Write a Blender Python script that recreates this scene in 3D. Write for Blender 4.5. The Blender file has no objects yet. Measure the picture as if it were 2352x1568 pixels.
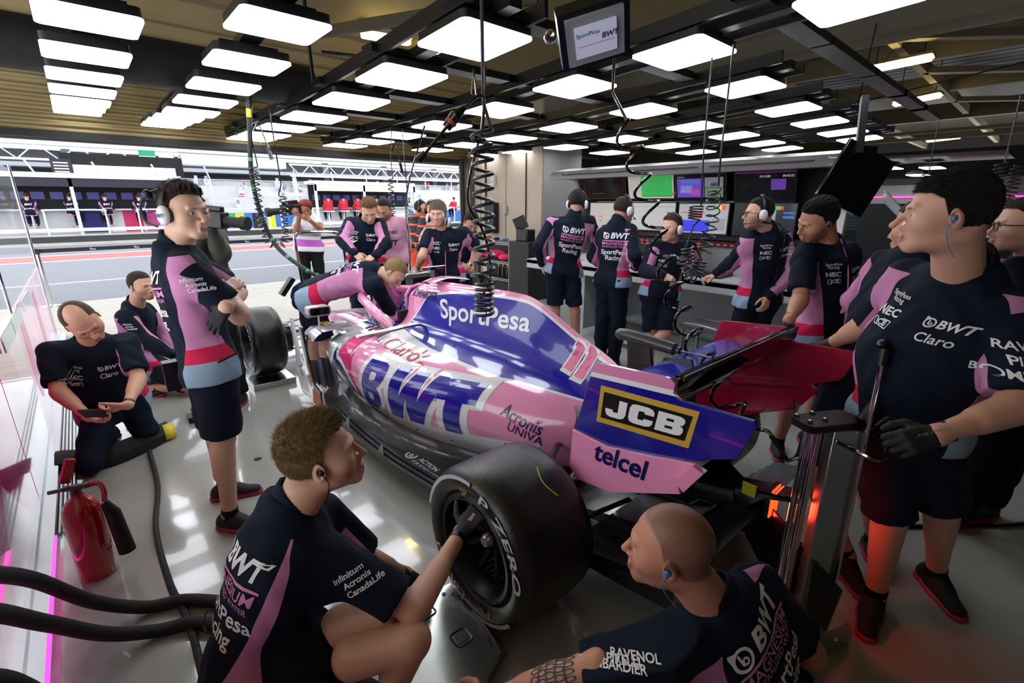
import bpy, bmesh, math, random
import numpy as np
from mathutils import Vector, Matrix
from mathutils.bvhtree import BVHTree
from mathutils.geometry import tessellate_polygon
sc = bpy.context.scene
COL = sc.collection
R = math.radians
PI = math.pi

# ---------------- camera, exposure, sky, large lights ----------------
cam = bpy.data.cameras.new('camera'); cam_o = bpy.data.objects.new('camera', cam); COL.objects.link(cam_o)
cam.sensor_width = 36; cam.lens = 36*1080/2352; cam.clip_start = .05; cam.clip_end = 400
cam_o.location = (0, 0, 1.71)
cam_o.rotation_euler = (R(90-16.4), 0, R(-41.8))
sc.camera = cam_o
sc.view_settings.view_transform = 'Standard'; sc.view_settings.look = 'None'
sc.view_settings.exposure = 0.0; sc.view_settings.gamma = 1.0; sc.view_settings.use_curve_mapping = False
sc.cycles.use_denoising = True
sc.cycles.max_bounces = 7; sc.cycles.diffuse_bounces = 3; sc.cycles.glossy_bounces = 4; sc.cycles.transmission_bounces = 6
sc.cycles.transparent_max_bounces = 10
sc.cycles.caustics_reflective = False; sc.cycles.caustics_refractive = False
sc.cycles.sample_clamp_indirect = 6
W = bpy.data.worlds.new('World'); sc.world = W; W.use_nodes = True
_n = W.node_tree.nodes; _l = W.node_tree.links
_bg = _n['Background']; _tc = _n.new('ShaderNodeTexCoord'); _nz = _n.new('ShaderNodeTexNoise'); _cr = _n.new('ShaderNodeValToRGB')
_nz.inputs['Scale'].default_value = 2.2; _nz.inputs['Detail'].default_value = 5
_cr.color_ramp.elements[0].position = .35; _cr.color_ramp.elements[0].color = (.80, .86, .95, 1)
_cr.color_ramp.elements[1].position = .7; _cr.color_ramp.elements[1].color = (1, 1, 1, 1)
_l.new(_tc.outputs['Generated'], _nz.inputs['Vector']); _l.new(_nz.outputs['Fac'], _cr.inputs['Fac']); _l.new(_cr.outputs['Color'], _bg.inputs['Color'])
_bg.inputs['Strength'].default_value = 3.0
# daylight enters by the garage opening (portal guides the sampling, it gives no light of its own)
_pl = bpy.data.lights.new('opening_portal', 'AREA'); _pl.shape = 'RECTANGLE'; _pl.size = 8.6; _pl.size_y = 2.9
_po = bpy.data.objects.new('opening_portal', _pl); COL.objects.link(_po); _po.location = (3.7, 11.2, 1.5); _po.rotation_euler = (R(-90), 0, 0)
_pl.cycles.is_portal = True
PANEL_EMIT = 7.5

# ---------------- materials ----------------
MATS = {}
def lin(c):
    return tuple((x/12.92 if x <= .04045 else ((x+.055)/1.055)**2.4) for x in c)
def hx(s):
    return lin(tuple(int(s[i:i+2], 16)/255 for i in (0, 2, 4)))
def setp(b, **k):
    for n, v in k.items():
        b.inputs[n.replace('_', ' ')].default_value = v
def mat(name, col='808080', rough=.5, metal=0., coat=0., emit=None, es=1., bump=None, var=None, alpha=None, spec=None, sss=0, rvar=None):
    """bump=(scale,strength), var=(scale,hex2,amount[,stretch])"""
    if name in MATS: return MATS[name]
    m = bpy.data.materials.new(name); m.use_nodes = True
    nt = m.node_tree; b = nt.nodes['Principled BSDF']
    c = hx(col) if isinstance(col, str) else col
    b.inputs['Base Color'].default_value = (*c, 1)
    setp(b, Roughness=rough, Metallic=metal)
    if coat: setp(b, Coat_Weight=coat, Coat_Roughness=.04)
    if spec is not None: b.inputs['Specular IOR Level'].default_value = spec
    if emit is not None:
        b.inputs['Emission Color'].default_value = (*hx(emit), 1); b.inputs['Emission Strength'].default_value = es
    if alpha is not None: b.inputs['Alpha'].default_value = alpha
    if sss:
        b.inputs['Subsurface Weight'].default_value = sss; b.inputs['Subsurface Radius'].default_value = (.012, .005, .003)
        b.inputs['Subsurface Scale'].default_value = 1.0
    if bump or var or rvar:
        tc = nt.nodes.new('ShaderNodeTexCoord')
    if var:
        nz = nt.nodes.new('ShaderNodeTexNoise'); nz.inputs['Scale'].default_value = var[0]; nz.inputs['Detail'].default_value = 5
        if len(var) > 3:
            mp = nt.nodes.new('ShaderNodeMapping'); mp.inputs['Scale'].default_value = var[3]
            nt.links.new(tc.outputs['Object'], mp.inputs['Vector']); nt.links.new(mp.outputs['Vector'], nz.inputs['Vector'])
        else:
            nt.links.new(tc.outputs['Object'], nz.inputs['Vector'])
        mr = nt.nodes.new('ShaderNodeMapRange'); mr.inputs[1].default_value = .35; mr.inputs[2].default_value = .65
        mr.inputs[4].default_value = var[2]
        mx = nt.nodes.new('ShaderNodeMix'); mx.data_type = 'RGBA'
        mx.inputs[6].default_value = (*c, 1); mx.inputs[7].default_value = (*hx(var[1]), 1)
        nt.links.new(nz.outputs['Fac'], mr.inputs[0]); nt.links.new(mr.outputs[0], mx.inputs[0]); nt.links.new(mx.outputs[2], b.inputs['Base Color'])
    if rvar:
        nz = nt.nodes.new('ShaderNodeTexNoise'); nz.inputs['Scale'].default_value = rvar[0]; nz.inputs['Detail'].default_value = 4
        nt.links.new(tc.outputs['Object'], nz.inputs['Vector'])
        mr = nt.nodes.new('ShaderNodeMapRange'); mr.inputs[1].default_value = .3; mr.inputs[2].default_value = .7
        mr.inputs[3].default_value = rvar[1]; mr.inputs[4].default_value = rvar[2]
        nt.links.new(nz.outputs['Fac'], mr.inputs[0]); nt.links.new(mr.outputs[0], b.inputs['Roughness'])
    if bump:
        nz = nt.nodes.new('ShaderNodeTexNoise'); nz.inputs['Scale'].default_value = bump[0]; nz.inputs['Detail'].default_value = 4
        nt.links.new(tc.outputs['Object'], nz.inputs['Vector'])
        bp = nt.nodes.new('ShaderNodeBump'); bp.inputs['Strength'].default_value = bump[1]; bp.inputs['Distance'].default_value = .01
        nt.links.new(nz.outputs['Fac'], bp.inputs['Height']); nt.links.new(bp.outputs['Normal'], b.inputs['Normal'])
    m.diffuse_color = (*c, 1)
    MATS[name] = m
    return m
class Ex:
    """tiny helper to write node maths"""
    def __init__(s, nt, sock): s.nt, s.s = nt, sock
    def _m(s, op, *o):
        n = s.nt.nodes.new('ShaderNodeMath'); n.operation = op
        for i, x in enumerate((s,)+o):
            if isinstance(x, Ex): s.nt.links.new(x.s, n.inputs[i])
            else: n.inputs[i].default_value = x
        return Ex(s.nt, n.outputs[0])
    def __add__(s, o): return s._m('ADD', o)
    def __sub__(s, o): return s._m('SUBTRACT', o)
    def __mul__(s, o): return s._m('MULTIPLY', o)
    def gt(s, o): return s._m('GREATER_THAN', o)
    def lt(s, o): return s._m('LESS_THAN', o)
    def mx(s, o): return s._m('MAXIMUM', o)
    def mn(s, o): return s._m('MINIMUM', o)
    def abs(s): return s._m('ABSOLUTE')
    def inv(s): return Ex(s.nt, s._rs(1.0))
    def _rs(s, v):
        n = s.nt.nodes.new('ShaderNodeMath'); n.operation = 'SUBTRACT'; n.inputs[0].default_value = v
        s.nt.links.new(s.s, n.inputs[1]); return n.outputs[0]
    def mod(s, o): return s._m('FLOORED_MODULO', o)
    def sin(s): return s._m('SINE')
def rgbmix(nt, fac, a, b):
    n = nt.nodes.new('ShaderNodeMix'); n.data_type = 'RGBA'
    for i, x in ((0, fac), (6, a), (7, b)):
        if isinstance(x, Ex): nt.links.new(x.s, n.inputs[i])
        elif isinstance(x, str): n.inputs[i].default_value = (*hx(x), 1)
        else: n.inputs[i].default_value = x
    return Ex(nt, n.outputs[2])
def attr(nt, name):
    a = nt.nodes.new('ShaderNodeAttribute'); a.attribute_name = name
    s = nt.nodes.new('ShaderNodeSeparateXYZ'); nt.links.new(a.outputs['Vector'], s.inputs[0])
    return [Ex(nt, s.outputs[i]) for i in range(3)]
def objco(nt):
    a = nt.nodes.new('ShaderNodeTexCoord'); s = nt.nodes.new('ShaderNodeSeparateXYZ'); nt.links.new(a.outputs['Object'], s.inputs[0])
    return [Ex(nt, s.outputs[i]) for i in range(3)]

# ---------------- objects ----------------
def tag(o, label=None, cat=None, group=None, kind=None):
    if label: o['label'] = label
    if cat: o['category'] = cat
    if group: o['group'] = group
    if kind: o['kind'] = kind
    return o
def empty(name, loc=(0, 0, 0), rz=0, label=None, cat=None, group=None):
    o = bpy.data.objects.new(name, None); COL.objects.link(o); o.location = loc; o.rotation_euler = (0, 0, rz); o.empty_display_size = .1
    return tag(o, label, cat, group)
def V(*a): return np.array(a if len(a) > 1 else a[0], float)
def nrm(v):
    v = np.asarray(v, float); n = np.linalg.norm(v); return v/n if n > 1e-9 else v
def frame(y, z):
    """columns x,y,z with y exact"""
    y = nrm(y); x = nrm(np.cross(y, z)); z = np.cross(x, y)
    return np.stack([x, y, z], 1)
def M4(Rm, t):
    m = np.eye(4); m[:3, :3] = Rm; m[:3, 3] = t; return m
def ROT(ax, a):
    return np.array(Matrix.Rotation(a, 3, ax))
def smoothpath(P, n=8, closed=False):
    P = [V(p) for p in P]; out = []
    m = len(P)
    rng = range(m if closed else m-1)
    for i in rng:
        p0 = P[(i-1) % m] if (closed or i > 0) else P[0]*2-P[1]
        p1 = P[i]; p2 = P[(i+1) % m]
        p3 = P[(i+2) % m] if (closed or i+2 < m) else P[-1]*2-P[-2]
        for k in range(n):
            t = k/n
            out.append(.5*((2*p1)+(-p0+p2)*t+(2*p0-5*p1+4*p2-p3)*t*t+(-p0+3*p1-3*p2+p3)*t**3))
    if not closed: out.append(P[-1])
    return out
class MB:
    def __init__(s): s.v = []; s.f = []; s.m = []; s.M = np.eye(4); s.cur = 0
    def pts(s, P):
        P = np.asarray(P, float).reshape(-1, 3); b = len(s.v)
        s.v.extend((P @ s.M[:3, :3].T + s.M[:3, 3]).tolist()); return b
    def face(s, f): s.f.append(tuple(f)); s.m.append(s.cur)
    def add(s, P, F):
        b = s.pts(P)
        for f in F: s.f.append(tuple(b+i for i in f)); s.m.append(s.cur)
        return s
    def box(s, lo, hi, rot=None):
        lo, hi = V(lo), V(hi)
        P = np.array([(x, y, z) for z in (0, 1) for y in (0, 1) for x in (0, 1)], float)*(hi-lo)+lo
        if rot is not None:
            c = (lo+hi)/2; P = (P-c) @ rot.T+c
        return s.add(P, [(0, 2, 3, 1), (4, 5, 7, 6), (0, 1, 5, 4), (2, 6, 7, 3), (0, 4, 6, 2), (1, 3, 7, 5)])
    def bar(s, a, b, w, h, up=(0, 0, 1)):
        a, b = V(a), V(b); d = nrm(b-a); x = np.cross(d, up)
        if np.linalg.norm(x) < 1e-4: x = np.cross(d, (1, 0, 0))
        x = nrm(x); z = np.cross(x, d); P = []
        for p in (a, b):
            for i, j in ((-1, -1), (1, -1), (1, 1), (-1, 1)): P.append(p+x*i*w/2+z*j*h/2)
        return s.add(P, [(0, 1, 2, 3), (7, 6, 5, 4), (0, 4, 5, 1), (1, 5, 6, 2), (2, 6, 7, 3), (3, 7, 4, 0)])
    def tube(s, P, r, n=8, caps=True, closed=False):
        P = [V(p) for p in P]; m = len(P); rr = r if hasattr(r, '__len__') else [r]*m
        T = []
        for i in range(m):
            a = P[(i-1) % m] if (closed or i) else P[i]; b = P[(i+1) % m] if (closed or i < m-1) else P[i]
            T.append(nrm(b-a))
        u = np.cross(T[0], (0, 0, 1.)); u = nrm(u) if np.linalg.norm(u) > 1e-3 else V(1, 0, 0)
        base = None; rings = []
        for i in range(m):
            u = u-T[i]*(u@T[i]); u = nrm(u); w = np.cross(T[i], u)
            rings.append(s.pts([P[i]+rr[i]*(math.cos(k*2*PI/n)*u+math.sin(k*2*PI/n)*w) for k in range(n)]))
        for i in range(m if closed else m-1):
            a, b = rings[i], rings[(i+1) % m]
            for k in range(n): s.face((a+k, a+(k+1) % n, b+(k+1) % n, b+k))
        if caps and not closed:
            s.face([rings[0]+k for k in range(n)][::-1]); s.face([rings[-1]+k for k in range(n)])
        return s
    def cyl(s, a, b, r, r2=None, n=20, caps=True): return s.tube([a, b], [r, r if r2 is None else r2], n, caps)
    def lathe(s, prof, c=(0, 0, 0), Rm=None, n=32, closed=False):
        """prof: (radius, height) about local z"""
        Rm = np.eye(3) if Rm is None else Rm; c = V(c); rings = []
        for r, h in prof:
            rings.append(s.pts([c+Rm@V(r*math.cos(k*2*PI/n), r*math.sin(k*2*PI/n), h) for k in range(n)]))
        m = len(rings)
        for i in range(m if closed else m-1):
            a, b = rings[i], rings[(i+1) % m]
            for k in range(n): s.face((a+k, a+(k+1) % n, b+(k+1) % n, b+k))
        if not closed:
            if prof[0][0] > 1e-5: s.face([rings[0]+k for k in range(n)][::-1])
            if prof[-1][0] > 1e-5: s.face([rings[-1]+k for k in range(n)])
        return s
    def sphere(s, c, r, n=16, Rm=None):
        r = V(r, r, r) if not hasattr(r, '__len__') else V(r); Rm = np.eye(3) if Rm is None else Rm
        c = V(c); rings = []
        for i in range(1, n//2):
            th = PI*i/(n//2)
            rings.append(s.pts([c+Rm@(r*V(math.sin(th)*math.cos(k*2*PI/n), math.sin(th)*math.sin(k*2*PI/n), math.cos(th))) for k in range(n)]))
        t = s.pts([c+Rm@(r*V(0, 0, 1)), c+Rm@(r*V(0, 0, -1))])
        for a, b in zip(rings, rings[1:]):
            for k in range(n): s.face((a+k, b+k, b+(k+1) % n, a+(k+1) % n))
        for k in range(n): s.face((t, rings[0]+k, rings[0]+(k+1) % n)); s.face((t+1, rings[-1]+(k+1) % n, rings[-1]+k))
        return s
    def prism(s, poly, o, ex, ey, th):
        """2-d outline poly laid at o+u*ex+v*ey, thickness th along ex x ey (centred)"""
        o, ex, ey = V(o), V(ex), V(ey); nn = nrm(np.cross(ex, ey)); n = len(poly)
        a = s.pts([o+p[0]*ex+p[1]*ey+nn*th/2 for p in poly]); b = s.pts([o+p[0]*ex+p[1]*ey-nn*th/2 for p in poly])
        tri = tessellate_polygon([[Vector((p[0], p[1], 0)) for p in poly]])
        area = sum(poly[i][0]*poly[(i+1) % n][1]-poly[(i+1) % n][0]*poly[i][1] for i in range(n))
        for t in tri:
            t = tuple(t)
            ar = (poly[t[1]][0]-poly[t[0]][0])*(poly[t[2]][1]-poly[t[0]][1])-(poly[t[1]][1]-poly[t[0]][1])*(poly[t[2]][0]-poly[t[0]][0])
            if ar < 0: t = t[::-1]
            s.face([a+i for i in t]); s.face([b+i for i in t[::-1]])
        for i in range(n):
            j = (i+1) % n
            f = (a+i, b+i, b+j, a+j)
            s.face(f if area > 0 else f[::-1])
        return s
    def grid(s, G):
        """G: [i][j] points -> quads"""
        G = np.asarray(G, float); ni, nj = G.shape[:2]; b = s.pts(G)
        for i in range(ni-1):
            for j in range(nj-1): s.face((b+i*nj+j, b+(i+1)*nj+j, b+(i+1)*nj+j+1, b+i*nj+j+1))
        return s
    def build(s, name, mats, parent=None, smooth=True, ang=35, label=None, cat=None, group=None, kind=None, loc=None, bevel=0, solid=0):
        me = bpy.data.meshes.new(name)
        V_ = np.asarray(s.v, float)
        if loc is not None: V_ = V_-V(loc)
        me.from_pydata(V_.tolist(), [], s.f); 
        ms = mats if isinstance(mats, (list, tuple)) else [mats]
        for m in ms: me.materials.append(m)
        if len(ms) > 1: me.polygons.foreach_set('material_index', np.array(s.m, np.int32))
        me.validate(); me.update()
        if smooth:
            me.shade_smooth()
            if ang: me.set_sharp_from_angle(angle=R(ang))
        o = bpy.data.objects.new(name, me); COL.objects.link(o)
        if loc is not None: o.location = loc
        if parent: o.parent = parent
        if bevel:
            md = o.modifiers.new('bevel', 'BEVEL'); md.width = bevel; md.segments = 2; md.limit_method = 'ANGLE'; md.angle_limit = R(40)
        if solid:
            md = o.modifiers.new('solid', 'SOLIDIFY'); md.thickness = solid; md.offset = 0
        return tag(o, label, cat, group, kind)
def copy_tree(o, parent=None):
    c = o.copy(); COL.objects.link(c)
    if parent: c.parent = parent
    for ch in list(o.children): copy_tree(ch, c)
    return c
def rrect(w, h, r, n=4):
    """rounded rectangle outline centred at 0"""
    out = []
    for cx, cy, a0 in ((w/2-r, h/2-r, 0), (-w/2+r, h/2-r, 90), (-w/2+r, -h/2+r, 180), (w/2-r, -h/2+r, 270)):
        for k in range(n+1):
            a = R(a0+90*k/n); out.append((cx+r*math.cos(a), cy+r*math.sin(a)))
    return out
# ---------------- lettering ----------------
_TX = {}
def text2d(body, size=1., bold=0., shear=0., align='LEFT', step=0, xs=1., sp=1.):
    """flat lettering -> (verts (n,2), faces)"""
    key = (body, round(size, 4), bold, shear, align, step, xs, sp)
    if key in _TX: return _TX[key]
    cu = bpy.data.curves.new('t', 'FONT'); cu.body = body; cu.size = size; cu.offset = bold*size; cu.shear = shear
    cu.align_x = align; cu.align_y = 'CENTER'; cu.resolution_u = 4; cu.space_character = sp; cu.space_line = .8
    o = bpy.data.objects.new('t', cu); COL.objects.link(o)
    dg = bpy.context.evaluated_depsgraph_get(); me = bpy.data.meshes.new_from_object(o.evaluated_get(dg))
    bm = bmesh.new(); bm.from_mesh(me)
    bmesh.ops.remove_doubles(bm, verts=bm.verts, dist=size*.0005)
    for v in bm.verts: v.co.x *= xs
    if step: gridcut(bm, step)
    bm.verts.ensure_lookup_table(); bm.verts.index_update()
    r = (np.array([(v.co.x, v.co.y) for v in bm.verts]).reshape(-1, 2), [[v.index for v in f.verts] for f in bm.faces])
    bm.free(); bpy.data.objects.remove(o); bpy.data.curves.remove(cu); bpy.data.meshes.remove(me)
    _TX[key] = r
    return r
def gridcut(bm, step):
    if not bm.verts: return
    for ax in (0, 1):
        lo = min(v.co[ax] for v in bm.verts); hi = max(v.co[ax] for v in bm.verts)
        x = math.ceil(lo/step)*step
        while x < hi:
            co = Vector((0, 0, 0)); co[ax] = x; no = Vector((0, 0, 0)); no[ax] = 1
            bmesh.ops.bisect_plane(bm, geom=bm.verts[:]+bm.edges[:]+bm.faces[:], plane_co=co, plane_no=no)
            x += step
def poly2d(loops, step=0):
    """filled outline(s); first loop outer, others holes"""
    flat = [p for l in loops for p in l]
    tri = tessellate_polygon([[Vector((p[0], p[1], 0)) for p in l] for l in loops])
    F = []
    for t in tri:
        a, b, c = (flat[i] for i in t)
        F.append(list(t) if (b[0]-a[0])*(c[1]-a[1])-(b[1]-a[1])*(c[0]-a[0]) > 0 else list(t)[::-1])
    if step:
        bm = bmesh.new(); vs = [bm.verts.new((p[0], p[1], 0)) for p in flat]
        for f in F:
            try: bm.faces.new([vs[i] for i in f])
            except ValueError: pass
        gridcut(bm, step); bm.verts.index_update()
        r = (np.array([(v.co.x, v.co.y) for v in bm.verts]), [[v.index for v in f.verts] for f in bm.faces]); bm.free(); return r
    return (np.array(flat, float), F)
def drop_logo(s):
    """rounded drop outline with a b-like bar, as stroke polygons (height s)"""
    n = 20; o = []; i = []
    for k in range(n):
        a = 2*PI*k/n; o.append((.5*s*math.cos(a), .5*s*math.sin(a))); i.append((.36*s*math.cos(a), .36*s*math.sin(a)))
    o[7] = (-.45*s, .62*s); o[8] = (-.5*s, .5*s); i = i[::-1]
    a = poly2d([o, i]); b = poly2d([rrect(.1*s, .5*s, .03*s)]); n2 = 10
    c = [(.17*s*math.cos(2*PI*k/n2)+.06*s, .17*s*math.sin(2*PI*k/n2)-.1*s) for k in range(n2)]; d = [(.08*s*math.cos(2*PI*k/n2)+.06*s, .08*s*math.sin(2*PI*k/n2)-.1*s) for k in range(n2)][::-1]
    e = poly2d([c, d]); b = (b[0]+V(-.1*s, .05*s), b[1])
    return merge2d([a, b, e])
def merge2d(L):
    P = []; F = []; b = 0
    for p, f in L:
        P.append(np.asarray(p).reshape(-1, 2)); F += [[i+b for i in q] for q in f]; b += len(p)
    return (np.concatenate(P), F)
def off2d(t, dx, dy, rot=0, s=1.):
    c, d = math.cos(rot), math.sin(rot); P = np.asarray(t[0])*s
    return (np.stack([P[:, 0]*c-P[:, 1]*d+dx, P[:, 0]*d+P[:, 1]*c+dy], 1), t[1])
def decal(name, t, m, parent, fn, label=None):
    """lay 2-d mesh t by fn(u,v)->3-d point (None drops the vertex)"""
    P = [fn(u, v) for u, v in t[0]]
    ok = [p is not None for p in P]; idx = {}; pts = []
    for i, p in enumerate(P):
        if ok[i]: idx[i] = len(pts); pts.append(tuple(p))
    F = [[idx[i] for i in f] for f in t[1] if all(ok[i] for i in f)]
    if not F: return None
    me = bpy.data.meshes.new(name); me.from_pydata(pts, [], F); me.materials.append(m); me.validate(); me.update()
    o = bpy.data.objects.new(name, me); COL.objects.link(o)
    if parent: o.parent = parent
    return tag(o, label)
def flatfn(o, ex, ey):
    o, ex, ey = V(o), V(ex), V(ey)
    return lambda u, v: o+u*ex+v*ey
def bvh_of(o):
    me = o.data
    return BVHTree.FromPolygons([v.co[:] for v in me.vertices], [p.vertices[:] for p in me.polygons])
def castfn(bvh, o, ex, ey, d, eps=.002, back=.6, maxd=1.5, lim=None):
    """project onto a surface along d"""
    o, ex, ey, d = V(o), V(ex), V(ey), nrm(d)
    def f(u, v):
        p = o+u*ex+v*ey-d*back
        loc, no, i, dist = bvh.ray_cast(Vector(p), Vector(d), maxd)
        if loc is None: return None
        if no.dot(Vector(d)) > 0: no = -no
        if lim is not None and -no.dot(Vector(d)) < lim: return None
        return loc+no*eps
    return f
# ---------------- sculpting with distance fields ----------------
class Field:
    def __init__(s, lo, hi, h):
        s.lo = np.asarray(lo, np.float32); s.h = h
        s.n = np.maximum(np.ceil((np.asarray(hi)-np.asarray(lo))/h).astype(int)+1, 3)
        s.D = np.full(s.n, .2, np.float32)
        s.ax = [s.lo[i]+h*np.arange(s.n[i], dtype=np.float32) for i in range(3)]
    def sub(s, lo, hi):
        i0 = np.clip(np.floor((lo-s.lo)/s.h).astype(int), 0, s.n); i1 = np.clip(np.ceil((hi-s.lo)/s.h).astype(int)+1, 0, s.n)
        if (i1 <= i0).any(): return None
        sl = tuple(slice(a, b) for a, b in zip(i0, i1))
        g = np.stack(np.meshgrid(*[s.ax[i][sl[i]] for i in range(3)], indexing='ij'), -1)
        return sl, g
    def add(s, p, k=.02, op='+', inf=0.):
        lo, hi = pbox(p, abs(inf)+k+.03); r = s.sub(lo, hi)
        if r is None: return s
        sl, g = r; d = pdist(p, g)-inf; a = s.D[sl]
        if op == '+':
            m = np.maximum(k-np.abs(a-d), 0)/max(k, 1e-6); s.D[sl] = np.minimum(a, d)-m*m*k*.25
        else:
            d = -d; m = np.maximum(k-np.abs(a-d), 0)/max(k, 1e-6); s.D[sl] = np.maximum(a, d)+m*m*k*.25
        return s
    def cut(s, o, n, k=0):
        """remove the side the normal points to"""
        n = nrm(n); g = [s.ax[i]-o[i] for i in range(3)]
        d = (g[0]*n[0])[:, None, None]+(g[1]*n[1])[None, :, None]+(g[2]*n[2])[None, None, :]
        s.D = np.maximum(s.D, d.astype(np.float32)); return s
    def pts(s): return np.stack(np.meshgrid(*s.ax, indexing='ij'), -1)
    def mesh(s): return snets(s.D, s.lo, s.h)
def cap(a, b, ra, rb=None, ax=None, fl=1.): return ('c', V(a), V(b), ra, ra if rb is None else rb, None if ax is None else nrm(ax), fl)
def ell(c, r, Rm=None): return ('e', V(c), V(r), np.eye(3) if Rm is None else Rm)
def pbox(p, m):
    if p[0] == 'c':
        r = max(p[3], p[4])+m; return np.minimum(p[1], p[2])-r, np.maximum(p[1], p[2])+r
    r = max(p[2])+m; return p[1]-r, p[1]+r
def pdist(p, g):
    if p[0] == 'c':
        _, a, b, ra, rb, ax, fl = p
        ab = (b-a).astype(np.float32); q = g-a.astype(np.float32); L = float(ab@ab)+1e-9
        t = np.clip(q@ab/L, 0, 1); q = q-t[..., None]*ab
        if ax is not None: q = q+(q@ax.astype(np.float32))[..., None]*(ax*(1/fl-1)).astype(np.float32)
        d = np.sqrt((q*q).sum(-1))-(ra+(rb-ra)*t)
        return d*(fl if (ax is not None and fl < 1) else 1)
    _, c, r, Rm = p
    q = (g-c.astype(np.float32)) @ Rm.astype(np.float32)
    q1 = q/r.astype(np.float32); k0 = np.sqrt((q1*q1).sum(-1)); q2 = q1/r.astype(np.float32); k1 = np.sqrt((q2*q2).sum(-1))+1e-9
    return k0*(k0-1)/k1
def snets(D, lo, h):
    S = D < 0; nx, ny, nz = D.shape
    c = [S[i:nx-1+i, j:ny-1+j, k:nz-1+k] for i in (0, 1) for j in (0, 1) for k in (0, 1)]
    cnt = sum(x.astype(np.int8) for x in c); act = (cnt > 0) & (cnt < 8)
    idx = np.argwhere(act)
    if len(idx) == 0: return np.zeros((0, 3)), np.zeros((0, 4), int)
    vid = np.full(act.shape, -1, np.int64); vid[act] = np.arange(len(idx))
    C = np.array([(i, j, k) for i in (0, 1) for j in (0, 1) for k in (0, 1)])
    vals = np.stack([D[idx[:, 0]+o[0], idx[:, 1]+o[1], idx[:, 2]+o[2]] for o in C], 1)
    acc = np.zeros((len(idx), 3)); w = np.zeros(len(idx))
    for a in range(8):
        for b in range(a+1, 8):
            if abs(C[a]-C[b]).sum() != 1: continue
            va, vb = vals[:, a], vals[:, b]; x = (va < 0) != (vb < 0)
            t = np.where(x, va/np.where(x, va-vb, 1), 0)[:, None]
            acc += np.where(x[:, None], C[a]+t*(C[b]-C[a]), 0); w += x
    P = (idx+acc/w[:, None])*h+np.asarray(lo)
    Q = []
    for ax in range(3):
        u, v = (ax+1) % 3, (ax+2) % 3
        sh = [slice(None)]*3; s1 = list(sh); s0 = list(sh); s0[ax] = slice(0, -1); s1[ax] = slice(1, None)
        A, B = S[tuple(s0)], S[tuple(s1)]
        for flip, X in ((0, A & ~B), (1, ~A & B)):
            e = np.argwhere(X); e = e[(e[:, u] > 0) & (e[:, v] > 0) & (e[:, u] < D.shape[u]-1) & (e[:, v] < D.shape[v]-1)]
            q = []
            for du, dv in ((1, 1), (0, 1), (0, 0), (1, 0)):
                f = e.copy(); f[:, u] -= du; f[:, v] -= dv; q.append(vid[f[:, 0], f[:, 1], f[:, 2]])
            q = np.stack(q, 1)
            if flip: q = q[:, ::-1]
            Q.append(q)
    Q = np.concatenate(Q); Q = Q[(Q >= 0).all(1)]
    return P, Q
def meshobj(name, P, Q, mats, parent=None, attrs=None, label=None, mi=None, smooth=True):
    me = bpy.data.meshes.new(name); P = np.asarray(P, np.float32)
    me.vertices.add(len(P)); me.vertices.foreach_set('co', P.ravel())
    Q = np.asarray(Q, np.int32); k = Q.shape[1]
    me.loops.add(Q.size); me.loops.foreach_set('vertex_index', Q.ravel())
    me.polygons.add(len(Q)); me.polygons.foreach_set('loop_start', np.arange(0, Q.size, k, dtype=np.int32)); me.polygons.foreach_set('loop_total', np.full(len(Q), k, np.int32))
    for m in (mats if isinstance(mats, (list, tuple)) else [mats]): me.materials.append(m)
    if mi is not None: me.polygons.foreach_set('material_index', mi)
    me.update(calc_edges=True)
    if smooth: me.shade_smooth()
    for an, av in (attrs or {}).items():
        a = me.attributes.new(an, 'FLOAT_VECTOR', 'POINT'); a.data.foreach_set('vector', np.asarray(av, np.float32).ravel())
    o = bpy.data.objects.new(name, me); COL.objects.link(o)
    if parent: o.parent = parent
    return tag(o, label)
def joinm(L):
    P = []; Q = []; b = 0
    for p, q in L:
        if len(p) == 0: continue
        P.append(p); Q.append(np.asarray(q)+b); b += len(p)
    return np.concatenate(P), np.concatenate(Q)
# ---------------- skin, cloth materials ----------------
def skin_mat(name, col, rough=.48):
    if name in MATS: return MATS[name]
    m = mat(name, col, rough, sss=.12, bump=(260, .12)); nt = m.node_tree; b = nt.nodes['Principled BSDF']
    lips, beard, scalp = attr(nt, 'sk')
    base = rgbmix(nt, 0, col, col)
    tc = nt.nodes.new('ShaderNodeTexCoord'); nz = nt.nodes.new('ShaderNodeTexNoise'); nz.inputs['Scale'].default_value = 35
    nt.links.new(tc.outputs['Object'], nz.inputs['Vector'])
    red = Ex(nt, nz.outputs['Fac'])*.22
    c = rgbmix(nt, red, base, 'C9806E'); c = rgbmix(nt, lips*.75, c, 'B5635C'); c = rgbmix(nt, beard*.62, c, '4A3428'); c = rgbmix(nt, scalp*.7, c, '3A2A20')
    nt.links.new(c.s, b.inputs['Base Color'])
    return m
NAVY = '0B1529'
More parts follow.
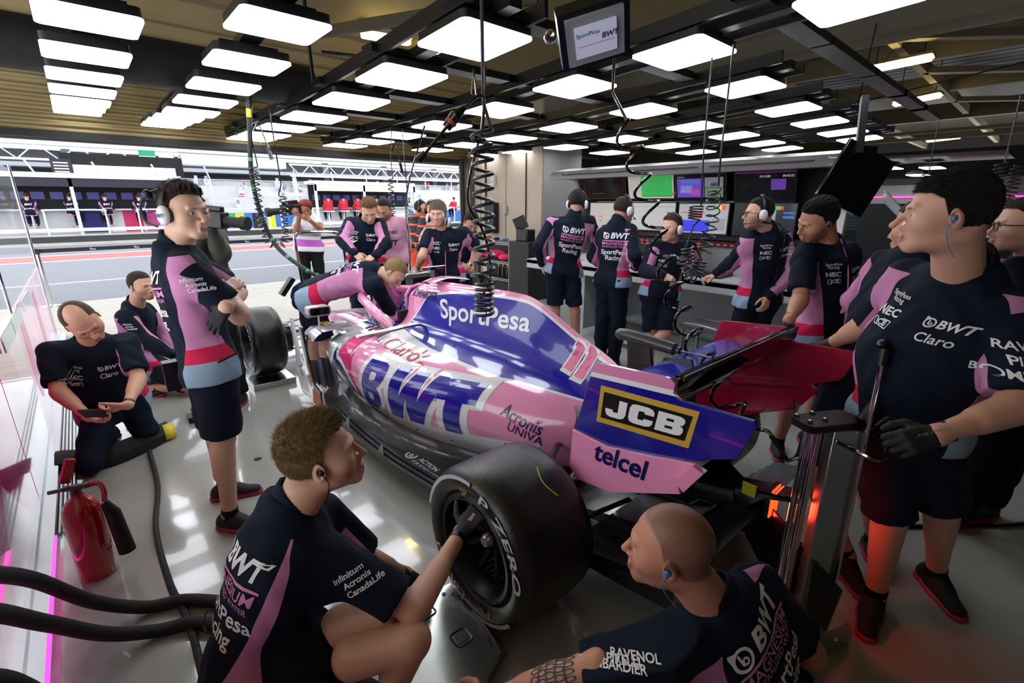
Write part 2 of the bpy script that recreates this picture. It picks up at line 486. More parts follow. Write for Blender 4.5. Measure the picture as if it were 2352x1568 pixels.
def shirt_mat(name, sleeves=1, dark=NAVY):
    """navy team wear with pink side panel, red and light blue bands near the hem"""
    if name in MATS: return MATS[name]
    m = mat(name, dark, .85, bump=(900, .25), spec=.25); nt = m.node_tree; b = nt.nodes['Principled BSDF']
    a, t, k = attr(nt, 'pc')
    arm = k.gt(.5); torso = k.lt(.5); aw, u, _ = attr(nt, 'pa')
    wid = (t*-.42+.66)           # half width of the side panel, narrows to the armpit
    side = (a.abs()).lt(wid)*torso*t.lt(.93)
    blue = side*t.lt(.17)*t.gt(.0); red = side*t.gt(.17)*t.lt(.27); pink = side*t.gt(.27)
    if sleeves: pk = arm*aw.lt(.05)*u.lt(.93)*u.gt(.08); pink = pink.mx(pk)
    else: pink = pink.mx(arm*aw.lt(-.70)*u.gt(.1))
    c = rgbmix(nt, pink, dark, 'C987B4'); c = rgbmix(nt, red, c, 'CF2350'); c = rgbmix(nt, blue, c, '93AFC6')
    nt.links.new(c.s, b.inputs['Base Color'])
    return m
def team_mats():
    mat('navy_cloth', NAVY, .85, bump=(900, .25), spec=.25); mat('black_cloth', '0B0C10', .85, bump=(700, .2), spec=.25)
    shirt_mat('team_jacket', 1); shirt_mat('team_polo', 0)
    mat('white_print', 'E8E8EA', .6); mat('pink_print', 'D98BBE', .6); mat('glove_grey', '3C3B42', .75, bump=(500, .3)); mat('glove_black', '17171A', .7, bump=(500, .3))
    mat('shoe_black', '131317', .6, bump=(400, .3)); mat('sole_red', 'B01F38', .5); mat('sole_white', 'D8CFCF', .5)
    mat('eye_white', 'DAD6D2', .15); mat('iris', '2E3A42', .1); mat('pupil', '050505', .05)
    mat('headset_white', 'E6E7EA', .25, coat=.5); mat('headset_black', '101114', .45); mat('cable_black', '0C0C0E', .4)
    mat('steel', 'B9BABC', .18, 1.); mat('watch_face', '8A9092', .2)
team_mats()
# ---------------- head ----------------
HPTS = dict(eye=(.0315, .072, 0))
def head_prims(o):
    j = o.get('jaw', 1.); nl = o.get('nose', 1.); fat = o.get('fat', 0)
    A = [ell((0, -.016, .032), (.077+fat*.3, .098, .090)), ell((0, .026, -.022), (.063+fat*.6, .062, .082)), ell((0, .020, -.070), (.052*j+fat, .054, .036)),
         cap((-.013*j, .074, -.098), (.013*j, .074, -.098), .0165), ell((.045, .052, -.022), (.024, .026, .024)), ell((-.045, .052, -.022), (.024, .026, .024))]
    Bs = [cap((0, .088, .010), (0, .113*nl, -.032), .0062, .0100), ell((.0115, .096, -.039), (.0065, .009, .0065)), ell((-.0115, .096, -.039), (.0065, .009, .0065)),
          cap((-.038, .079, .023), (-.010, .087, .021), .008), cap((.038, .079, .023), (.010, .087, .021), .008), cap((0, .083, -.052), (0, .084, -.082), .017)]
    return A, Bs
def head_field(F, Rm, c, s, o):
    T = lambda p: c+Rm@(V(p)*s)
    def tr(p):
        if p[0] == 'c': return ('c', T(p[1]), T(p[2]), p[3]*s, p[4]*s, None if p[5] is None else Rm@p[5], p[6])
        return ('e', T(p[1]), p[2]*s, Rm@p[3])
    A, Bs = head_prims(o)
    for p in A: F.add(tr(p), .035*s)
    for p in Bs: F.add(tr(p), .013*s)
    if o.get('det', 1):
        for x in (-1, 1):
            F.add(tr(ell((x*.032, .101, 0), (.019, .020, .013))), .014*s, '-')
            F.add(tr(ell((x*.0315, .070, 0), (.0175, .0165, .0135))), .006*s)
            F.add(tr(cap((x*.0200, .0860, -.0015), (x*.0425, .0815, -.0010), .0056, None, (0, 0, 1), .9)), .0012*s, '-')
            # ears
            er = ROT('Z', R(-x*22)) @ ROT('X', R(-12))
            F.add(tr(ell((x*.081, -.012, -.012), (.0075, .019, .032), er)), .008*s)
            F.add(tr(ell((x*.087, -.006, -.009), (.006, .010, .017), er)), .004*s, '-')
        F.add(tr(cap((-.016, .0975, -.0655), (.016, .0975, -.0655), .0052)), .006*s)
        F.add(tr(cap((-.013, .0970, -.0760), (.013, .0970, -.0760), .0062)), .006*s)
        F.add(tr(cap((-.022, .1045, -.0705), (0, .1065, -.0700), .0018)), .003*s, '-'); F.add(tr(cap((.022, .1045, -.0705), (0, .1065, -.0700), .0018)), .003*s, '-')
    else:
        for x in (-1, 1): F.add(tr(ell((x*.08, -.01, -.012), (.01, .018, .03))), .006*s)
HL = dict(short=[(-.13, -.062), (-.045, -.058), (-.020, -.012), (.004, .004), (.016, .052), (.045, .080), (.12, .086)],
          bald=[(-.13, -.05), (-.045, -.05), (.0, -.01), (.02, .03), (.05, .06), (.12, .07)])
def hair_fn(o):
    line = o.get('line', HL['short'])
    ys = [p[0] for p in line]; zs = [p[1] for p in line]
    return ys, zs
def hair_mesh(Rm, c, s, o, h):
    """close hair cap in local head space"""
    T = lambda P: c+(P*s) @ Rm.T
    th, ts = o.get('top', .016), o.get('side', .005); F = Field((-.105, -.14, -.08), (.105, .125, .165), h/s)
    G = F.pts(); x, y, z = G[..., 0], G[..., 1], G[..., 2]
    up = np.clip((z-.05)/.06, 0, 1); front = np.clip((y+.02)/.1, 0, 1)
    t = ts+(th-ts)*up+o.get('quiff', 0)*up*front
    e = ell((0, -.016, .032), (.079, .100, .092)); d = pdist(e, G)-t
    nz = .0022*np.sin(x*210+3*np.sin(y*60))*np.sin(y*150+z*90)+.0016*np.sin(x*400+z*300+y*90)
    d = d-nz*np.clip(t/.010, .3, 2.2)
    ys, zs = hair_fn(o); zl = np.interp(y+.08*np.maximum(0, np.abs(x)-.05)*0, ys, zs)
    zl = zl-np.where(y > .02, .25*np.maximum(0, .03-np.abs(np.abs(x)-.045)), 0)*.2
    d = np.maximum(d, (zl-z)*.8)
    if o.get('crown'):  # bare crown
        d = np.maximum(d, -(np.sqrt((x/.055)**2+((y-.03)/.085)**2)-1)*.05-np.where(z > .05, 0, .2))
    F.D = d.astype(np.float32); P, Q = F.mesh()
    return T(P), Q
def strands(Rm, c, s, o, n, L, seed=1, wid=.0011):
    """tapered hair blades rooted on the cap"""
    rs = np.random.RandomState(seed); P = []; Q = []
    ys, zs = hair_fn(o); k = 0
    th, ts = o.get('top', .016), o.get('side', .005)
    while k < n:
        a = rs.uniform(0, 2*PI, 400); u = rs.uniform(-.6, 1, 400); r = np.sqrt(1-u*u)
        D = np.stack([r*np.cos(a), r*np.sin(a), u], 1); X = V(0, -.016, .032)+D*V(.079, .100, .092)
        keep = X[:, 2] > np.interp(X[:, 1], ys, zs)+.003
        if o.get('crown'): keep &= ~((np.sqrt((X[:, 0]/.055)**2+((X[:, 1]-.03)/.085)**2) < 1) & (X[:, 2] > .05))
        for x, d in zip(X[keep], D[keep]):
            if k >= n: break
            up = np.clip((x[2]-.04)/.06, 0, 1); fr = np.clip((x[1]+.02)/.1, 0, 1)
            base = ts+(th-ts)*up+o.get('quiff', 0)*up*fr
            lay = V(o.get('flow', (.15, .75, .45))); fl = nrm(d*(o.get('spike', .5)-.0*(1-up))+lay*up*1.1+V(0, -.25, -1.1)*(1-up)+rs.normal(0, .28, 3))
            ln = (L*(.35+.65*up)+base*.3)*rs.uniform(.6, 1.2)
            p0 = x+d*base*.55; w = nrm(np.cross(fl, rs.normal(0, 1, 3)))*wid*.5
            p1 = p0+fl*ln*.5; p2 = p1+nrm(fl+V(0, .2, -.35)*(.6))*ln*.5
            b = len(P); P += [p0-w, p0+w, p1-w*.8, p1+w*.8, p2, p2]
            Q += [(b, b+1, b+3, b+2), (b+2, b+3, b+5, b+4)]; k += 1
    P = np.array(P)
    return c+(P*s) @ Rm.T, np.array(Q)
HAIRC = dict(dark='1B130E', brown='3D2A1E', mid='553B29', blond='A98A5C', fair='B99C68', black='0E0C0B', grey='8F8570', sandy='8A6B45')
def hair_mat(c):
    return mat('hair_'+c, HAIRC[c], .5, bump=(900, .8), var=(240, '000000' if c in ('dark', 'black', 'brown') else HAIRC['mid'], .45), spec=.35)
# ---------------- hands ----------------
def hand_prims(W_, d, n, side, s, curl=(.5, .6, .65, .7), spread=.06, thumb=(.55, .35), glove=0.):
    """W_ wrist, d finger direction, n back-of-hand normal, side=+1 right hand, -1 left"""
    d = nrm(d); n = nrm(np.asarray(n)-d*(np.asarray(n)@d)); x = np.cross(d, n)*side*-1.   # thumb side
    x = -x if False else x
    P = []
    f = lambda a, b, c: W_+s*(x*a+d*b+n*c)
    for a, r0, r1 in ((.026, .013, .0125), (.009, .0145, .013), (-.009, .0145, .0125), (-.026, .0125, .0115)):
        P.append(cap(f(a*.62, .012, 0), f(a, .088, .0), (r0+glove)*s, (r1+glove)*s))
    P.append(cap(f(.018, .02, -.004), f(.03, .055, -.006), .016*s, .013*s))
    base = [(.029, .090), (.010, .096), (-.010, .093), (-.029, .084)]; ln = [.071, .079, .073, .058]
    for i, ((a, b), L) in enumerate(zip(base, ln)):
        p = f(a, b, 0); ang = 0; sp = (1.5-i)*spread
        e = nrm(d*math.cos(sp)+x*math.sin(sp)); r = (.0088 if i < 3 else .0076)+glove
        cs = curl[i] if hasattr(curl, '__len__') else curl
        for q, (seg, rr) in enumerate(((.45, 1.), (.30, .93), (.25, .82))):
            ang += cs*(.8, 1.1, .7)[q]
            v = e*math.cos(ang)-n*math.sin(ang); p2 = p+v*L*seg*s
            P.append(cap(p, p2, r*s*rr, r*s*rr*.93)); p = p2
    t0 = f(.024, .022, -.006); a1, a2 = thumb
    v = nrm(x*math.sin(a1+.35)+d*math.cos(a1+.35)-n*.25); p1 = t0+v*.040*s; P.append(cap(t0, p1, (.0135+glove)*s, (.0115+glove)*s))
    v2 = nrm(x*math.sin(a1-a2*.6)+d*math.cos(a1-a2*.6)-n*(.3+a2*.4)); p2 = p1+v2*.032*s; P.append(cap(p1, p2, (.011+glove)*s, (.010+glove)*s))
    v3 = nrm(x*math.sin(a1-a2*1.4)+d*math.cos(a1-a2*1.4)-n*(.3+a2*.6)); p3 = p2+v3*.024*s; P.append(cap(p2, p3, (.010+glove)*s, (.008+glove)*s))
    return P
# ---------------- shoes ----------------
_SH = {}
def shoe_parts(side, h):
    """(upper, sole) in local space: y toe, z up, ankle over origin"""
    if (side, h) in _SH: return _SH[(side, h)]
    F = Field((-.075, -.10, -.02), (.075, .24, .13), h)
    for p in (cap((0, -.045, .035), (0, .05, .045), .038, .036), cap((0, .03, .035), (side*-.008, .155, .022), .041, .035),
              cap((0, -.035, .06), (0, .0, .085), .034, .036), cap((0, .02, .07), (0, .08, .045), .03, .026)): F.add(p, .025)
    F.cut((0, 0, .022), (0, 0, -1)); U = F.mesh()
    F = Field((-.075, -.11, -.01), (.075, .24, .06), h)
    for p in (cap((0, -.05, .012), (0, .04, .012), .041, .038, (0, 0, 1), .5), cap((0, .03, .012), (side*-.008, .16, .012), .041, .039, (0, 0, 1), .5)): F.add(p, .02)
    F.cut((0, 0, .028), (0, 0, 1)); F.cut((0, 0, .0), (0, 0, -1)); S = F.mesh()
    _SH[(side, h)] = (U, S); return U, S
# ---------------- headset ----------------
def headset(Rm, c, s, parent, mic=1, cup='headset_white', band=1, red=0, label=None, onear=1):
    T = lambda p: c+Rm@(V(p)*s)
    mb = MB(); mb.M = M4(Rm*s, c)
    for x in (-1, 1):
        mb.sphere((x*.094, -.008, -.012), (.022, .033, .045), 18)
    o = mb.build('headset', [MATS[cup]], parent, label=label)
    mb = MB(); mb.M = M4(Rm*s, c)
    for x in (-1, 1): mb.lathe([(.030, -.012), (.036, -.006), (.036, .004), (.02, .01)], (x*.082, -.008, -.012), ROT('Y', R(90))@np.diag([1., 1., 1.]), 18)
    if band:
        P = [(.102*math.cos(a), -.012, .0+.142*math.sin(a)) for a in np.linspace(R(12), R(168), 17)]
        G = []
        for p in P:
            G.append([V(p)+V(0, -.014, 0), V(p)*V(1.02, 1, 1.02)+V(0, -.008, 0), V(p)*V(1.02, 1, 1.02)+V(0, .008, 0), V(p)+V(0, .014, 0), V(p)*V(.96, 1, .96), V(p)+V(0, -.014, 0)])
        mb.grid(G)
    mb.build('headband', MATS['headset_black'], o)
    if mic:
        mb = MB(); mb.M = M4(Rm*s, c); x = mic
        mb.tube(smoothpath([(x*.108, .0, -.04), (x*.105, .05, -.065), (x*.07, .105, -.075), (x*.03, .122, -.072)], 5), .003, 6)
        mb.sphere((x*.022, .124, -.071), (.013, .008, .009), 10)
        mb.build('microphone', MATS['headset_black'], o)
    return o
def earpiece(Rm, c, s, parent, side=1, blue=0):
    mb = MB(); mb.M = M4(Rm*s, c)
    mb.sphere((side*.087, -.004, -.010), (.008, .009, .010), 10)
    mb.tube(smoothpath([(side*.09, -.004, -.016), (side*.092, .006, -.045), (side*.078, -.005, -.085), (side*.062, -.03, -.13)], 5), .0016, 5)
    return mb.build('earpiece', mat('earpiece_blue', '4F7FC4', .3) if blue else MATS['cable_black'], parent)
def glasses(Rm, c, s, parent):
    mb = MB(); mb.M = M4(Rm*s, c)
    for x in (-1, 1):
        rr = [(p[0]+x*.033, .1, p[1]) for p in rrect(.050, .036, .012)]
        mb.tube([V(p) for p in rr], .0022, 6, closed=True)
        mb.tube([(x*.058, .098, .008), (x*.078, .06, .006), (x*.084, -.005, .004)], .0022, 6)
    mb.tube([(-.009, .1, .004), (.009, .1, .004)], .0022, 6)
    return mb.build('glasses', mat('spectacle_black', '0B0B0D', .25), parent)
# ---------------- the person ----------------
def person(name, label, J, skin='E2B79F', hair='brown', ho=None, fo=None, top='jacket', bottom='trousers', h=.008, s=1., look=(0, 1, 0), up=(0, 0, 1),
           hands=None, gloves=(0, 0), shoes=1, fat=0., group=None, cat='person', soles='sole_red', topmat=None, botmat='navy_cloth', shorts_at=.93, sleeve=.55, prints=1,
           headh=None, det=1, legs=1, hs=1., collar=1, feet=None, wrinkle=.004, noneck=0, sock=1, loose=0.):
    ho = dict(ho or {}); fo = dict(fo or {}); fo['det'] = det; hands = hands or {}
    J = {k: V(v) for k, v in J.items()}
    base = (J['pv'][0], J['pv'][1], 0)
    root = empty(name, (0, 0, 0), 0, label, cat, group)
    upv = nrm(J['nk']-J['pv']); sh = nrm(J['sr']-J['sl']); hp = nrm(J['hr']-J['hl'])
    frs = nrm(np.cross(upv, sh)); frp = nrm(np.cross(upv, hp))      # forward of chest / pelvis
    mid = (J['nk']+J['pv'])/2
    if 'md' in J: mid = J['md']
    hc = J['hd']; ly = nrm(look); zup = nrm(V(up)-ly*(V(up)@ly)); Rh = np.stack([np.cross(ly, zup), ly, zup], 1)
    # local head space has +x on the person's right
    hsz = s*hs
    torso = [cap(J['hl'], J['hr'], .108*s+fat*.3, None, frp, .86), cap(J['pv']+upv*.02*s, mid, (.140+fat)*s, (.138+fat)*s, frp, .76+fat),
             cap(mid, J['nk']-upv*.20*s, (.142+fat)*s, (.158+fat*.4)*s, frs, .70+fat*.6),
             cap(J['nk']-upv*.075*s, (J['sl']+J['nk']*.12)/1.12-upv*.01*s, .062*s, .054*s), cap(J['nk']-upv*.075*s, (J['sr']+J['nk']*.12)/1.12-upv*.01*s, .062*s, .054*s), cap(J['nk']-upv*.14*s, J['sl']-upv*.07*s, .08*s, .05*s), cap(J['nk']-upv*.14*s, J['sr']-upv*.07*s, .08*s, .05*s),
             cap(J['nk']+upv*.0*s-frs*.015*s, J['nk']-upv*.08*s, .058*s, .08*s)]
    if fat: torso.append(ell(mid-upv*.04*s+frs*.05*s, V(.17, .13, .16)*s, np.stack([sh, frs, upv], 1)))
    but = [ell(J[k]-frp*.035*s-upv*.01*s, V(.085, .085, .095)*s, np.stack([hp, frp, upv], 1)) for k in ('hl', 'hr')]
    arms = {}
    for q in 'lr':
        a, b, c = J['s'+q], J['e'+q], J['w'+q]
        arms[q] = ([cap(a, b, .052*s, .041*s), cap(a+(b-a)*.2, a+(b-a)*.65, .054*s, .047*s)], [cap(b, c, .041*s, .027*s), cap(b+(c-b)*.12, b+(c-b)*.45, .045*s, .037*s)])
    lg = {}
    for q in 'lr':
        a, b, c = J['h'+q], J['k'+q], J['a'+q]; bk = nrm(np.cross(hp, nrm(c-b)))
        if bk@(nrm(b-a)+nrm(b-c)) > 0: bk = -bk
        lg[q] = ([cap(a, b, .088*s, .058*s)], [cap(b, c, .054*s, .036*s), cap(b+(c-b)*.15+bk*.012*s, b+(c-b)*.45+bk*.014*s, .053*s, .045*s)])
    skinm = skin_mat('skin_'+skin, skin)
    # --- body: head, neck, arms, legs as one mesh
    L = []; sks = []
    def take(F):
        p, q = F.mesh(); 
        if len(p): L.append((p, q))
        return p
    hh = headh or min(h, .005)
    nb = J['nk']-upv*.07*s
    F = Field(np.minimum(hc-.17*hsz, nb-.09), np.maximum(hc+.17*hsz, nb+.09), hh)
    head_field(F, Rh, hc, hsz, fo)
    F.add(cap(hc+Rh@V(0, -.028, -.06)*hsz, nb, (.051+fat*.3)*hsz, .062*s), .03)
    F.add(cap(hc+Rh@V(0, -.05, -.03)*hsz, nb-frs*.01, .042*hsz, .056*s), .03)
    p = take(F)
    hl = {}
    for q, sd in (('r', 1), ('l', -1)):
        a, b, c = J['s'+q], J['e'+q], J['w'+q]
        hd = hands.get(q, {}); d = nrm(hd.get('d', c-b)); nn = hd.get('n', frs)
        gl = gloves[0 if q == 'r' else 1]
        hp_ = hand_prims(c, d, nn, sd, s, hd.get('curl', .45), hd.get('spread', .07), hd.get('thumb', (.55, .35)), .001 if gl else 0)
        hl[q] = hp_
        hf = min(h, .0055) if det else h
        st = a+(b-a)*(max(.35, sleeve-.12) if top == 'polo' else .8)
        if top == 'polo': prs = [cap(st, b, .046*s, .041*s)]+arms[q][1]
        else: prs = [cap(b+(c-b)*.55, c, .036*s, .027*s)]
        prs = prs+[cap(c, c+d*.02*s, .0265*s, .024*s, nn, .8)]
        allp = prs+hp_; bx = [pbox(x, .02) for x in allp]
        F = Field(np.min([x[0] for x in bx], 0), np.max([x[1] for x in bx], 0), hf)
        for x in prs: F.add(x, .02)
        if not gl:
            for i, x in enumerate(hp_): F.add(x, .008 if i < 5 else .0035)
        take(F)
        if gl:
            F = Field(np.min([x[0] for x in bx[-len(hp_)-2:]], 0)-.03, np.max([x[1] for x in bx[-len(hp_)-2:]], 0)+.03, hf)
            F.add(cap(c-nrm(c-b)*.035*s, c+d*.02*s, .031*s, .028*s, nn, .85), .01)
            for i, x in enumerate(hp_): F.add(x, .008 if i < 5 else .0035)
            F.cut(c-nrm(c-b)*.045*s, -nrm(c-b)); P_, Q_ = F.mesh()
            meshobj('glove', P_, Q_, MATS['glove_grey' if gl == 1 else 'glove_black'], root)
    if legs:
        for q in 'lr':
            if bottom == 'shorts':
                pr = [cap(J['h'+q]+(J['k'+q]-J['h'+q])*.6, J['k'+q], .066*s, .056*s)]+lg[q][1]
            else: pr = [cap(J['k'+q]+(J['a'+q]-J['k'+q])*.8, J['a'+q], .045*s, .036*s)]
            pr = pr+[cap(J['a'+q], J['a'+q]+V(0, 0, -.02), .036*s)]
            bx = [pbox(x, .02) for x in pr]; F = Field(np.min([x[0] for x in bx], 0), np.max([x[1] for x in bx], 0), max(h, .007))
            for x in pr: F.add(x, .02)
            take(F)
    P, Q = joinm(L)
    loc = (P-hc) @ Rh/hsz; near = np.linalg.norm(P-hc, axis=1) < .17*hsz
    x, y, z = loc.T
    lips = np.clip(1-np.abs(z+.0705)/.011, 0, 1)*np.clip(1.3-np.abs(x)/.022, 0, 1)*(y > .07)*near
    lips = np.clip(lips*2, 0, 1)
    bd = fo.get('beard', 0)
    beard = np.clip((-.048-z)/.02+np.clip((np.abs(x)-.045)/.02, 0, 1)*np.clip((.03-z)/.03, 0, 1)*.9, 0, 1)*(y > -.01)*near*(z > -.13)*(1-lips)*np.clip((np.abs(x)+.02-np.clip((z+.05)/.02, -1, 0)*.05)/.03, 0, 1)*bd
    ys, zs = hair_fn(ho); scalp = np.clip((z-np.interp(y, ys, zs))/.012, 0, 1)*near*fo.get('scalp', 0)
    body = meshobj('body', P, Q, skinm, root, {'sk': np.stack([lips, beard, scalp], 1)})
    # eyes
    if det:
        for x_ in (-1, 1):
            mb = MB(); mb.M = M4(Rh*hsz, hc+Rh@V(x_*.0315, .0722, -.0005)*hsz)
            gz = fo.get('gaze', (0, 1, 0)); Ry = frame(nrm(gz), (0, 0, 1)); mb.M[:3, :3] = mb.M[:3, :3] @ Ry
            prof = [(0, .0128)]+[(.0128*math.sin(a), .0128*math.cos(a)) for a in (.12, .20, .30, .44, .7, 1.0, 1.4, 2., 2.6)]+[(0, -.0128)]
            n = 14; rings = []
            for i, (r, hgt) in enumerate(prof):
                rings.append(mb.pts([(r*math.cos(k*2*PI/n), hgt, r*math.sin(k*2*PI/n)) for k in range(n)]))
            for i in range(len(rings)-1):
                mb.cur = 2 if i < 2 else (1 if i < 4 else 0)
                for k in range(n): mb.face((rings[i]+k, rings[i]+(k+1) % n, rings[i+1]+(k+1) % n, rings[i+1]+k))
            mb.build('eye', [MATS['eye_white'], MATS['iris'], MATS['pupil']], root, ang=0)
    # hair
    if hair:
        hm = hair_mat(hair); LL = []
        if not ho.get('none'): LL.append(hair_mesh(Rh, hc, hsz, ho, hh*1.0))
        if ho.get('n'): LL.append(strands(Rh, hc, hsz, ho, ho['n'], ho.get('L', .02), ho.get('seed', 1), ho.get('wid', .0011)))
        if det:
            F = Field((-.06, .06, .0), (.06, .11, .04), .0025)
            for x_ in (-1, 1): F.add(cap((x_*.016, .0935, .0185), (x_*.034, .0870, .0215), .0022, .0024), .001); F.add(cap((x_*.034, .0870, .0215), (x_*.048, .0765, .0165), .0024, .0012), .001)
            p, q = F.mesh(); LL.append((hc+(p*hsz) @ Rh.T, q))
        if LL:
            p, q = joinm(LL); meshobj('hair', p, q, hm, root)
    # --- upper garment
    inf = .014*s+loose; tm = topmat or ('team_jacket' if top == 'jacket' else 'team_polo')
    hem = J['pv']-upv*(.075 if top != 'vest' else .05)*s
    sl = {q: (1. if top == 'jacket' else sleeve) for q in 'lr'}
    pr = list(torso); ap = []
    for q in 'lr':
        a, b, c = J['s'+q], J['e'+q], J['w'+q]
        if top == 'jacket': ap += [cap(a, b, .056*s, .049*s), cap(b, c-(c-b)*.02, .049*s, .033*s), cap(b+(c-b)*.12, b+(c-b)*.45, .048*s, .044*s)]
        else:
            e_ = a+(b-a)*sleeve; ap += [cap(a, e_, .056*s, .060*s)]
    bx = [pbox(x, .05) for x in torso+ap]; F = Field(np.min([x[0] for x in bx], 0), np.max([x[1] for x in bx], 0), h)
    stub = [cap(J['h'+q], J['h'+q]+(J['k'+q]-J['h'+q])*.22, .092*s) for q in 'lr']
    for x in torso+but+stub: F.add(x, .055*s, inf=inf)
    for x in ap: F.add(x, .03*s, inf=inf*.85)
    G = F.pts(); ww = wrinkle*(.6*np.sin(G[..., 2]*38+4*np.sin(G[..., 0]*17+G[..., 1]*11))+.5*np.sin(G[..., 0]*47+G[..., 2]*31+3*np.sin(G[..., 1]*23))+.4*np.sin(G[..., 1]*60-G[..., 2]*45)); F.D += ww.astype(np.float32); del G
    F.cut(hem, -upv)
    F.cut(J['nk']+upv*(.035 if upv[2] > .8 else .10)*s, upv)
    if top != 'jacket':
        for q in 'lr':
            a, b = J['s'+q], J['e'+q]; d = nrm(b-a); e_ = a+(b-a)*sleeve
            # cut only near the arm
            r = F.sub(e_-.17*s, e_+.17*s)
            if r is not None:
                slc, g = r; dd = (g-e_.astype(np.float32))@d.astype(np.float32); da = pdist(cap(a, b, .11*s), g)
                F.D[slc] = np.where((dd > 0) & (da < .0), np.maximum(F.D[slc], dd), F.D[slc])
    P, Q = F.mesh()
    q_ = P-hem; t = (q_@upv)/max((J['nk']-hem)@upv, .1); ctr = hem+np.outer(q_@upv, upv)
    bl = np.clip(t, 0, 1)[:, None]; fr = frp*(1-bl)+frs*bl; sd_ = hp*(1-bl)+sh*bl
    ang = np.arctan2((q_*fr).sum(1), np.abs((q_*sd_).sum(1)))
    dt = np.min([pdist(x, P.astype(np.float32)) for x in torso[:7]], 0); kind = np.zeros(len(P)); aw = ang*0+1; uu = t*0; bd_ = np.full(len(P), 9.)
    for q, sg in (('l', -1), ('r', 1)):
        a, b, c = J['s'+q], J['e'+q], J['w'+q]
        d1 = pdist(cap(a+(b-a)*.12, b, .052*s, .045*s), P.astype(np.float32)); d2 = pdist(cap(b, c, .045*s, .03*s), P.astype(np.float32))
        da = np.minimum(d1, d2) if top == 'jacket' else d1
        u1 = np.clip((P-a)@(b-a)/((b-a)@(b-a)), 0, 1); u2 = np.clip((P-b)@(c-b)/((c-b)@(c-b)), 0, 1)
        upper = d1 <= d2; u = np.where(upper, u1*.5, .5+u2*.5)
        ctrp = np.where(upper[:, None], a+u1[:, None]*(b-a), b+u2[:, None]*(c-b)); rad = P-ctrp; rad /= np.linalg.norm(rad, axis=1)[:, None]+1e-9
        outw = nrm(sh*sg*.9-frs*.55+upv*.35)
        nb_ = da < bd_; bd_ = np.where(nb_, da, bd_); kind = np.maximum(kind, np.clip(.5+(dt-.012-da)/.02, 0, 1)); aw = np.where(nb_, rad@outw, aw); uu = np.where(nb_, u, uu)
    shirt = meshobj('jacket' if top == 'jacket' else 'shirt', P, Q, MATS[tm], root, {'pc': np.stack([ang, t, kind], 1), 'pa': np.stack([aw, uu, kind], 1)})
    if collar:
        ax = nrm(hc-J['nk']+upv*.06); F = Field(J['nk']-.14, J['nk']+.14, min(h, .005)); F.add(cap(J['nk']-ax*.02*s, J['nk']+ax*.06*s, .078*s+fat*.3, .070*s+fat*.3), .01)
        F.add(cap(J['nk']-ax*.05*s, J['nk']+ax*.12*s, .063*s+fat*.3, .060*s+fat*.3), .003, '-'); F.cut(J['nk']+ax*(.050 if top == 'jacket' else .040)*s, nrm(ax+frs*.45)); F.cut(J['nk']-ax*.02*s, -ax)
        P_, Q_ = F.mesh(); meshobj('collar', P_, Q_, MATS['navy_cloth'] if tm.startswith('team') else MATS[tm], root)
    # --- trousers / shorts
    if legs:
        pr = [cap(J['hl'], J['hr'], .108*s, None, frp, .88)]+but+[cap(J['pv'], J['pv']+upv*.06*s, .135*s, .130*s, frp, .76)]
        for q in 'lr':
            a, b, c = J['h'+q], J['k'+q], J['a'+q]
            if bottom == 'shorts': e_ = a+(b-a)*shorts_at; pr += [cap(a, e_, .094*s, .080*s)]
            else: pr += [cap(a, b, .092*s, .068*s), cap(b, c, .062*s, .058*s), cap(b+(c-b)*.2, b+(c-b)*.5, .064*s, .060*s)]
        bx = [pbox(x, .05) for x in pr]; F = Field(np.min([x[0] for x in bx], 0), np.max([x[1] for x in bx], 0), max(h, .007))
        for x in pr: F.add(x, .03*s, inf=.010*s)
        G = F.pts(); F.D += (wrinkle*(.7*np.sin(G[..., 2]*42+3*np.sin(G[..., 0]*19))+.5*np.sin(G[..., 1]*44+G[..., 2]*27))).astype(np.float32); del G
        F.cut(J['pv']+upv*.07*s, upv)
        for q in 'lr':
            a, b, c = J['h'+q], J['k'+q], J['a'+q]
            e_, d = (a+(b-a)*shorts_at, nrm(b-a)) if bottom == 'shorts' else (b+(c-b)*.97, nrm(c-b))
            r = F.sub(e_-.16*s, e_+.16*s)
            if r is not None:
                slc, g = r; dd = (g-e_.astype(np.float32))@d.astype(np.float32); da = np.linalg.norm(g-e_.astype(np.float32), axis=-1)
                F.D[slc] = np.where((dd > 0) & (da < .15*s), np.maximum(F.D[slc], dd), F.D[slc])
        P_, Q_ = F.mesh(); meshobj('shorts' if bottom == 'shorts' else 'trousers', P_, Q_, MATS[botmat], root)
    if legs and shoes:
        for q, sd in (('r', 1), ('l', -1)):
            ft = nrm((feet or {}).get(q, V(frp[0], frp[1], 0))); an = J['a'+q]
            nz = (feet or {}).get(q+'n', (0, 0, 1)); Rf = frame(ft, nz); Rf[:, 0] = np.cross(Rf[:, 1], Rf[:, 2])
            sc_ = 1.0*s; o_ = an-Rf[:, 2]*.09*sc_
            U, S = shoe_parts(sd, max(h*.8, .006))
            u = meshobj('shoe', o_+(U[0]*sc_) @ Rf.T, U[1], MATS['shoe_black'], root)
            meshobj('sole', o_+(S[0]*sc_) @ Rf.T, S[1], MATS[soles], u)
            if sock:
                mb = MB(); mb.tube([an-Rf[:, 2]*.02*s, an+nrm(J['k'+q]-an)*.045*s], [.041*s, .0405*s], 14); mb.build('sock', MATS['black_cloth'], root)
    fr_ = dict(root=root, shirt=shirt, up=upv, sh=sh, fr=frs, hem=hem, nk=J['nk'], J=J, s=s, Rh=Rh, hc=hc, hsz=hsz)
    return fr_
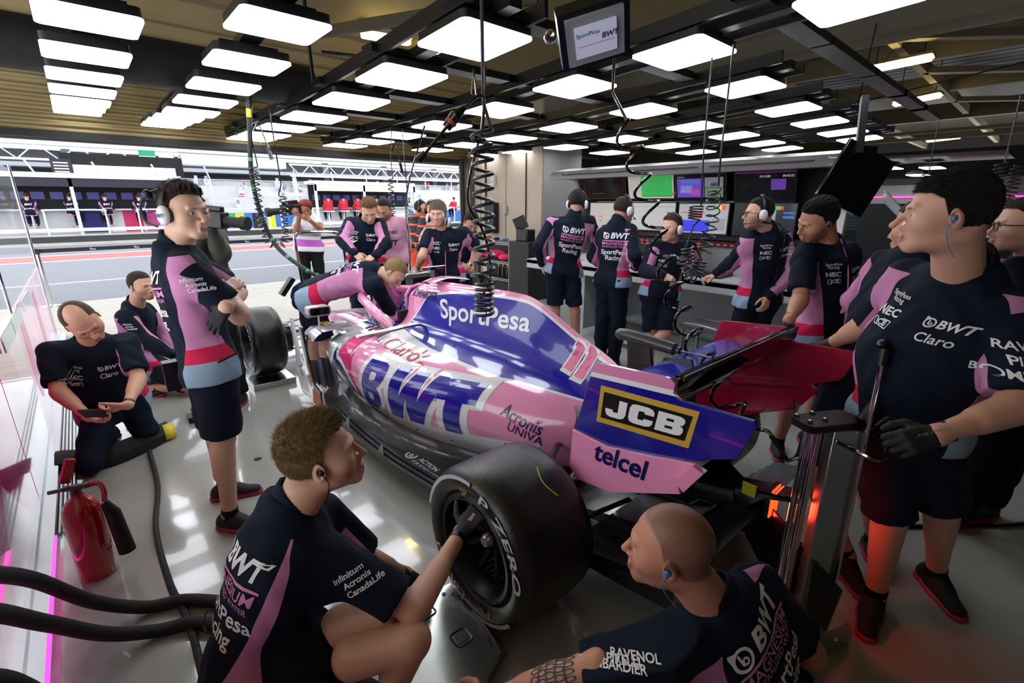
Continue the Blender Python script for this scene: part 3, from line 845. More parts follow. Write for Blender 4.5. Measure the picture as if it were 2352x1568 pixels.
# prints on clothing: u to the viewer's right when looking at the cloth, v up
def put(p, t, m, at, face, up=None, name='printed_logo', lim=.15, back=.25):
    """at: 3-d point near the cloth; face: outward direction"""
    bvh = p.get('_b') or bvh_of(p['shirt']); p['_b'] = bvh
    face = nrm(face); up = p['up'] if up is None else V(up); up = nrm(up-face*(up@face)); ex = np.cross(up, face)
    return decal(name, t, m, p['root'], castfn(bvh, at, ex, up, -face, .0025, back, .35+back, lim))
def back_print(p, k=1., side=0, face=None):
    s = p['s']; b = -p['fr'] if face is None else V(face); c = p['nk']-p['up']*.13*s+b*.1*s; st = .03
    ex = np.cross(p['up'], nrm(b)); c = c+ex*side
    Wm, Pm = MATS['white_print'], MATS['pink_print']
    L = lambda y: c-p['up']*y*s
    put(p, off2d(text2d('BWT', .075*s, .035, .15, 'LEFT', st), -.045*s, 0), Wm, L(0), b)
    put(p, off2d(drop_logo(.06*s), -.085*s, 0), Wm, L(0), b)
    put(p, poly2d([[(-.12*s, -.004), (.13*s, -.004), (.13*s, .004), (-.12*s, .004)]], st), Pm, L(.045), b, name='printed_stripe')
    put(p, text2d('MAGNESIUM', .044*s, .008, 0, 'CENTER', st), Pm, L(.072), b)
    put(p, text2d('MINERALIZED WATER', .024*s, .004, 0, 'CENTER', st), Pm, L(.103), b)
    put(p, text2d('SportPesa', .062*s, .018, 0, 'CENTER', st), Wm, L(.155), b)
    put(p, text2d('Racing', .062*s, .018, 0, 'CENTER', st), Wm, L(.21), b)
def chest_print(p, r=1, l=1, zipc=None):
    s = p['s']; f = p['fr']; c = p['nk']-p['up']*.15*s+f*.1*s; ex = p['sh']*-1   # towards the person's left = viewer's right
    Wm, Pm = MATS['white_print'], MATS['pink_print']; st = .03
    if l:
        a = c+ex*.085*s
        put(p, merge2d([off2d(drop_logo(.03*s), -.035*s, 0), off2d(text2d('BWT', .036*s, .03, .15, 'LEFT', st), -.018*s, 0)]), Wm, a, f)
        put(p, text2d('Claro', .038*s, .012, 0, 'CENTER', st), Wm, a-p['up']*.045*s, f)
    if r:
        a = c-ex*.085*s
        put(p, text2d('SportPesa\nRacing', .022*s, .01, 0, 'CENTER', st), Wm, a+p['up']*.03*s, f)
        put(p, text2d('NEC', .036*s, .03, 0, 'CENTER', st, 1.2), Wm, a-p['up']*.02*s, f)
        o = .07*s; w, h_ = .075*s, .026*s
        fr = poly2d([rrect(w, h_, .004*s), rrect(w-.006*s, h_-.006*s, .003*s)[::-1]])
        put(p, merge2d([fr, text2d('JCB', .026*s, .03, 0, 'CENTER', 0, 1.2)]), Wm, a-p['up']*.058*s, f)
def sleeve_print(p, q, lines, face, size=.022, at=.38, sp=.032, up=None):
    k = .8
    J = p['J']; a, b = J['s'+q], J['e'+q]; d = nrm(b-a); c = a+(b-a)*at
    for i, t in enumerate(lines):
        put(p, text2d(t, size*k*p['s'], .02, 0, 'CENTER', .03), MATS['white_print'], c+d*(i-(len(lines)-1)/2)*sp*k*p['s']+nrm(face)*.02, face, -d if up is None else up, back=.10)
# ---------------- the racing car ----------------
CO = V(1.93, 1.28, 0); PSI = R(.8)
car = empty('racing_car', CO, -PSI, 'pink, blue and white open wheel racing car raised in the middle of the garage', 'racing car')
CW = np.array(Matrix.Rotation(-PSI, 3, 'Z'))
def cw(a): return CO+CW@V(a)
PINK, BLUE, MAGENTA = 'F49AC6', '1210A6', 'E0287A'
def livery():
    m = mat('bodywork_paint', PINK, .22, coat=1., spec=.5); nt = m.node_tree; b = nt.nodes['Principled BSDF']
    d, s, y = attr(nt, 'lv')
    x, yy, z = objco(nt)
    w = ((y-1.30).mx(0)*.12)+.028+(((y-1.70).mx(0))*1.1)
    pinktop = d.lt(w); wtop = d.lt(w+.018)
    bnd = ((y*-1.+.66).mx(0)*-2.3)+5.55-((y-1.35).mx(0)*.7)
    blue = s.lt(bnd); stripe = s.lt(bnd+.26)
    c = rgbmix(nt, 0, PINK, PINK)
    low = (z+y*.145).lt(.515)*y.gt(.30)
    c = rgbmix(nt, low, c, 'F0F0F2')
    # white field over the sidepod shoulder
    wf = (s+(y-1.38).mx(0)*1.3+((y*-1.+1.38).mx(0)*7.)).lt(7.25)*y.lt(1.98)
    c = rgbmix(nt, wf, c, 'F2F3F5')
    mg = y.gt(1.955)*y.lt(2.20); c = rgbmix(nt, mg*s.gt(4.0), c, MAGENTA)
    sv = y.gt(2.20)*s.gt(3.0); c = rgbmix(nt, sv, c, 'B9BBC2')
    c = rgbmix(nt, stripe, c, 'F0F0F2')
    c = rgbmix(nt, blue, c, BLUE); 
    c = rgbmix(nt, wtop*y.lt(2.0), c, 'F0F0F2'); c = rgbmix(nt, pinktop*y.lt(2.0), c, PINK)
    nt.links.new(c.s, b.inputs['Base Color'])
    return m
LIV = livery()
pw = mat('paint_white', 'EEF0F3', .22, coat=1.); pp = mat('paint_pink', PINK, .22, coat=1.); pb = mat('paint_blue', BLUE, .2, coat=1.)
pm = mat('paint_magenta', 'C3154F', .25, coat=.8); navyp = mat('paint_navy', '16165F', .25, coat=.6); ps_ = mat('paint_silver', 'B4B6BD', .25, .6, coat=.8)
cf = mat('carbon', '17181A', .32, coat=.5, bump=(700, .15)); cfl = mat('carbon_worn', '37383A', .35, .3, coat=.4, var=(7, '1C1D1E', .8, (1, .25, 1)))
rub = mat('tyre_rubber', '101112', .30, bump=(160, .15), var=(9, '1E2023', .7, (.25, 3, 3)), spec=.6); rubs = mat('tyre_sidewall', '141516', .5, bump=(200, .2))
alu = mat('machined_metal', 'A9ABAE', .25, 1., var=(6, '7E8084', .6)); dkm = mat('dark_metal', '232427', .35, .8); gm = mat('gloss_black', '08080A', .12, coat=.6)
blk = mat('matt_black', '0B0B0C', .7); gold = mat('gold_print', 'C9A23A', .4); yel = mat('yellow_tape', 'D8D32A', .6); ltg = mat('tyre_white', 'C9C9CB', .5)
# profile sections: y -> 13 points (|x|, z)
SEC = [
 (-.02, [(.0,.85),(.01,.83),(.02,.79),(.04,.75),(.06,.71),(.08,.68),(.10,.64),(.12,.59),(.13,.54),(.13,.49),(.11,.44),(.09,.40),(.07,.38)]),
 (.10, [(.0,.93),(.012,.89),(.03,.83),(.055,.77),(.085,.72),(.115,.685),(.15,.65),(.185,.60),(.20,.53),(.20,.46),(.17,.40),(.13,.35),(.10,.32)]),
 (.33, [(.0,1.02),(.012,.97),(.035,.89),(.07,.81),(.12,.75),(.18,.72),(.25,.685),(.31,.63),(.345,.55),(.34,.46),(.29,.37),(.22,.30),(.17,.27)]),
 (.61, [(.0,1.14),(.015,1.08),(.05,.98),(.09,.88),(.145,.80),(.22,.755),(.31,.72),(.39,.665),(.44,.58),(.445,.47),(.39,.35),(.30,.25),(.25,.21)]),
 (.76, [(.0,1.175),(.018,1.11),(.058,1.0),(.10,.90),(.155,.815),(.24,.765),(.34,.73),(.43,.675),(.485,.585),(.49,.47),(.43,.34),(.34,.235),(.30,.19)]),
 (1.2, [(.0,1.165),(.04,1.13),(.09,1.03),(.135,.93),(.185,.84),(.27,.785),(.38,.745),(.50,.69),(.575,.60),(.585,.47),(.53,.32),(.455,.205),(.44,.165)]),
 (1.6, [(.0,1.15),(.065,1.125),(.115,1.04),(.145,.94),(.185,.85),(.26,.79),(.38,.755),(.52,.705),(.615,.615),(.63,.48),(.58,.32),(.51,.20),(.495,.16)]),
 (1.85, [(.0,1.125),(.075,1.105),(.125,1.04),(.145,.95),(.175,.86),(.24,.80),(.36,.765),(.52,.715),(.63,.625),(.645,.485),(.59,.32),(.52,.20),(.505,.16)]),
 (2.02, [(.0,1.06),(.07,1.045),(.11,1.0),(.125,.93),(.16,.85),(.23,.79),(.34,.76),(.51,.715),(.63,.63),(.65,.49),(.595,.32),(.52,.20),(.50,.16)]),
]
SECF = [
 (2.0, [(.22,.42),(.225,.60),(.235,.72),(.25,.775),(.28,.79),(.31,.785),(.38,.765),(.51,.72),(.63,.635),(.652,.49),(.598,.32),(.52,.20),(.50,.16)]),
 (2.2, [(.22,.42),(.225,.60),(.235,.70),(.25,.75),(.28,.762),(.32,.755),(.40,.735),(.53,.695),(.635,.615),(.655,.48),(.60,.32),(.51,.20),(.485,.16)]),
 (2.40, [(.215,.42),(.22,.60),(.23,.69),(.245,.735),(.275,.742),(.32,.735),(.40,.715),(.53,.675),(.63,.60),(.648,.48),(.59,.33),(.49,.20),(.455,.16)]),
 (2.50, [(.21,.42),(.215,.60),(.225,.685),(.24,.725),(.27,.732),(.32,.725),(.40,.705),(.52,.665),(.615,.595),(.632,.48),(.575,.34),(.47,.22),(.43,.17)]),
]
def loft(SEC_, sg, nj=8, ni=10):
    Y = np.array([s[0] for s in SEC_]); P = np.array([s[1] for s in SEC_], float)     # stations x 13 x 2
    rows = []
    for k in range(P.shape[0]):
        c = smoothpath([(p[0], p[1], 0) for p in P[k]], nj); rows.append(np.array(c)[:, :2])
    rows = np.array(rows); rows[:, :, 0] = np.maximum(rows[:, :, 0], 0)
    out = []
    seq = [np.concatenate([[Y[k]], rows[k].ravel()]) for k in range(len(Y))]
    def interp(a, b, c, d, t): return .5*((2*b)+(-a+c)*t+(2*a-5*b+4*c-d)*t*t+(-a+3*b-3*c+d)*t**3)
    n = len(seq)
    for i in range(n-1):
        a = seq[i-1] if i else seq[0]*2-seq[1]; b, c = seq[i], seq[i+1]; d = seq[i+2] if i+2 < n else seq[-1]*2-seq[-2]
        for t in np.arange(ni)/ni:
            # centripetal-like: linear in y, cubic with tangent limits
            h = c[0]-b[0]; m0 = (c-a)/max(c[0]-a[0], 1e-6)*h; m1 = (d-b)/max(d[0]-b[0], 1e-6)*h
            h00, h10, h01, h11 = 2*t**3-3*t*t+1, t**3-2*t*t+t, -2*t**3+3*t*t, t**3-t*t
            out.append(h00*b+h10*m0+h01*c+h11*m1)
    out.append(seq[-1])
    G = []; A = []
    for r in out:
        y = r[0]; q = r[1:].reshape(-1, 2); top = q[0, 1]
        G.append([(sg*max(p[0], 0), y, p[1]) for p in q]); A.append([(top-p[1], j/nj, y) for j, p in enumerate(q)])
    return np.array(G), np.array(A)
def loftobj(name, SEC_, mats, sgs=(-1, 1), d0=0):
    PP, QQ, AA = [], [], []; b = 0
    for sg in sgs:
        G, A = loft(SEC_, sg); ni, nj = G.shape[:2]
        idx = np.arange(ni*nj).reshape(ni, nj)+b
        q = np.stack([idx[:-1, :-1], idx[1:, :-1], idx[1:, 1:], idx[:-1, 1:]], -1).reshape(-1, 4)
        if sg > 0: q = q[:, ::-1]
        PP.append(G.reshape(-1, 3)); QQ.append(q); A = A.reshape(-1, 3); A[:, 0] += d0; AA.append(A); b += ni*nj
    return meshobj(name, np.concatenate(PP), np.concatenate(QQ), mats, car, {'lv': np.concatenate(AA)})
cover = loftobj('engine_cover', SEC, LIV)
pods = loftobj('sidepods', SECF, LIV, d0=1.)
BV = bvh_of(cover); BVF = bvh_of(pods)
# air intake face above the helmet
mb = MB(); pr = [(x, z) for x, z in [(-.10, .93), (-.105, 1.0), (-.07, 1.05), (0, 1.065), (.07, 1.05), (.105, 1.0), (.10, .93), (.05, .90), (-.05, .90)]]
mb.prism(pr, (0, 2.03, 0), (1, 0, 0), (0, 0, 1), .02); mb.build('air_intake', gm, car)
mb = MB(); mb.tube([(p[0]*1.12, 2.045, .985+(p[1]-.985)*1.14) for p in pr], .016, 8, closed=True); mb.build('intake_rim', pp, car)
# shark-fin stiffener, small top wing and camera pod on the roll hoop
mb = MB(); mb.prism(rrect(.20, .13, .03), (0, 1.80, 1.235), (1, 0, 0), (0, .1, .02), .025); mb.box((-.016, 1.77, 1.13), (.016, 1.83, 1.23)); mb.build('camera_pod', gm, car)
mb = MB()
mb.grid([[(x, 1.62+.06*abs(x)/.2*-1+v, 1.155+.02*math.cos(x*9)+.012*k) for k, v in ((0, 0), (1, .07), (0, .14), (-.6, .07), (0, 0))] for x in np.linspace(-.17, .17, 11)]); mb.build('roll_hoop_winglet', pp, car)
# sidepod inlets (dark) and silver lips
for sg in (-1, 1):
    mb = MB(); mb.prism([(sg*x, z) for x, z in [(.30, .45), (.30, .70), (.40, .69), (.52, .65), (.60, .585), (.615, .48), (.56, .36), (.44, .30)]], (0, 2.485, 0), (1, 0, 0), (0, 0, 1), .02); mb.build('inlet_mouth', gm, car)
# tub / nose
NS = [(4.62, .05, .05, .40, .34), (4.45, .10, .07, .44, .30), (4.1, .13, .10, .52, .28), (3.7, .17, .13, .60, .26), (3.3, .21, .17, .655, .24), (2.95, .25, .21, .69, .20), (2.7, .275, .25, .715, .18), (2.48, .29, .28, .725, .16)]
G = []
for y, w, wb, zt, zb in NS:
    G.append([(-wb, y, zb), (-w, y, zb+.3*(zt-zb)), (-w, y, zt-.07), (-w*.85, y, zt-.015), (-w*.4, y, zt), (w*.4, y, zt), (w*.85, y, zt-.015), (w, y, zt-.07), (w, y, zb+.3*(zt-zb)), (wb, y, zb), (-wb, y, zb)])
mb = MB(); mb.grid(G)
m = mat('nose_paint', PINK, .22, coat=1.); nt = m.node_tree; x_, y_, z_ = objco(nt)
c = rgbmix(nt, z_.lt(.50), PINK, 'B4B6BD'); c = rgbmix(nt, (x_.abs().lt(.07))*z_.gt(.5), c, 'F0F0F2'); c = rgbmix(nt, y_.gt(4.15), c, MAGENTA); nt.links.new(c.s, nt.nodes['Principled BSDF'].inputs['Base Color'])
mb.build('nose', m, car, ang=50)
mb = MB(); mb.prism(rrect(.34, .50, .14), (0, 2.62, .728), (1, 0, 0), (0, 1, -.02), .02); mb.build('cockpit_front_deck', pp, car)
mb = MB(); mb.box((-.22, 2.0, .20), (.22, 2.9, .24)); mb.box((-.22, 1.98, .24), (.22, 2.02, .9)); mb.build('cockpit_tub', blk, car)
mb = MB()
for sg in (-1, 1): mb.tube(smoothpath([(sg*.235, 1.99, .79), (sg*.24, 2.2, .77), (sg*.23, 2.5, .74), (sg*.14, 2.72, .735), (0, 2.78, .735)], 6), .022, 8)
mb.build('cockpit_rim', pb, car)
# halo
mb = MB(); H_ = [(-.30, 1.98, .80), (-.335, 2.10, .86), (-.325, 2.30, .915), (-.27, 2.55, .935), (-.15, 2.74, .935), (0, 2.80, .93), (.15, 2.74, .935), (.27, 2.55, .935), (.325, 2.30, .915), (.335, 2.10, .86), (.30, 1.98, .80)]
hp_ = smoothpath(H_, 8)
mb.tube(hp_, [.030+.012*abs(math.cos(i/len(hp_)*PI)) for i in range(len(hp_))], 12); mb.build('halo', pp, car)
mb = MB(); mb.tube(smoothpath([(0, 2.80, .93), (0, 2.88, .84), (0, 2.93, .70)], 5), .018, 10); mb.build('halo_pillar', pw, car)
for sg in (-1, 1):
    mb = MB(); mb.prism([(0, 0), (.36, -.04), (.42, -.10), (.30, -.16), (.12, -.17), (-.06, -.16), (-.06, -.06)], (sg*.318, 1.98, .87), (sg*-.05, 1, .22), (sg*.0, -.10, 1), .022)
    hf = mb.build('halo_fairing', pw, car)
    if sg < 0:
        t = text2d('NEC', .11, .03, .1, 'CENTER'); decal('printed_logo', t, navyp, hf, flatfn((-.334, 2.16, .80), (-.04, -.94, -.24), (0, -.12, .98)))
# mirrors, deflectors
for sg in (-1, 1):
    mb = MB(); mb.prism(rrect(.17, .075, .02), (sg*.70, 2.40, .905), (1, 0, 0), (0, 0, 1), .09); mi = mb.build('mirror_housing', ps_, car, bevel=.008)
    mb = MB(); mb.prism(rrect(.145, .055, .012), (sg*.70, 2.352, .905), (1, 0, 0), (0, 0, 1), .004); mb.build('mirror_glass', mat('mirror_glass', '15181C', .05, .9), mi)
    mb = MB(); mb.tube([(sg*.70, 2.40, .87), (sg*.69, 2.44, .70)], .007, 6); mb.prism([(0, -.02), (.34, .0), (.34, .03), (0, .03)], (sg*.63, 2.40, .885), (-sg, .1, -.1), (0, 1, 0), .012); mb.build('mirror_stay', pw, mi)
    # sidepod wing ahead of inlet
    G = []
    for t in np.linspace(0, 1, 10):
        x = .44+.33*t; z = .735-.005*t-.13*max(0, t-.8)**1.2*3
        G.append([(sg*x, 2.40-.03*t, z), (sg*x, 2.52-.02*t, z+.018), (sg*x, 2.66-.04*t, z+.004), (sg*x, 2.52-.02*t, z-.012), (sg*x, 2.40-.03*t, z)])
    mb = MB(); mb.grid(G); df = mb.build('sidepod_wing', ps_, car, ang=0)
    if sg < 0: decal('printed_logo', merge2d([text2d('JCB', .045, .03, 0, 'CENTER'), poly2d([rrect(.15, .06, .01), rrect(.135, .045, .008)[::-1]])]), gold, df, flatfn((-.60, 2.52, .762), (.1, -.995, 0), (.995, .1, 0)))
    mb = MB(); mb.tube(smoothpath([(sg*.775, 2.50, .70), (sg*.79, 2.50, .5), (sg*.77, 2.46, .25), (sg*.72, 2.42, .16)], 5), .008, 6); mb.build('wing_stay', cf, car)
# black curved blade on the pod shoulder and louvres
mb = MB(); P = smoothpath([(-.20, 1.66, .84), (-.27, 1.62, .865), (-.36, 1.64, .86), (-.45, 1.72, .83), (-.53, 1.86, .79), (-.58, 1.96, .755)], 6)
mb.grid([[p+V(0, -.012, .01), p+V(0, .045, .012), p+V(0, .045, .0), p+V(0, -.012, -.004), p+V(0, -.012, .01)] for p in P]); mb.build('shoulder_blade', mat('blade_white', 'E9ECEF', .25, coat=.8), car)
mb = MB(); mb.tube([p+V(0, -.014, .003) for p in P], .0055, 6); mb.build('blade_edge', gm, car)
for i in range(5):
    x0 = -.33-i*.006; y0 = 2.10-i*.06
    mb = MB(); mb.prism([(0, 0), (.11, .0), (.10, .035), (.0, .012)], (x0-.02, y0, .792-i*.003), (-1, -.18, -.12), (0, 1, -.05), .006); mb.build('cooling_louvre', gm, car)
# lettering on the flanks
def bil(TL, TR, BL, BR, bv=BV, x0=-1.1, d=(1, 0, 0), eps=.003, xf=None):
    def f(u, v):
        a = V(TL)*(1-u)+V(TR)*u; b = V(BL)*(1-u)+V(BR)*u; q = b*(1-v)+a*v
        loc, no, i, ds = bv.ray_cast(Vector((x0, q[0], q[1])), Vector(d), 2.)
        if loc is None: return None
        if no.x > 0: no = -no
        return loc+no*eps
    return f
def offpoly(p, d):
    n = len(p); out = []; ar = sum(p[i][0]*p[(i+1) % n][1]-p[(i+1) % n][0]*p[i][1] for i in range(n)); s = 1 if ar > 0 else -1
    for i in range(n):
        a, b, c = V(p[i-1]), V(p[i]), V(p[(i+1) % n]); e1, e2 = nrm(b-a), nrm(c-b)
        n1, n2 = V(e1[1], -e1[0])*s, V(e2[1], -e2[0])*s; m = n1+n2; k = m@m
        q = m*(2/k) if k > .35 else m/math.sqrt(max(k, 1e-6))*1.7
        out.append(tuple(b+q*d))
    return out
gB = [[(0, 0), (.50, 0), (.70, .05), (.82, .16), (.84, .32), (.78, .45), (.66, .53), (.78, .60), (.88, .74), (.86, .88), (.76, .97), (.58, 1), (.0, 1)],
      [(.30, .66), (.30, .82), (.48, .82), (.55, .79), (.56, .70), (.48, .66)], [(.28, .20), (.28, .38), (.46, .38), (.54, .34), (.54, .24), (.46, .20)]]
gW = [[(.22, 0), (.62, 0), (.80, .52), (.86, 0), (1.28, 0), (1.72, 1), (1.32, 1), (1.14, .50), (1.08, 1), (.74, 1), (.54, .50), (.50, 1), (.08, 1)]]
gT = [[(.26, 0), (.66, 0), (.66, .66), (.94, .66), (.94, 1), (.0, 1), (.0, .66), (.26, .66)]]
def bwt(dx=(0, 1.02, 2.62), sh=.0, w=3.56):
    L = []; O = []
    for gl, x in ((gB, dx[0]), (gW, dx[1]), (gT, dx[2])):
        ls = [[((p[0]+x+sh*(p[1]-.5))/w, p[1]) for p in l] for l in gl]; L.append(poly2d(ls, .05))
        O.append(poly2d([offpoly(ls[0], .0) if 0 else [(q[0], q[1]) for q in offpoly([(p[0]*w*.42, p[1]) for p in ls[0]], .075)]]))
        O[-1] = (O[-1][0]/V(w*.42, 1), O[-1][1])
        bm = bmesh.new(); vs = [bm.verts.new((p[0], p[1], 0)) for p in O[-1][0]]
        for f in O[-1][1]:
            try: bm.faces.new([vs[i] for i in f])
            except ValueError: pass
        gridcut(bm, .05); bm.verts.index_update(); O[-1] = (np.array([(v.co.x, v.co.y) for v in bm.verts]), [[v.index for v in f.verts] for f in bm.faces]); bm.free()
    return merge2d(L), merge2d(O)
Lt, Ot = bwt()
q4 = dict(TL=(1.70, .66), TR=(.68, .71), BL=(1.95, .235), BR=(.70, .40))
decal('printed_outline', Ot, pw, car, bil(**q4, eps=.002)); decal('printed_letters', Lt, pb, car, bil(**q4, eps=.004), 'large blue BWT lettering with white outline')
# drop mark ahead of the letters
q5 = dict(TL=(2.40, .60), TR=(2.04, .62), BL=(2.42, .24), BR=(2.05, .22))
BVA = BVHTree.FromPolygons([v.co[:] for o in (cover, pods) for v in o.data.vertices], [tuple(i+b for i in p.vertices) for o, b in ((cover, 0), (pods, len(cover.data.vertices))) for p in o.data.polygons])
dr = [(.5+.62*math.sin(a)*.8, .36+.46*-math.cos(a)) for a in np.linspace(R(0), R(360), 25)[:-1]]
dr = [(x, y if not (.30 < x < .50 and y > .55) else y+.28) for x, y in dr]
din = [(.5+.62*math.sin(a)*.36, .34+.46*-math.cos(a)*.55) for a in np.linspace(R(360), R(0), 25)[:-1]]
decal('printed_outline', poly2d([offpoly(dr, .10)], .12), pw, car, bil(**q5, bv=BVA, eps=.002)); decal('printed_drop', poly2d([dr, din], .12), navyp, car, bil(**q5, bv=BVA, eps=.004))
def cartext(s, size, m, TLy, z, dirv=(-1, .0), bold=.02, sh=0, xs=1., bv=BVA, nm='printed_logo', x0=-1.1):
    t = text2d(s, size, bold, sh, 'LEFT', .04, xs); dv = nrm(dirv); pv = V(-dv[1], dv[0])
    pv = -pv if pv[1] < 0 else pv
    def f(u, v):
        q = V(TLy, z)+dv*u+pv*v
        loc, no, i, ds = bv.ray_cast(Vector((x0, q[0], q[1])), Vector((1, 0, 0)), 2.)
        if loc is None: return None
        return loc+(no if no.x < 0 else -no)*.004
    return decal(nm, t, m, car, f)
_t = text2d('SportPesa', .2, .018, 0, 'LEFT', .04); _x = _t[0]; _lo, _hi = _x.min(0), _x.max(0)
decal('printed_logo', ((_x-_lo)/(_hi-_lo), _t[1]), pw, car, bil(TL=(1.56, 1.05), TR=(.68, 1.085), BL=(1.47, .885), BR=(.66, .935)))
cartext('Acronis', .092, navyp, .52, .622, (-1, -.27), .006, 0, .85); cartext('UNIVA', .07, navyp, .47, .545, (-1, -.27), .0, 0, .95)
cartext('BOMBARDIER', .075, navyp, 1.93, 1.045, (-1, .02), .02, .2, .7)
# 11 as pink bars with white border
for Q in (dict(TL=(.328, .985), TR=(.252, .955), BL=(.375, .83), BR=(.305, .812)), dict(TL=(.240, .978), TR=(.172, .945), BL=(.298, .803), BR=(.225, .79))):
    o1 = [(0, 0), (.8, 0), (.8, .92), (.5, 1), (0, .98), (0, .80), (.15, .80)]
    decal('printed_outline', poly2d([offpoly(o1, .13)], .25), pw, car, bil(**Q, bv=BV, eps=.002)); decal('race_number', poly2d([o1], .25), mat('paint_hotpink', 'E0287A', .25, coat=.8), car, bil(**Q, bv=BV, eps=.004))
# Claro on the white shoulder
def topfn(o, ex, ey, bv=BVA):
    o, ex, ey = V(o), V(ex), V(ey)
    def f(u, v):
        q = o+ex*u+ey*v; loc, no, i, ds = bv.ray_cast(Vector(q), Vector((.35, 0, -1)), 2.)
        return None if loc is None else loc+(no if no.z > 0 else -no)*.004
    return f
rd = mat('paint_red', 'C22B45', .3, coat=.6)
t = text2d('Claro', .20, .004, 0, 'LEFT', .04); decal('printed_logo', t, rd, car, topfn((-.535, 1.78, 1.0), (.0, -1, 0), (1, .0, 0)))
decal('printed_logo', merge2d([off2d(poly2d([rrect(.05, .014, .002)]), .52, -.03), off2d(poly2d([rrect(.06, .014, .002)]), .49, .04, R(50)), off2d(poly2d([rrect(.05, .012, .002)]), .43, .07, R(95))]), rd, car, topfn((-.535, 1.78, 1.0), (.0, -1, 0), (1, .0, 0)))
# fasteners along the panel line
mb = MB()
for y, z in ((1.65, .235), (1.3, .24), (.98, .26), (1.2, .80), (.75, .80), (.5, .42)):
    loc, no, i, ds = BV.ray_cast(Vector((-1.1, y, z)), Vector((1, 0, 0)), 2.)
    if loc is not None: mb.sphere(loc, .006, 8)
mb.build('fasteners', dkm, car)
# ---------------- floor ----------------
fl = [(-.30, .32), (-.38, .52), (-.60, .62), (-.72, .70), (-.775, 1.2), (-.785, 1.7), (-.76, 2.2), (-.70, 2.55), (-.55, 2.75), (-.35, 2.85)]
fl = fl+[(-x, y) for x, y in fl[::-1]]
mb = MB(); mb.prism(fl, (0, 0, .125), (1, 0, 0), (0, 1, 0), .02); mb.build('floor_panel', cfl, car)
mb = MB()
for k, (dx, z) in enumerate(((-.0, .150), (.03, .158), (.06, .166))):
    P = smoothpath([(-.715+dx, .72, z), (-.77+dx, 1.2, z), (-.78+dx, 1.7, z), (-.755+dx, 2.2, z)], 8)
    mb.grid([[p+V(-.012, 0, -.012), p+V(-.010, 0, .004), p+V(.010, 0, .006), p+V(.012, 0, -.012)] for p in P])
mb.build('floor_edge_strakes', cfl, car)
mb = MB()
for sg in (-1, 1):
    P1 = [(sg*.50, 2.45), (sg*.54, 2.2), (sg*.56, 1.9), (sg*.54, 1.5), (sg*.47, 1.15), (sg*.36, .85), (sg*.28, .62)]
    mb.grid([[(x, y, .20), (x+sg*.025, y, .165), (x+sg*.06, y, .145), (x+sg*.12, y, .137)] for x, y in smoothpath([(a, b, 0) for a, b in P1], 6) for x, y in [(x, y)]] if 0 else [[(p[0], p[1], .215), (p[0]+sg*.02, p[1], .17), (p[0]+sg*.06, p[1], .145), (p[0]+sg*.13, p[1], .1365)] for p in smoothpath([(a, b, 0) for a, b in P1], 6)])
mb.build('floor_fillet', cfl, car)
for y in (1.78, 1.25): mb = MB(); mb.prism([(0, 0), (.10, 0), (.02, .10), (0, .10)], (-.775, y, .14), (0, 1, 0), (.02, 0, 1), .004); mb.tube([(-.775, y+.01, .24), (-.745, y+.0, .245)], .005, 5); mb.build('floor_fin', alu, car)
decal('printed_logo', merge2d([text2d('ACTION', .05, .02, 0, 'LEFT'), off2d(text2d('FOR ROAD SAFETY', .036, .01, 0, 'LEFT'), -.02, -.045), off2d(text2d('FIA', .03, .03, 0, 'LEFT'), 0, .04), off2d(drop_logo(.09), -.08, -.01)]), pw, car, flatfn((-.60, 1.10, .1375), (.04, -1, 0), (1, .04, 0)))
# ---------------- bargeboards ----------------
def blade(name, pts, m, th=.010, yv=(0, 1, 0), parent=None, o=(0, 0, 0), x=-.78, lean=0.):
    mb = MB(); mb.prism(pts, (x, 0, 0), (lean, 1, 0), (0, 0, 1), th); return mb.build(name, m, parent or car, bevel=.002)
for sg in (-1, 1):
    b1 = blade('bargeboard', [(3.02, .74), (2.95, .75), (2.86, .40), (2.72, .33), (2.60, .28), (2.62, .10), (2.95, .09), (3.02, .25), (2.98, .45)], pw, .014, x=sg*.74+sg*2.8*.02*0)
    b2 = blade('bargeboard', [(2.70, .74), (2.62, .75), (2.56, .45), (2.50, .32), (2.30, .28), (2.28, .10), (2.58, .09), (2.66, .3), (2.66, .5)], pw, .014, x=sg*.77)
    mb = MB(); mb.prism([(2.63, .74), (2.58, .74), (2.50, .42), (2.42, .30), (2.30, .27), (2.30, .25), (2.45, .26), (2.56, .42)], (sg*.78, 0, 0), (0, 1, 0), (0, 0, 1), .02); mb.build('blade_trim', cf, b2)
    terr = mat('test_panel_terracotta', 'B5664A', .55)
    for pl in ([(2.535, .47), (2.49, .47), (2.45, .31), (2.50, .30)], [(2.47, .255), (2.30, .26), (2.30, .12), (2.50, .12)]):
        mb = MB(); mb.prism(pl, (sg*.79, 0, 0), (0, 1, 0), (0, 0, 1), .004); mb.build('test_panel', terr, b2)
    if sg < 0:
        for bb, y in ((b1, 2.86), (b2, 2.55)):
            decal('printed_logo', merge2d([off2d(text2d('BWT', .05, .03, .1, 'CENTER'), 0, .055), off2d(drop_logo(.06), 0, 0)]), navyp, bb, flatfn((-.748-.03*(y < 2.7), y+.0, .27), (0, -.9, .3), (0, .3, .9)))
    for k in range(4):
        mb = MB(); mb.prism([(0, 0), (.20, .02), (.18, .24), (.03, .26)], (sg*(.66-.03*k), 2.70-.07*k, .14+.02*k), (sg*.12, 1, 0), (0, 0, 1), .006); mb.build('turning_vane', ps_ if k % 2 else cf, car)
    mb = MB(); mb.prism(rrect(.20, .62, .05), (sg*.66, 2.62, .10), (1, 0, 0), (0, 1, 0), .012); mb.build('footplate', pw, car)
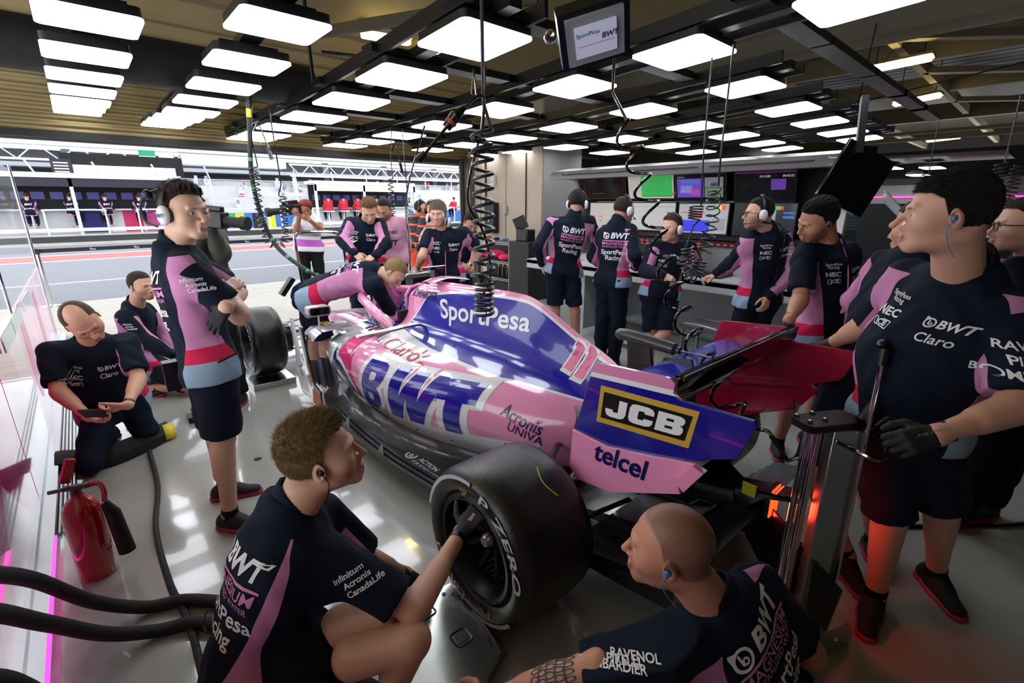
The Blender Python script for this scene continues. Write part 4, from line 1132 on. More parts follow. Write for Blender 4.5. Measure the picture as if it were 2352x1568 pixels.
# ---------------- wheels ----------------
def wheel(name, x0, x1, yc, zc, r, label=None, letters=True, steer=0):
    """x0 outer face, x1 inner face"""
    sg = -1 if x0 < 0 else 1; wd = abs(x1-x0); c = V((x0+x1)/2, yc, zc)
    Rm = np.array([[0, 0, sg], [1, 0, 0], [0, sg, 0]], float)       # local z -> outward
    if steer: Rm = ROT('Z', steer) @ Rm
    h = wd/2; mb = MB()
    pf = [(.232, h-.030), (.245, h-.012), (.262, h-.004), (.29, h+.002), (r-.03, h-.008), (r-.010, h-.026), (r-.001, h-.055), (r+.0015, h*.4), (r+.0015, -h*.4), (r-.001, -h+.055), (r-.010, -h+.026), (r-.03, -h+.008), (.29, -h-.002), (.262, -h+.004), (.232, -h+.02)]
    mb.lathe(pf, c, Rm, 96, closed=True); ty = mb.build(name, [rub], car, ang=60, label=label)
    mb = MB(); mb.lathe([(.236, h-.022), (.222, h-.010), (.205, h-.014), (.196, h-.03), (.190, h-.05), (.178, h-.075), (.172, h-.16), (.165, -h+.1), (.185, -h+.01), (.236, -h+.02)], c, Rm, 64, closed=True)
    rim = mb.build('rim', dkm, ty)
    mb = MB()
    for k in range(10):
        a = 2*PI*k/10; d = V(math.cos(a), math.sin(a), 0); t = V(-d[1], d[0], 0)
        mb.add([c+Rm@(q) for q in (d*.045-t*.012+V(0, 0, h-.12), d*.045+t*.012+V(0, 0, h-.12), d*.18+t*.008+V(0, 0, h-.085), d*.18-t*.008+V(0, 0, h-.085), d*.045-t*.012+V(0, 0, h-.15), d*.045+t*.012+V(0, 0, h-.15), d*.18+t*.008+V(0, 0, h-.11), d*.18-t*.008+V(0, 0, h-.11))], [(0, 1, 2, 3), (7, 6, 5, 4), (0, 4, 5, 1), (1, 5, 6, 2), (2, 6, 7, 3), (3, 7, 4, 0)])
    mb.build('spokes', blk, rim)
    mb = MB(); mb.lathe([(.0, h-.07), (.022, h-.07), (.034, h-.08), (.045, h-.11), (.05, h-.16)], c, Rm, 24); mb.build('wheel_nut', alu, rim)
    mb = MB()
    for k in range(44):
        a = 2*PI*k/44; d = V(math.cos(a), math.sin(a), 0); mb.tube([c+Rm@(d*.170+V(0, 0, h-.17)), c+Rm@(d*.167+V(0, 0, h-.09))], .0028, 5)
    mb.build('rim_ribs', mat('rim_grey', '4A4B4E', .3, .8), rim)
    def ring(a0, r0, off=.0035):
        def f(u, v):
            a = R(a0)+u/r0; rr = r0+v; hh = h+off-.0008-(abs(rr-.285)*.10 if rr > .285 else (.285-rr)*.12)
            lo = V(-rr*math.sin(a)*(-1 if sg < 0 else 1)*-1, rr*math.cos(a), hh)
            # local x -> world y, local y -> world z
            return c+Rm@V(lo[0] if sg > 0 else lo[0], lo[1]*(1 if sg > 0 else -1), lo[2])
        return f
    if letters:
        for s_, a0 in (('P ZERO', 12), ('PIRELLI', 190)):
            decal('sidewall_lettering', text2d(s_, .062, .022, .12, 'LEFT', .02, 1.75 if s_[1] == ' ' else 1.3, 1.1), ltg, ty, ring(a0, .280))
        for a0, a1 in ((-78, 2), (128, 182)):
            G = [(R(a)*.298, v) for a in range(a0, a1+1, 4) for v in (0, .016)]; F = [(2*i, 2*i+2, 2*i+3, 2*i+1) for i in range(len(G)//2-1)]
            decal('sidewall_band', (np.array(G), F), ltg, ty, ring(0, .298))
        decal('chalk_mark', text2d('SP', .05, -.006, 0, 'LEFT', .02), gold, ty, ring(-14, .250)); decal('chalk_mark', text2d('7', .06, -.006, 0, 'LEFT', .02), gold, ty, ring(150, .262))
        decal('barcode', poly2d([rrect(.035, .022, .002)]), mat('label_tan', '8A8360', .6), ty, ring(165, .262))
    return ty
wheel('rear_wheel', -1.0, -.595, 0, .365, .335, 'near rear slick tyre with large white sidewall lettering')
wheel('rear_wheel', 1.0, .595, 0, .365, .335)
wheel('front_wheel', -1.0, -.695, 3.70, .40, .335, steer=0.0); wheel('front_wheel', 1.0, .695, 3.70, .40, .335)
# yellow crayon line on the near rear tread
mb = MB(); mb.tube([V(-.74+.02*math.sin(a*9), -.3375*math.sin(a), .365+.3375*math.cos(a)) for a in np.linspace(R(18), R(42), 14)], .002, 4); mb.build('crayon_line', yel, car)
# ---------------- suspension, gearbox, exhaust, diffuser ----------------
def arm(a, b, w=.035, t=.014, m=cf, nm='suspension_arm'):
    mb = MB(); a, b = V(a), V(b); mb.tube([a, b], [w/2, w/2], 8); P = np.array(mb.v); d = nrm(b-a); up = V(0, 0, 1); up = nrm(up-d*(up@d)); P -= np.outer((P-a)@up*(1-t/w), up); mb.v = P.tolist(); return mb.build(nm, m, car)
for sg in (-1, 1):
    for a, b in (((.10, .30, .50), (.60, .02, .50)), ((.10, -.20, .50), (.60, -.02, .50)), ((.12, .35, .28), (.60, .04, .24)), ((.12, -.15, .28), (.60, -.02, .24)), ((.1, .05, .60), (.58, .0, .28))): arm((sg*a[0], a[1], a[2]), (sg*b[0], b[1], b[2]))
    for a, b in (((.20, 3.35, .55), (.70, 3.66, .52)), ((.18, 4.0, .52), (.70, 3.74, .52)), ((.22, 3.30, .36), (.70, 3.66, .28)), ((.18, 3.95, .36), (.70, 3.74, .28)), ((.20, 3.60, .58), (.68, 3.68, .32))): arm((sg*a[0], a[1], a[2]), (sg*b[0], b[1], b[2]), .045)
    mb = MB(); mb.lathe([(.0, 0), (.15, 0), (.155, .02), (.155, .10), (.10, .13), (0, .13)], (sg*.60, 0, .365), np.array([[0, 0, -sg], [1, 0, 0], [0, -sg, 0]], float), 28); mb.build('brake_duct', cf, car)
    mb = MB(); mb.lathe([(.0, 0), (.15, 0), (.155, .02), (.155, .10), (.10, .13), (0, .13)], (sg*.70, 3.7, .40), np.array([[0, 0, -sg], [1, 0, 0], [0, -sg, 0]], float), 28); mb.build('brake_duct', cf, car)
    # grey heat shield panel behind the bodywork and the vents
    mb = MB(); mb.grid([[(sg*x, y, z) for x, z in ((.10, .70), (.17, .68), (.215, .60), (.225, .50), (.20, .42), (.15, .36))] for y in (.20, .05, -.12, -.22)]); mb.build('heat_shield', alu if 0 else mat('titanium', '6E6C69', .3, .9, var=(5, '4A4846', .8, (1, 1, 6))), car, solid=.006)
mb = MB(); mb.tube(smoothpath([(0, .1, .45), (0, -.2, .44), (0, -.45, .46), (0, -.62, .50)], 5), [.13]*5+[.11]*5+[.07]*6, 14); mb.build('gearbox', cf, car)
mb = MB(); mb.sphere((-.20, .02, .47), (.055, .09, .05), 14); mb.sphere((-.26, -.02, .44), (.05, .06, .04), 12); mb.tube(smoothpath([(-.16, .12, .60), (-.19, .05, .55), (-.24, -.05, .50), (-.36, -.02, .50)], 5), .028, 10); mb.build('suspension_rocker', alu, car)
mb = MB(); mb.cyl((0, -.10, .60), (0, -.50, .68), .05, .05, 18, caps=False); mb.cyl((.06, -.10, .57), (.06, -.45, .64), .018); mb.cyl((-.06, -.10, .57), (-.06, -.45, .64), .018); mb.build('exhaust_pipe', mat('titanium', '6E6C69', .3, .9), car)
mb = MB(); mb.grid([[(x, -.05, .14), (x*1.02, -.25, .18), (x*1.05, -.45, .26), (x*1.07, -.60, .33)] for x in np.linspace(-.50, .50, 13)])
for x in (-.5, -.33, -.18, .18, .33, .5): mb.prism([(.10, .12), (-.62, .34), (-.62, .20), (.10, .08)], (x, 0, 0), (0, 1, 0), (0, 0, 1), .006)
mb.build('diffuser', cf, car)
mb = MB()
for k in range(4): mb.grid([[(x, -.50-.03*k, .36+.035*k), (x, -.58-.03*k, .375+.035*k), (x, -.64-.03*k, .40+.035*k)] for x in np.linspace(-.46, .46, 9)])
mb.build('diffuser_flaps', cf, car)
# crash structure with rain light
mb = MB(); mb.prism([(-.20, .50), (-.35, .50), (-.62, .56), (-.80, .60), (-.86, .625), (-.86, .60), (-.74, .555), (-.66, .46), (-.30, .40), (-.20, .40)], (0, 0, 0), (0, 1, 0), (0, 0, 1), .11); cs = mb.build('crash_structure', gm, car, bevel=.01)
mb = MB(); mb.box((-.065, -.70, .548), (-.057, -.645, .60)); mb.build('yellow_label', yel, cs)
mb = MB(); mb.box((-.045, -.752, .47), (.045, -.735, .60)); rl = mb.build('rain_light', mat('light_housing', '1A0505', .3), car)
mb = MB()
for r_ in range(7):
    for c_ in range(4): mb.box((-.042+c_*.0215, -.757, .475+r_*.018), (-.026+c_*.0215, -.751, .488+r_*.018))
mb.build('rain_light_leds', mat('led_red', 'FF2010', .3, emit='FF1A05', es=16), rl)
_ll = bpy.data.lights.new('rain_light_lamp', 'AREA'); _ll.size = .09; _ll.size_y = .12; _ll.shape = 'RECTANGLE'; _ll.energy = 1.6; _ll.color = (1, .06, .02); _lo = bpy.data.objects.new('rain_light_lamp', _ll); COL.objects.link(_lo); _lo.parent = rl; _lo.location = (0, -.765, .535); _lo.rotation_euler = (R(-90), 0, 0)
# ---------------- rear wing ----------------
# endplate outline in (y, z)
EP = [(-.20, 1.095), (-.215, 1.115), (-.53, 1.14), (-.552, 1.125), (-.548, 1.09), (-.575, 1.075), (-.815, 1.085), (-.825, 1.07), (-.79, .96), (-.775, .94), (-.70, .905), (-.66, .88), (-.50, .835), (-.30, .79), (-.12, .795)]
EL = [(-.12, .795), (-.30, .79), (-.50, .835), (-.655, .875), (-.70, .865), (-.64, .765), (-.60, .79), (-.62, .74), (-.33, .60), (-.15, .575), (-.11, .62)]
m = mat('endplate_paint_near', BLUE, .18, coat=1.); nt = m.node_tree; x_, y_, z_ = objco(nt)
edge = z_+y_*.085      # parallel to the top edge
c = rgbmix(nt, edge.gt(1.035), '17178F', 'EDEDF0'); c = rgbmix(nt, edge.gt(1.055), c, 'E08BB8'); nt.links.new(c.s, nt.nodes['Principled BSDF'].inputs['Base Color'])
mi_ = mat('endplate_paint_far', 'B5123F', .28, coat=.7)
for sg in (-1, 1):
    mm = m if sg < 0 else mi_
    mb = MB(); mb.prism(EP, (sg*.52, 0, 0), (0, 1, 0), (0, 0, 1), .016); e = mb.build('wing_endplate', mm, car, bevel=.002, label='blue endplate with black and yellow JCB panel' if sg < 0 else 'crimson far endplate held by two gloved hands')
    mb = MB(); mb.prism(EL, (sg*.535, 0, 0), (0, 1, .0), (0, 0, 1), .014); e2 = mb.build('lower_endplate', pp if sg < 0 else mi_, car, bevel=.002)
    mb = MB(); mb.prism([(-.64, .765), (-.70, .865), (-.66, .875), (-.60, .79)], (sg*.55, 0, 0), (0, 1, 0), (0, 0, 1), .02); mb.build('endplate_strake', pp if sg < 0 else mi_, e2)
    if sg < 0:
        fr = [(-.24, 1.035), (-.70, 1.045), (-.665, .905), (-.24, .865)]
        def ffn(x): return lambda u, v: V(x, u, v)
        def rq(pl, k): c_ = np.mean(pl, 0); return [tuple(c_+(V(p)-c_)*k) for p in pl]
        P0 = [(-.245, 1.030), (-.648, 1.058), (-.625, .915), (-.232, .872)]; P1 = [(-.262, 1.008), (-.628, 1.034), (-.608, .936), (-.252, .896)]
        decal('panel_frame', poly2d([P0]), gold, e, ffn(-.5295)); decal('panel_face', poly2d([P1]), mat('panel_black', '0A0A0A', .3), e, ffn(-.5302))
        gJ = [[(.62, 1), (1, 1), (1, .28), (.92, .08), (.74, 0), (.26, 0), (.08, .08), (0, .28), (0, .42), (.36, .42), (.38, .30), (.6, .30), (.62, .36)]]
        gC = [[(1, .62), (1, .80), (.9, .94), (.74, 1), (.26, 1), (.08, .94), (0, .76), (0, .24), (.08, .06), (.26, 0), (.74, 0), (.92, .06), (1, .2), (1, .38), (.64, .38), (.62, .28), (.40, .28), (.38, .34), (.38, .66), (.42, .72), (.62, .72), (.64, .62)]]
        gBB = [[(0, 0), (.78, 0), (.94, .06), (1, .2), (1, .36), (.94, .48), (.84, .52), (.94, .58), (.98, .7), (.98, .82), (.92, .94), (.78, 1), (0, 1)], [(.34, .62), (.34, .76), (.6, .76), (.62, .62)], [(.34, .24), (.34, .38), (.62, .38), (.62, .24)]]
        def pj(u, v):
            a = V(P1[0])*(1-u)+V(P1[1])*u; b = V(P1[3])*(1-u)+V(P1[2])*u; q = b*(1-v)+a*v; return V(-.5310, q[0], q[1])
        for gl, x0, x1 in ((gJ, .05, .31), (gC, .345, .63), (gBB, .665, .955)):
            decal('logo_letter', poly2d([[(x0+(x1-x0)*p[0], .13+.74*p[1]*(1 if not (gl is gJ) else .94)) for p in l] for l in gl]), pw, e, pj)
        decal('printed_logo', text2d('telcel', .115, .022, .18, 'CENTER', 0, .98), navyp, e2, flatfn((-.5455, -.36, .755), (0, -.995, .06), (0, 0, 1)))
# main plane, flap, beam elements
def wingel(name, prof, m, x0=-.512, x1=.512, n=2, m2=None):
    mb = MB(); X = np.linspace(x0, x1, n+1); mb.grid([[(x, y, z) for y, z in prof+[prof[0]]] for x in X])
    a = len(mb.v); 
    for x in (x0, x1): mb.face(list(range(mb.pts([(x, y, z) for y, z in prof]), len(mb.v))))
    return mb.build(name, m, car, ang=40)
wm = mat('wing_gloss', 'A59AA6', .06, 1.)
MPm = mat('main_plane_blue', '1A28C8', .2, coat=.6)
pf = [(-.22, 1.00), (-.215, 1.01), (-.26, 1.018), (-.36, 1.012), (-.46, 1.035), (-.525, 1.07), (-.53, 1.065), (-.47, 1.012), (-.37, .975), (-.28, .972)]
wingel('main_plane', pf, MPm)
pf2 = [(-.50, 1.075), (-.495, 1.09), (-.52, 1.12), (-.56, 1.135), (-.565, 1.13), (-.60, 1.09)]
pf2 = [(-.50, 1.060), (-.505, 1.075), (-.545, 1.085), (-.60, 1.115), (-.645, 1.155), (-.65, 1.15), (-.615, 1.09), (-.56, 1.055), (-.52, 1.05)]
pf2 = [(-.45, 1.012), (-.455, 1.022), (-.49, 1.045), (-.52, 1.09), (-.538, 1.150), (-.552, 1.150), (-.556, 1.085), (-.54, 1.03), (-.50, 1.000)]
fp = wingel('flap', pf2, wm); mb = MB(); mb.bar((-.512, -.573, 1.146), (.512, -.573, 1.146), .006, .018, (0, 0, 1)); mb.build('gurney_strip', cf, fp)
mb = MB(); mb.prism([(.0, .0), (-.13, .02), (-.15, -.03), (-.02, -.13), (.03, -.10)], (0, -.20, 1.02), (0, 1, 0), (0, 0, 1), .02); mb.build('wing_pylon', cf, car)
mb = MB(); mb.tube(smoothpath([(0, .08, 1.075), (0, .0, 1.08), (0, -.20, 1.07), (0, -.27, 1.065)], 4), [.018]+[.030]*10+[.016]*2, 12); ac = mb.build('flap_actuator', mat('actuator_grey', '37383B', .35, coat=.3), car)
mb = MB(); mb.tube([(0, -.27, 1.065), (0, -.42, 1.07)], .005, 6); mb.build('actuator_rod', alu, ac)
mb = MB(); mb.prism([(.0, .0), (.13, .0), (.10, -.30), (-.05, -.30)], (0, -.12, 1.05), (0, 1, 0), (0, 0, 1), .018); mb.build('swan_neck', cf, car)
mb = MB()
for k in range(2): mb.grid([[(x, -.30-.1*k, .60+.02*k), (x, -.36-.1*k, .612+.02*k), (x, -.42-.1*k, .63+.03*k)] for x in (-.42, 0, .42)])
mb.build('lower_beam', cf, car)
# front wing
mb = MB()
for k in range(4): mb.grid([[(x, 4.75-.09*k, .12+.03*k+.03*abs(x)), (x, 4.70-.09*k, .125+.035*k+.03*abs(x)), (x, 4.65-.09*k, .14+.045*k+.03*abs(x))] for x in np.linspace(-.95, .95, 9)])
for sg in (-1, 1): mb.prism([(4.40, .10), (4.85, .10), (4.83, .22), (4.45, .38)], (sg*.96, 0, 0), (0, 1, 0), (0, 0, 1), .012)
mb.build('front_wing', pb, car)
# stand pads under the wheels / floor
# ---------------- the garage ----------------
def ribbed(name, col, col2, axis, period, duty=.5, rough=.6, metal=0.):
    if name in MATS: return MATS[name]
    m = mat(name, col, rough, metal); nt = m.node_tree; c = objco(nt)[axis]
    f = (c*(1/period)).mod(1.).lt(duty); k = rgbmix(nt, f, col2, col); nt.links.new(k.s, nt.nodes['Principled BSDF'].inputs['Base Color'])
    bp = nt.nodes.new('ShaderNodeBump'); bp.inputs['Distance'].default_value = .02; s = (c*(2*PI/period)).sin(); nt.links.new(s.s, bp.inputs['Height']); nt.links.new(bp.outputs['Normal'], nt.nodes['Principled BSDF'].inputs['Normal'])
    return m
flm = mat('floor_epoxy', 'A9ADA8', .13, coat=.5, var=(1.3, '9A9E99', .8), rvar=(3, .08, .2), spec=.6)
con = mat('concrete', 'B9B5AC', .8, var=(3, 'A39F97', .9, (1, 9, 1)), bump=(40, .3))
asp = mat('asphalt', '8A8C93', .9, var=(60, '6E7078', .9), bump=(200, .5))
wht = mat('white_paint', 'EDEEF0', .5); khk = ribbed('khaki_slats', '8B7A50', '6E6040', 2, .085, .82); khp = mat('khaki_plain', '7E6E48', .7)
bei = mat('beige_wall', 'B3A594', .75, var=(1.2, 'A69987', .7)); gry = mat('grey_wall', '84827F', .75); drk = mat('dark_roof', '2A2620', .8); deck = ribbed('roof_deck', '4A4235', '14110D', 0, .42, .55)
alus = mat('brushed_aluminium', 'B9BCBE', .3, 1., bump=(90, .05)); chrome = mat('chrome', 'D5D7D9', .08, 1.); plas = mat('black_plastic', '0D0E10', .35); beamw = mat('beam_cream', 'A59B88', .7)
def S(name, mb, m, **k): return mb.build(name, m, kind='structure', **k)
def bxs(name, lo, hi, m, **k): return S(name, MB().box(lo, hi), m, **k)
YD = 8.6
fl_o = bxs('floor', (-.6, -4, -.2), (26, 6.62, 0), flm)
mb = MB()
for x, y in ((1.02, .62), (1.35, 1.5), (.62, 3.35), (1.30, .22), (2.9, .9), (.55, 5.2)): mb.lathe([(.0, .002), (.024, .002), (.026, 0)], (x, y, 0), None, 16)
mb.build('socket_covers', blk, fl_o)
bxs('trim_1', (-.6, 6.60, -.1), (7.4, 6.66, .004), alus)
bxs('floor_apron', (-6, 6.66, -.2), (26, 11.45, 0), con)
pl = bxs('pit_lane', (-60, 11.45, -.2), (90, 27.4, -.005), asp)
mb = MB(); mb.box((-60, 14.35, -.005), (90, 14.45, .001)); mb.box((-60, 20.0, -.005), (90, 20.2, .001)); mb.box((-60, 22.2, -.005), (90, 22.4, .001)); mb.build('lane_lines', wht, pl)
mb = MB(); mb.box((-60, 20.2, -.005), (90, 22.2, .0005)); mb.build('red_lane', mat('red_lane', 'C56A68', .8, var=(3, 'B35A58', .8)), pl)
# left partition: glossy printed panels, glass above
m = mat('partition_print', 'E9E6EA', .12, coat=1.); nt = m.node_tree; x_, y_, z_ = objco(nt)
a1 = (z_+y_*.9).mod(3.1); c = rgbmix(nt, a1.lt(1.5), 'F0EDF1', 'D9347E'); c = rgbmix(nt, (z_*1.2-y_).mod(2.3).lt(.55), c, 'E78FBC'); c = rgbmix(nt, y_.lt(2.0)*z_.lt(.35), c, '7C7D84')
c = rgbmix(nt, y_.gt(4.3), c, 'E6C9DB'); c = rgbmix(nt, (z_-y_*.22).lt(-1.05)*y_.gt(4.3), c, 'EFEFF2'); nt.links.new(c.s, nt.nodes['Principled BSDF'].inputs['Base Color'])
glass = mat('clear_glass', 'F2F6F6', .03, alpha=.16, spec=.8)
frost = mat('frosted_print', 'F3D3E4', .2, alpha=.45)
for i, (a, b) in enumerate(((-2.2, .4), (.42, 2.02), (2.04, 3.64), (3.66, 4.86))):
    w = bxs('wall_left_%d' % (i+1), (-.52, a, .07), (-.48, b, .93), m)
for i, (a, b) in enumerate(((4.88, 6.2), (6.22, 7.4), (7.42, 8.5))):
    bxs('wall_left_%d' % (i+5), (-.51, a, .07), (-.49, b, .93 if i else .93), frost)
mb = MB()
for yy, s_ in ((5.3, 1.), (6.8, .8)):
    o = [(.16*s_*math.cos(a), .52+.3*s_*math.sin(a)*(1.6 if math.sin(a) > 0 else 1)) for a in np.linspace(0, 2*PI, 22)[:-1]]
    mb.prism(o, (-.485, yy, -.05), (0, 1, 0), (0, 0, 1), .003)
S('trim_2', mb, mat('print_pink', 'E58DB5', .2, alpha=.6))
bxs('wall_left_8', (-.505, 5.0, .95), (-.495, 8.5, 2.1), glass); S('trim_3', MB().tube([(-.5, 8.5, 0), (-.5, 8.5, 2.15)], .015).tube([(-.5, 5.0, .93), (-.5, 5.0, 2.12)], .01), chrome)
mb = MB(); mb.box((-.56, -2.2, 0), (-.40, 8.5, .055)); mb.box((-.54, -2.2, .055), (-.46, 8.5, .075)); 
for k in range(4): mb.tube([(-.39+.02*k, 3.2, .012), (-.39+.02*k, 6.4, .012)], .008, 6)
S('baseboard_left', mb, alus)
bxs('trim_4', (-.402, -2.2, .056), (-.388, 3.1, .064), mat('led_magenta', 'FF4FC0', .4, emit='FF3FB4', es=2.2))
for y in (4.0, 4.6, 5.5):
    mb = MB().bar((-.47, y, .90), (-.44, y+.28, .94), .008, .10); S('trim_%d' % (5+int(y)), mb, mat('bright_edge', 'D5E8E6', .1, .3))
bxs('wall_left_9', (-.75, -4, 0), (-.62, 0.4, 3.2), gry)
# front opening: lintel, slatted shutter housing
bxs('wall_front', (-3, YD, 2.50), (6.6, YD+.25, 2.585), mat('lintel_black', '15130F', .7))
G = [(YD-.005, 2.585), (YD-.06, 2.80), (YD-.22, 3.02), (YD-.55, 3.28), (YD-.95, 3.5), (YD-1.5, 3.66), (YD-2.2, 3.74)]
mb = MB(); mb.grid([[(x, y, z) for y, z in G] for x in (-4, 3, 9)]); S('wall_shutter', mb, khk, ang=80)
mb = MB(); mb.grid([[(x, y, z) for y, z in ((YD-2.2, 3.74), (4.0, 3.86), (-4, 3.9))] for x in (-4, 2.5, 6.2)]); S('ceiling', mb, khp)
mb = MB(); mb.box((-4, YD+.2, 2.5), (9, YD+.5, 6)); S('wall_facade', mb, drk)
mb = MB(); mb.grid([[(x, 3.9+.35*math.sin(a)-2.0+4.3-.75, 2.98+.17*math.cos(a)) if 0 else (x, 5.75+.26*math.sin(a), 2.93+.20*math.cos(a)) for a in np.linspace(0, 2*PI, 17)] for x in np.linspace(-.9, 2.15, 20)]); 
t = mb.build('wrapped_duct', mat('black_fabric', '060607', .8, bump=(12, .6)), label='long black fabric wrapped duct across the upper left of the garage', cat='duct')
# right side: beige wall, pillar
bxs('wall_right', (6.4, 6.35, 0), (6.7, YD+.25, 3.9), bei)
bxs('wall_right_return', (6.42, 6.32, 0), (7.45, 6.6, 3.9), gry)
mb = MB().box((6.28, YD-.25, 0), (6.4, YD-.05, 2.6)); mb.box((6.2, YD-.02, 0), (6.4, YD+.02, 2.6)); S('door_1', mb, mat('door_rail', '5E5A50', .4, .6))
mb = MB()
for y in (8.15, 7.35): mb.tube([(6.385, y, 0), (6.385, y, 3.0)], .014, 6)
S('trim_20', mb, bei)
S('trim_21', MB().tube([(6.385, 6.75, 1.35), (6.385, 6.75, 3.0)], .012, 6).tube([(6.385, 7.95, 1.7), (6.385, 7.95, 3.0)], .02, 6), blk)
w = MB().box((6.25, 7.55, 1.12), (6.39, 7.85, 1.72)).build('wall_control_box', plas, bevel=.01, label='black control box mounted on the beige wall beside the opening', cat='electrical box')
MB().box((6.24, 7.68, 1.34), (6.251, 7.71, 1.56)).build('label_strip', alus, w)
w = MB().box((6.33, 7.28, 1.50), (6.39, 7.36, 1.66)).build('wall_socket', mat('grey_plastic', '9A9A98', .5), bevel=.006, label='small grey wall socket between black box and laptop case', cat='socket')
w = MB().box((6.32, 7.62, 2.05), (6.39, 7.71, 2.26)).build('wall_switch', mat('cream_plastic', 'C9C0AE', .5), bevel=.006, label='cream wall switch high above the black control box', cat='switch')
MB().sphere((6.318, 7.665, 2.12), .012, 8).build('key_knob', plas, w)
# high hall over the right-hand bays
mb = MB().box((6.2, -12, 5.2), (40, 12, 5.3)); S('ceiling_hall', mb, deck)
bxs('wall_hall_back', (33, -12, 0), (33.3, 12, 5.3), drk); bxs('wall_hall_front', (7.4, YD+.5, 0), (33, YD+.7, 5.3), drk); bxs('wall_back', (-1, -4.4, 0), (33, -4.2, 5.3), drk)
def beam(n, a, b, w, h, m=beamw): S(n, MB().bar(a, b, w, h), m)
beam('trim_30', (9.3, -4, 4.5), (9.3, 8.6, 4.5), 1.5, .5); beam('trim_31', (7.35, -4, 4.62), (7.35, 8.6, 4.62), .35, .3); beam('trim_32', (8.45, -4, 4.2), (8.45, 8.6, 4.2), .12, .12); beam('trim_47', (10.1, -4, 4.2), (10.1, 8.6, 4.2), .12, .12)
beam('trim_33', (13.6, -4, 4.7), (13.6, 8.6, 4.7), .2, .4); beam('trim_34', (17.5, -4, 4.7), (17.5, 8.6, 4.7), .2, .4); beam('trim_35', (22, -4, 4.6), (22, 8.6, 4.6), .25, .5)
for k, (y, z) in enumerate(((0., 4.55), (2.6, 4.55), (5.2, 4.5))): beam('trim_%d' % (36+k), (8.4, y, z), (33, y, z), .14, .22)
for k, x in enumerate((11.2, 14.5, 19.)): beam('trim_%d' % (40+k), (x, 2.6, 4.5), (x+2.2, .2, 4.5), .2, .12)
bxs('trim_44', (6.2, -4, 3.9), (6.35, 8.6, 5.2), beamw)
mb = MB()
for z in (3.35, 3.2): mb.box((15.9, -4, z), (16.1, 8, z+.07))
S('trim_45', mb, khp)
bxs('wall_partition', (16, -4, 0), (16.2, 8, 2.15), gry); bxs('trim_46', (15.97, -4, 1.84), (15.99, 3.6, 1.875), MATS['led_magenta']); bxs('wall_partition_head', (15.9, -4, 2.3), (16.1, 8, 2.95), blk)
# ---------------- lighting rig ----------------
pem = mat('panel_glow', 'FFFFFF', .4, emit='F4F8FF', es=PANEL_EMIT)
rig = MATS['black_plastic']; K = .8
def lz(z): return 1.71+(z-1.71)*K
base = None
def panel(x, y, z, tx, w, d, label, group):
    """x,y,z centre; tx tilt about x"""
    global base
    t = empty('ceiling_light', (x, y, z), 0, label, 'ceiling light', group); t.rotation_euler = (tx, 0, 0)
    if base is None:
        mb = MB(); mb.prism(rrect(.52, .46, .04), (0, 0, .028), (1, 0, 0), (0, 1, 0), .05); mb.box((-.2, -.14, .05), (.2, .14, .09)); a = mb.build('housing', rig, t)
        mb = MB(); mb.prism(rrect(.53, .47, .045), (0, 0, -.004), (1, 0, 0), (0, 1, 0), .014); b = mb.build('diffuser', pem, t); base = (a, b)
    else:
        for s in base: c = s.copy(); COL.objects.link(c); c.parent = t
    t.scale = (w/.52, d/.46, 1); return t
def column(P, w, d, label, group):
    for i, (x, y, z) in enumerate(P):
        a = P[max(i-1, 0)]; b = P[min(i+1, len(P)-1)]
        tx = math.atan2(b[2]-a[2], b[1]-a[1])*(.9 if x > 2 else .0) if len(P) > 1 else 0
        panel(x*K, y*K, lz(z), tx, w, d, label, group)
def zc(py): return py
C1 = [(.31, 4.64, 2.9), (.31, 5.59, 2.88), (.31, 6.54, 2.88), (.31, 7.49, 2.9), (.31, 8.44, 2.93), (.31, 9.39, 2.99), (.31, 10.3, 3.05)]
C2 = [(1.30, 3.92, 2.9), (1.33, 4.9, 2.86), (1.35, 5.88, 2.84), (1.36, 6.86, 2.84), (1.37, 7.84, 2.85), (1.37, 8.82, 2.9), (1.37, 9.6, 2.94), (1.37, 10.25, 2.96)]
column(C1, .44, .42, 'white square light panel in the leftmost single row overhead', 'leftmost overhead light row'); column(C2, .46, .42, 'white square light panel in the second row from the left overhead', 'second overhead light row')
ZR = [3.05, 2.96, 2.90, 2.86, 2.85, 2.85, 2.86]
def zmain(y): return float(np.interp(y, [1.2, 2.6, 3.92, 5.24, 6.6, 7.93, 9.06, 10.3], [3.1, 3.03, 2.96, 2.89, 2.845, 2.84, 2.84, 2.86]))
MAIN = {2.7: (3.48, 4.69, 5.9, 7.13, 8.34, 9.5, 10.3), 4.45: (1.25, 2.6, 3.92, 5.24, 6.6, 7.93, 9.06, 10.2), 6.2: (2.78, 4.17, 5.56, 6.95, 8.3, 9.6), 8.0: (2.92, 4.35, 5.79, 7.23, 8.6, 9.8), 9.6: (2.98, 4.4, 5.8, 7.3, 8.8), 11.2: (3.05, 4.5, 6.0), 12.6: (3.1, 4.6)}
nm_ = ['third', 'fourth', 'fifth', 'sixth', 'seventh', 'eighth', 'ninth']
for i, (x, ys) in enumerate(MAIN.items()):
    column([(x, y, zmain(y)) for y in ys], .56, .54, 'white square light panel in the %s overhead row over the car and console' % nm_[i], '%s overhead light row' % nm_[i])
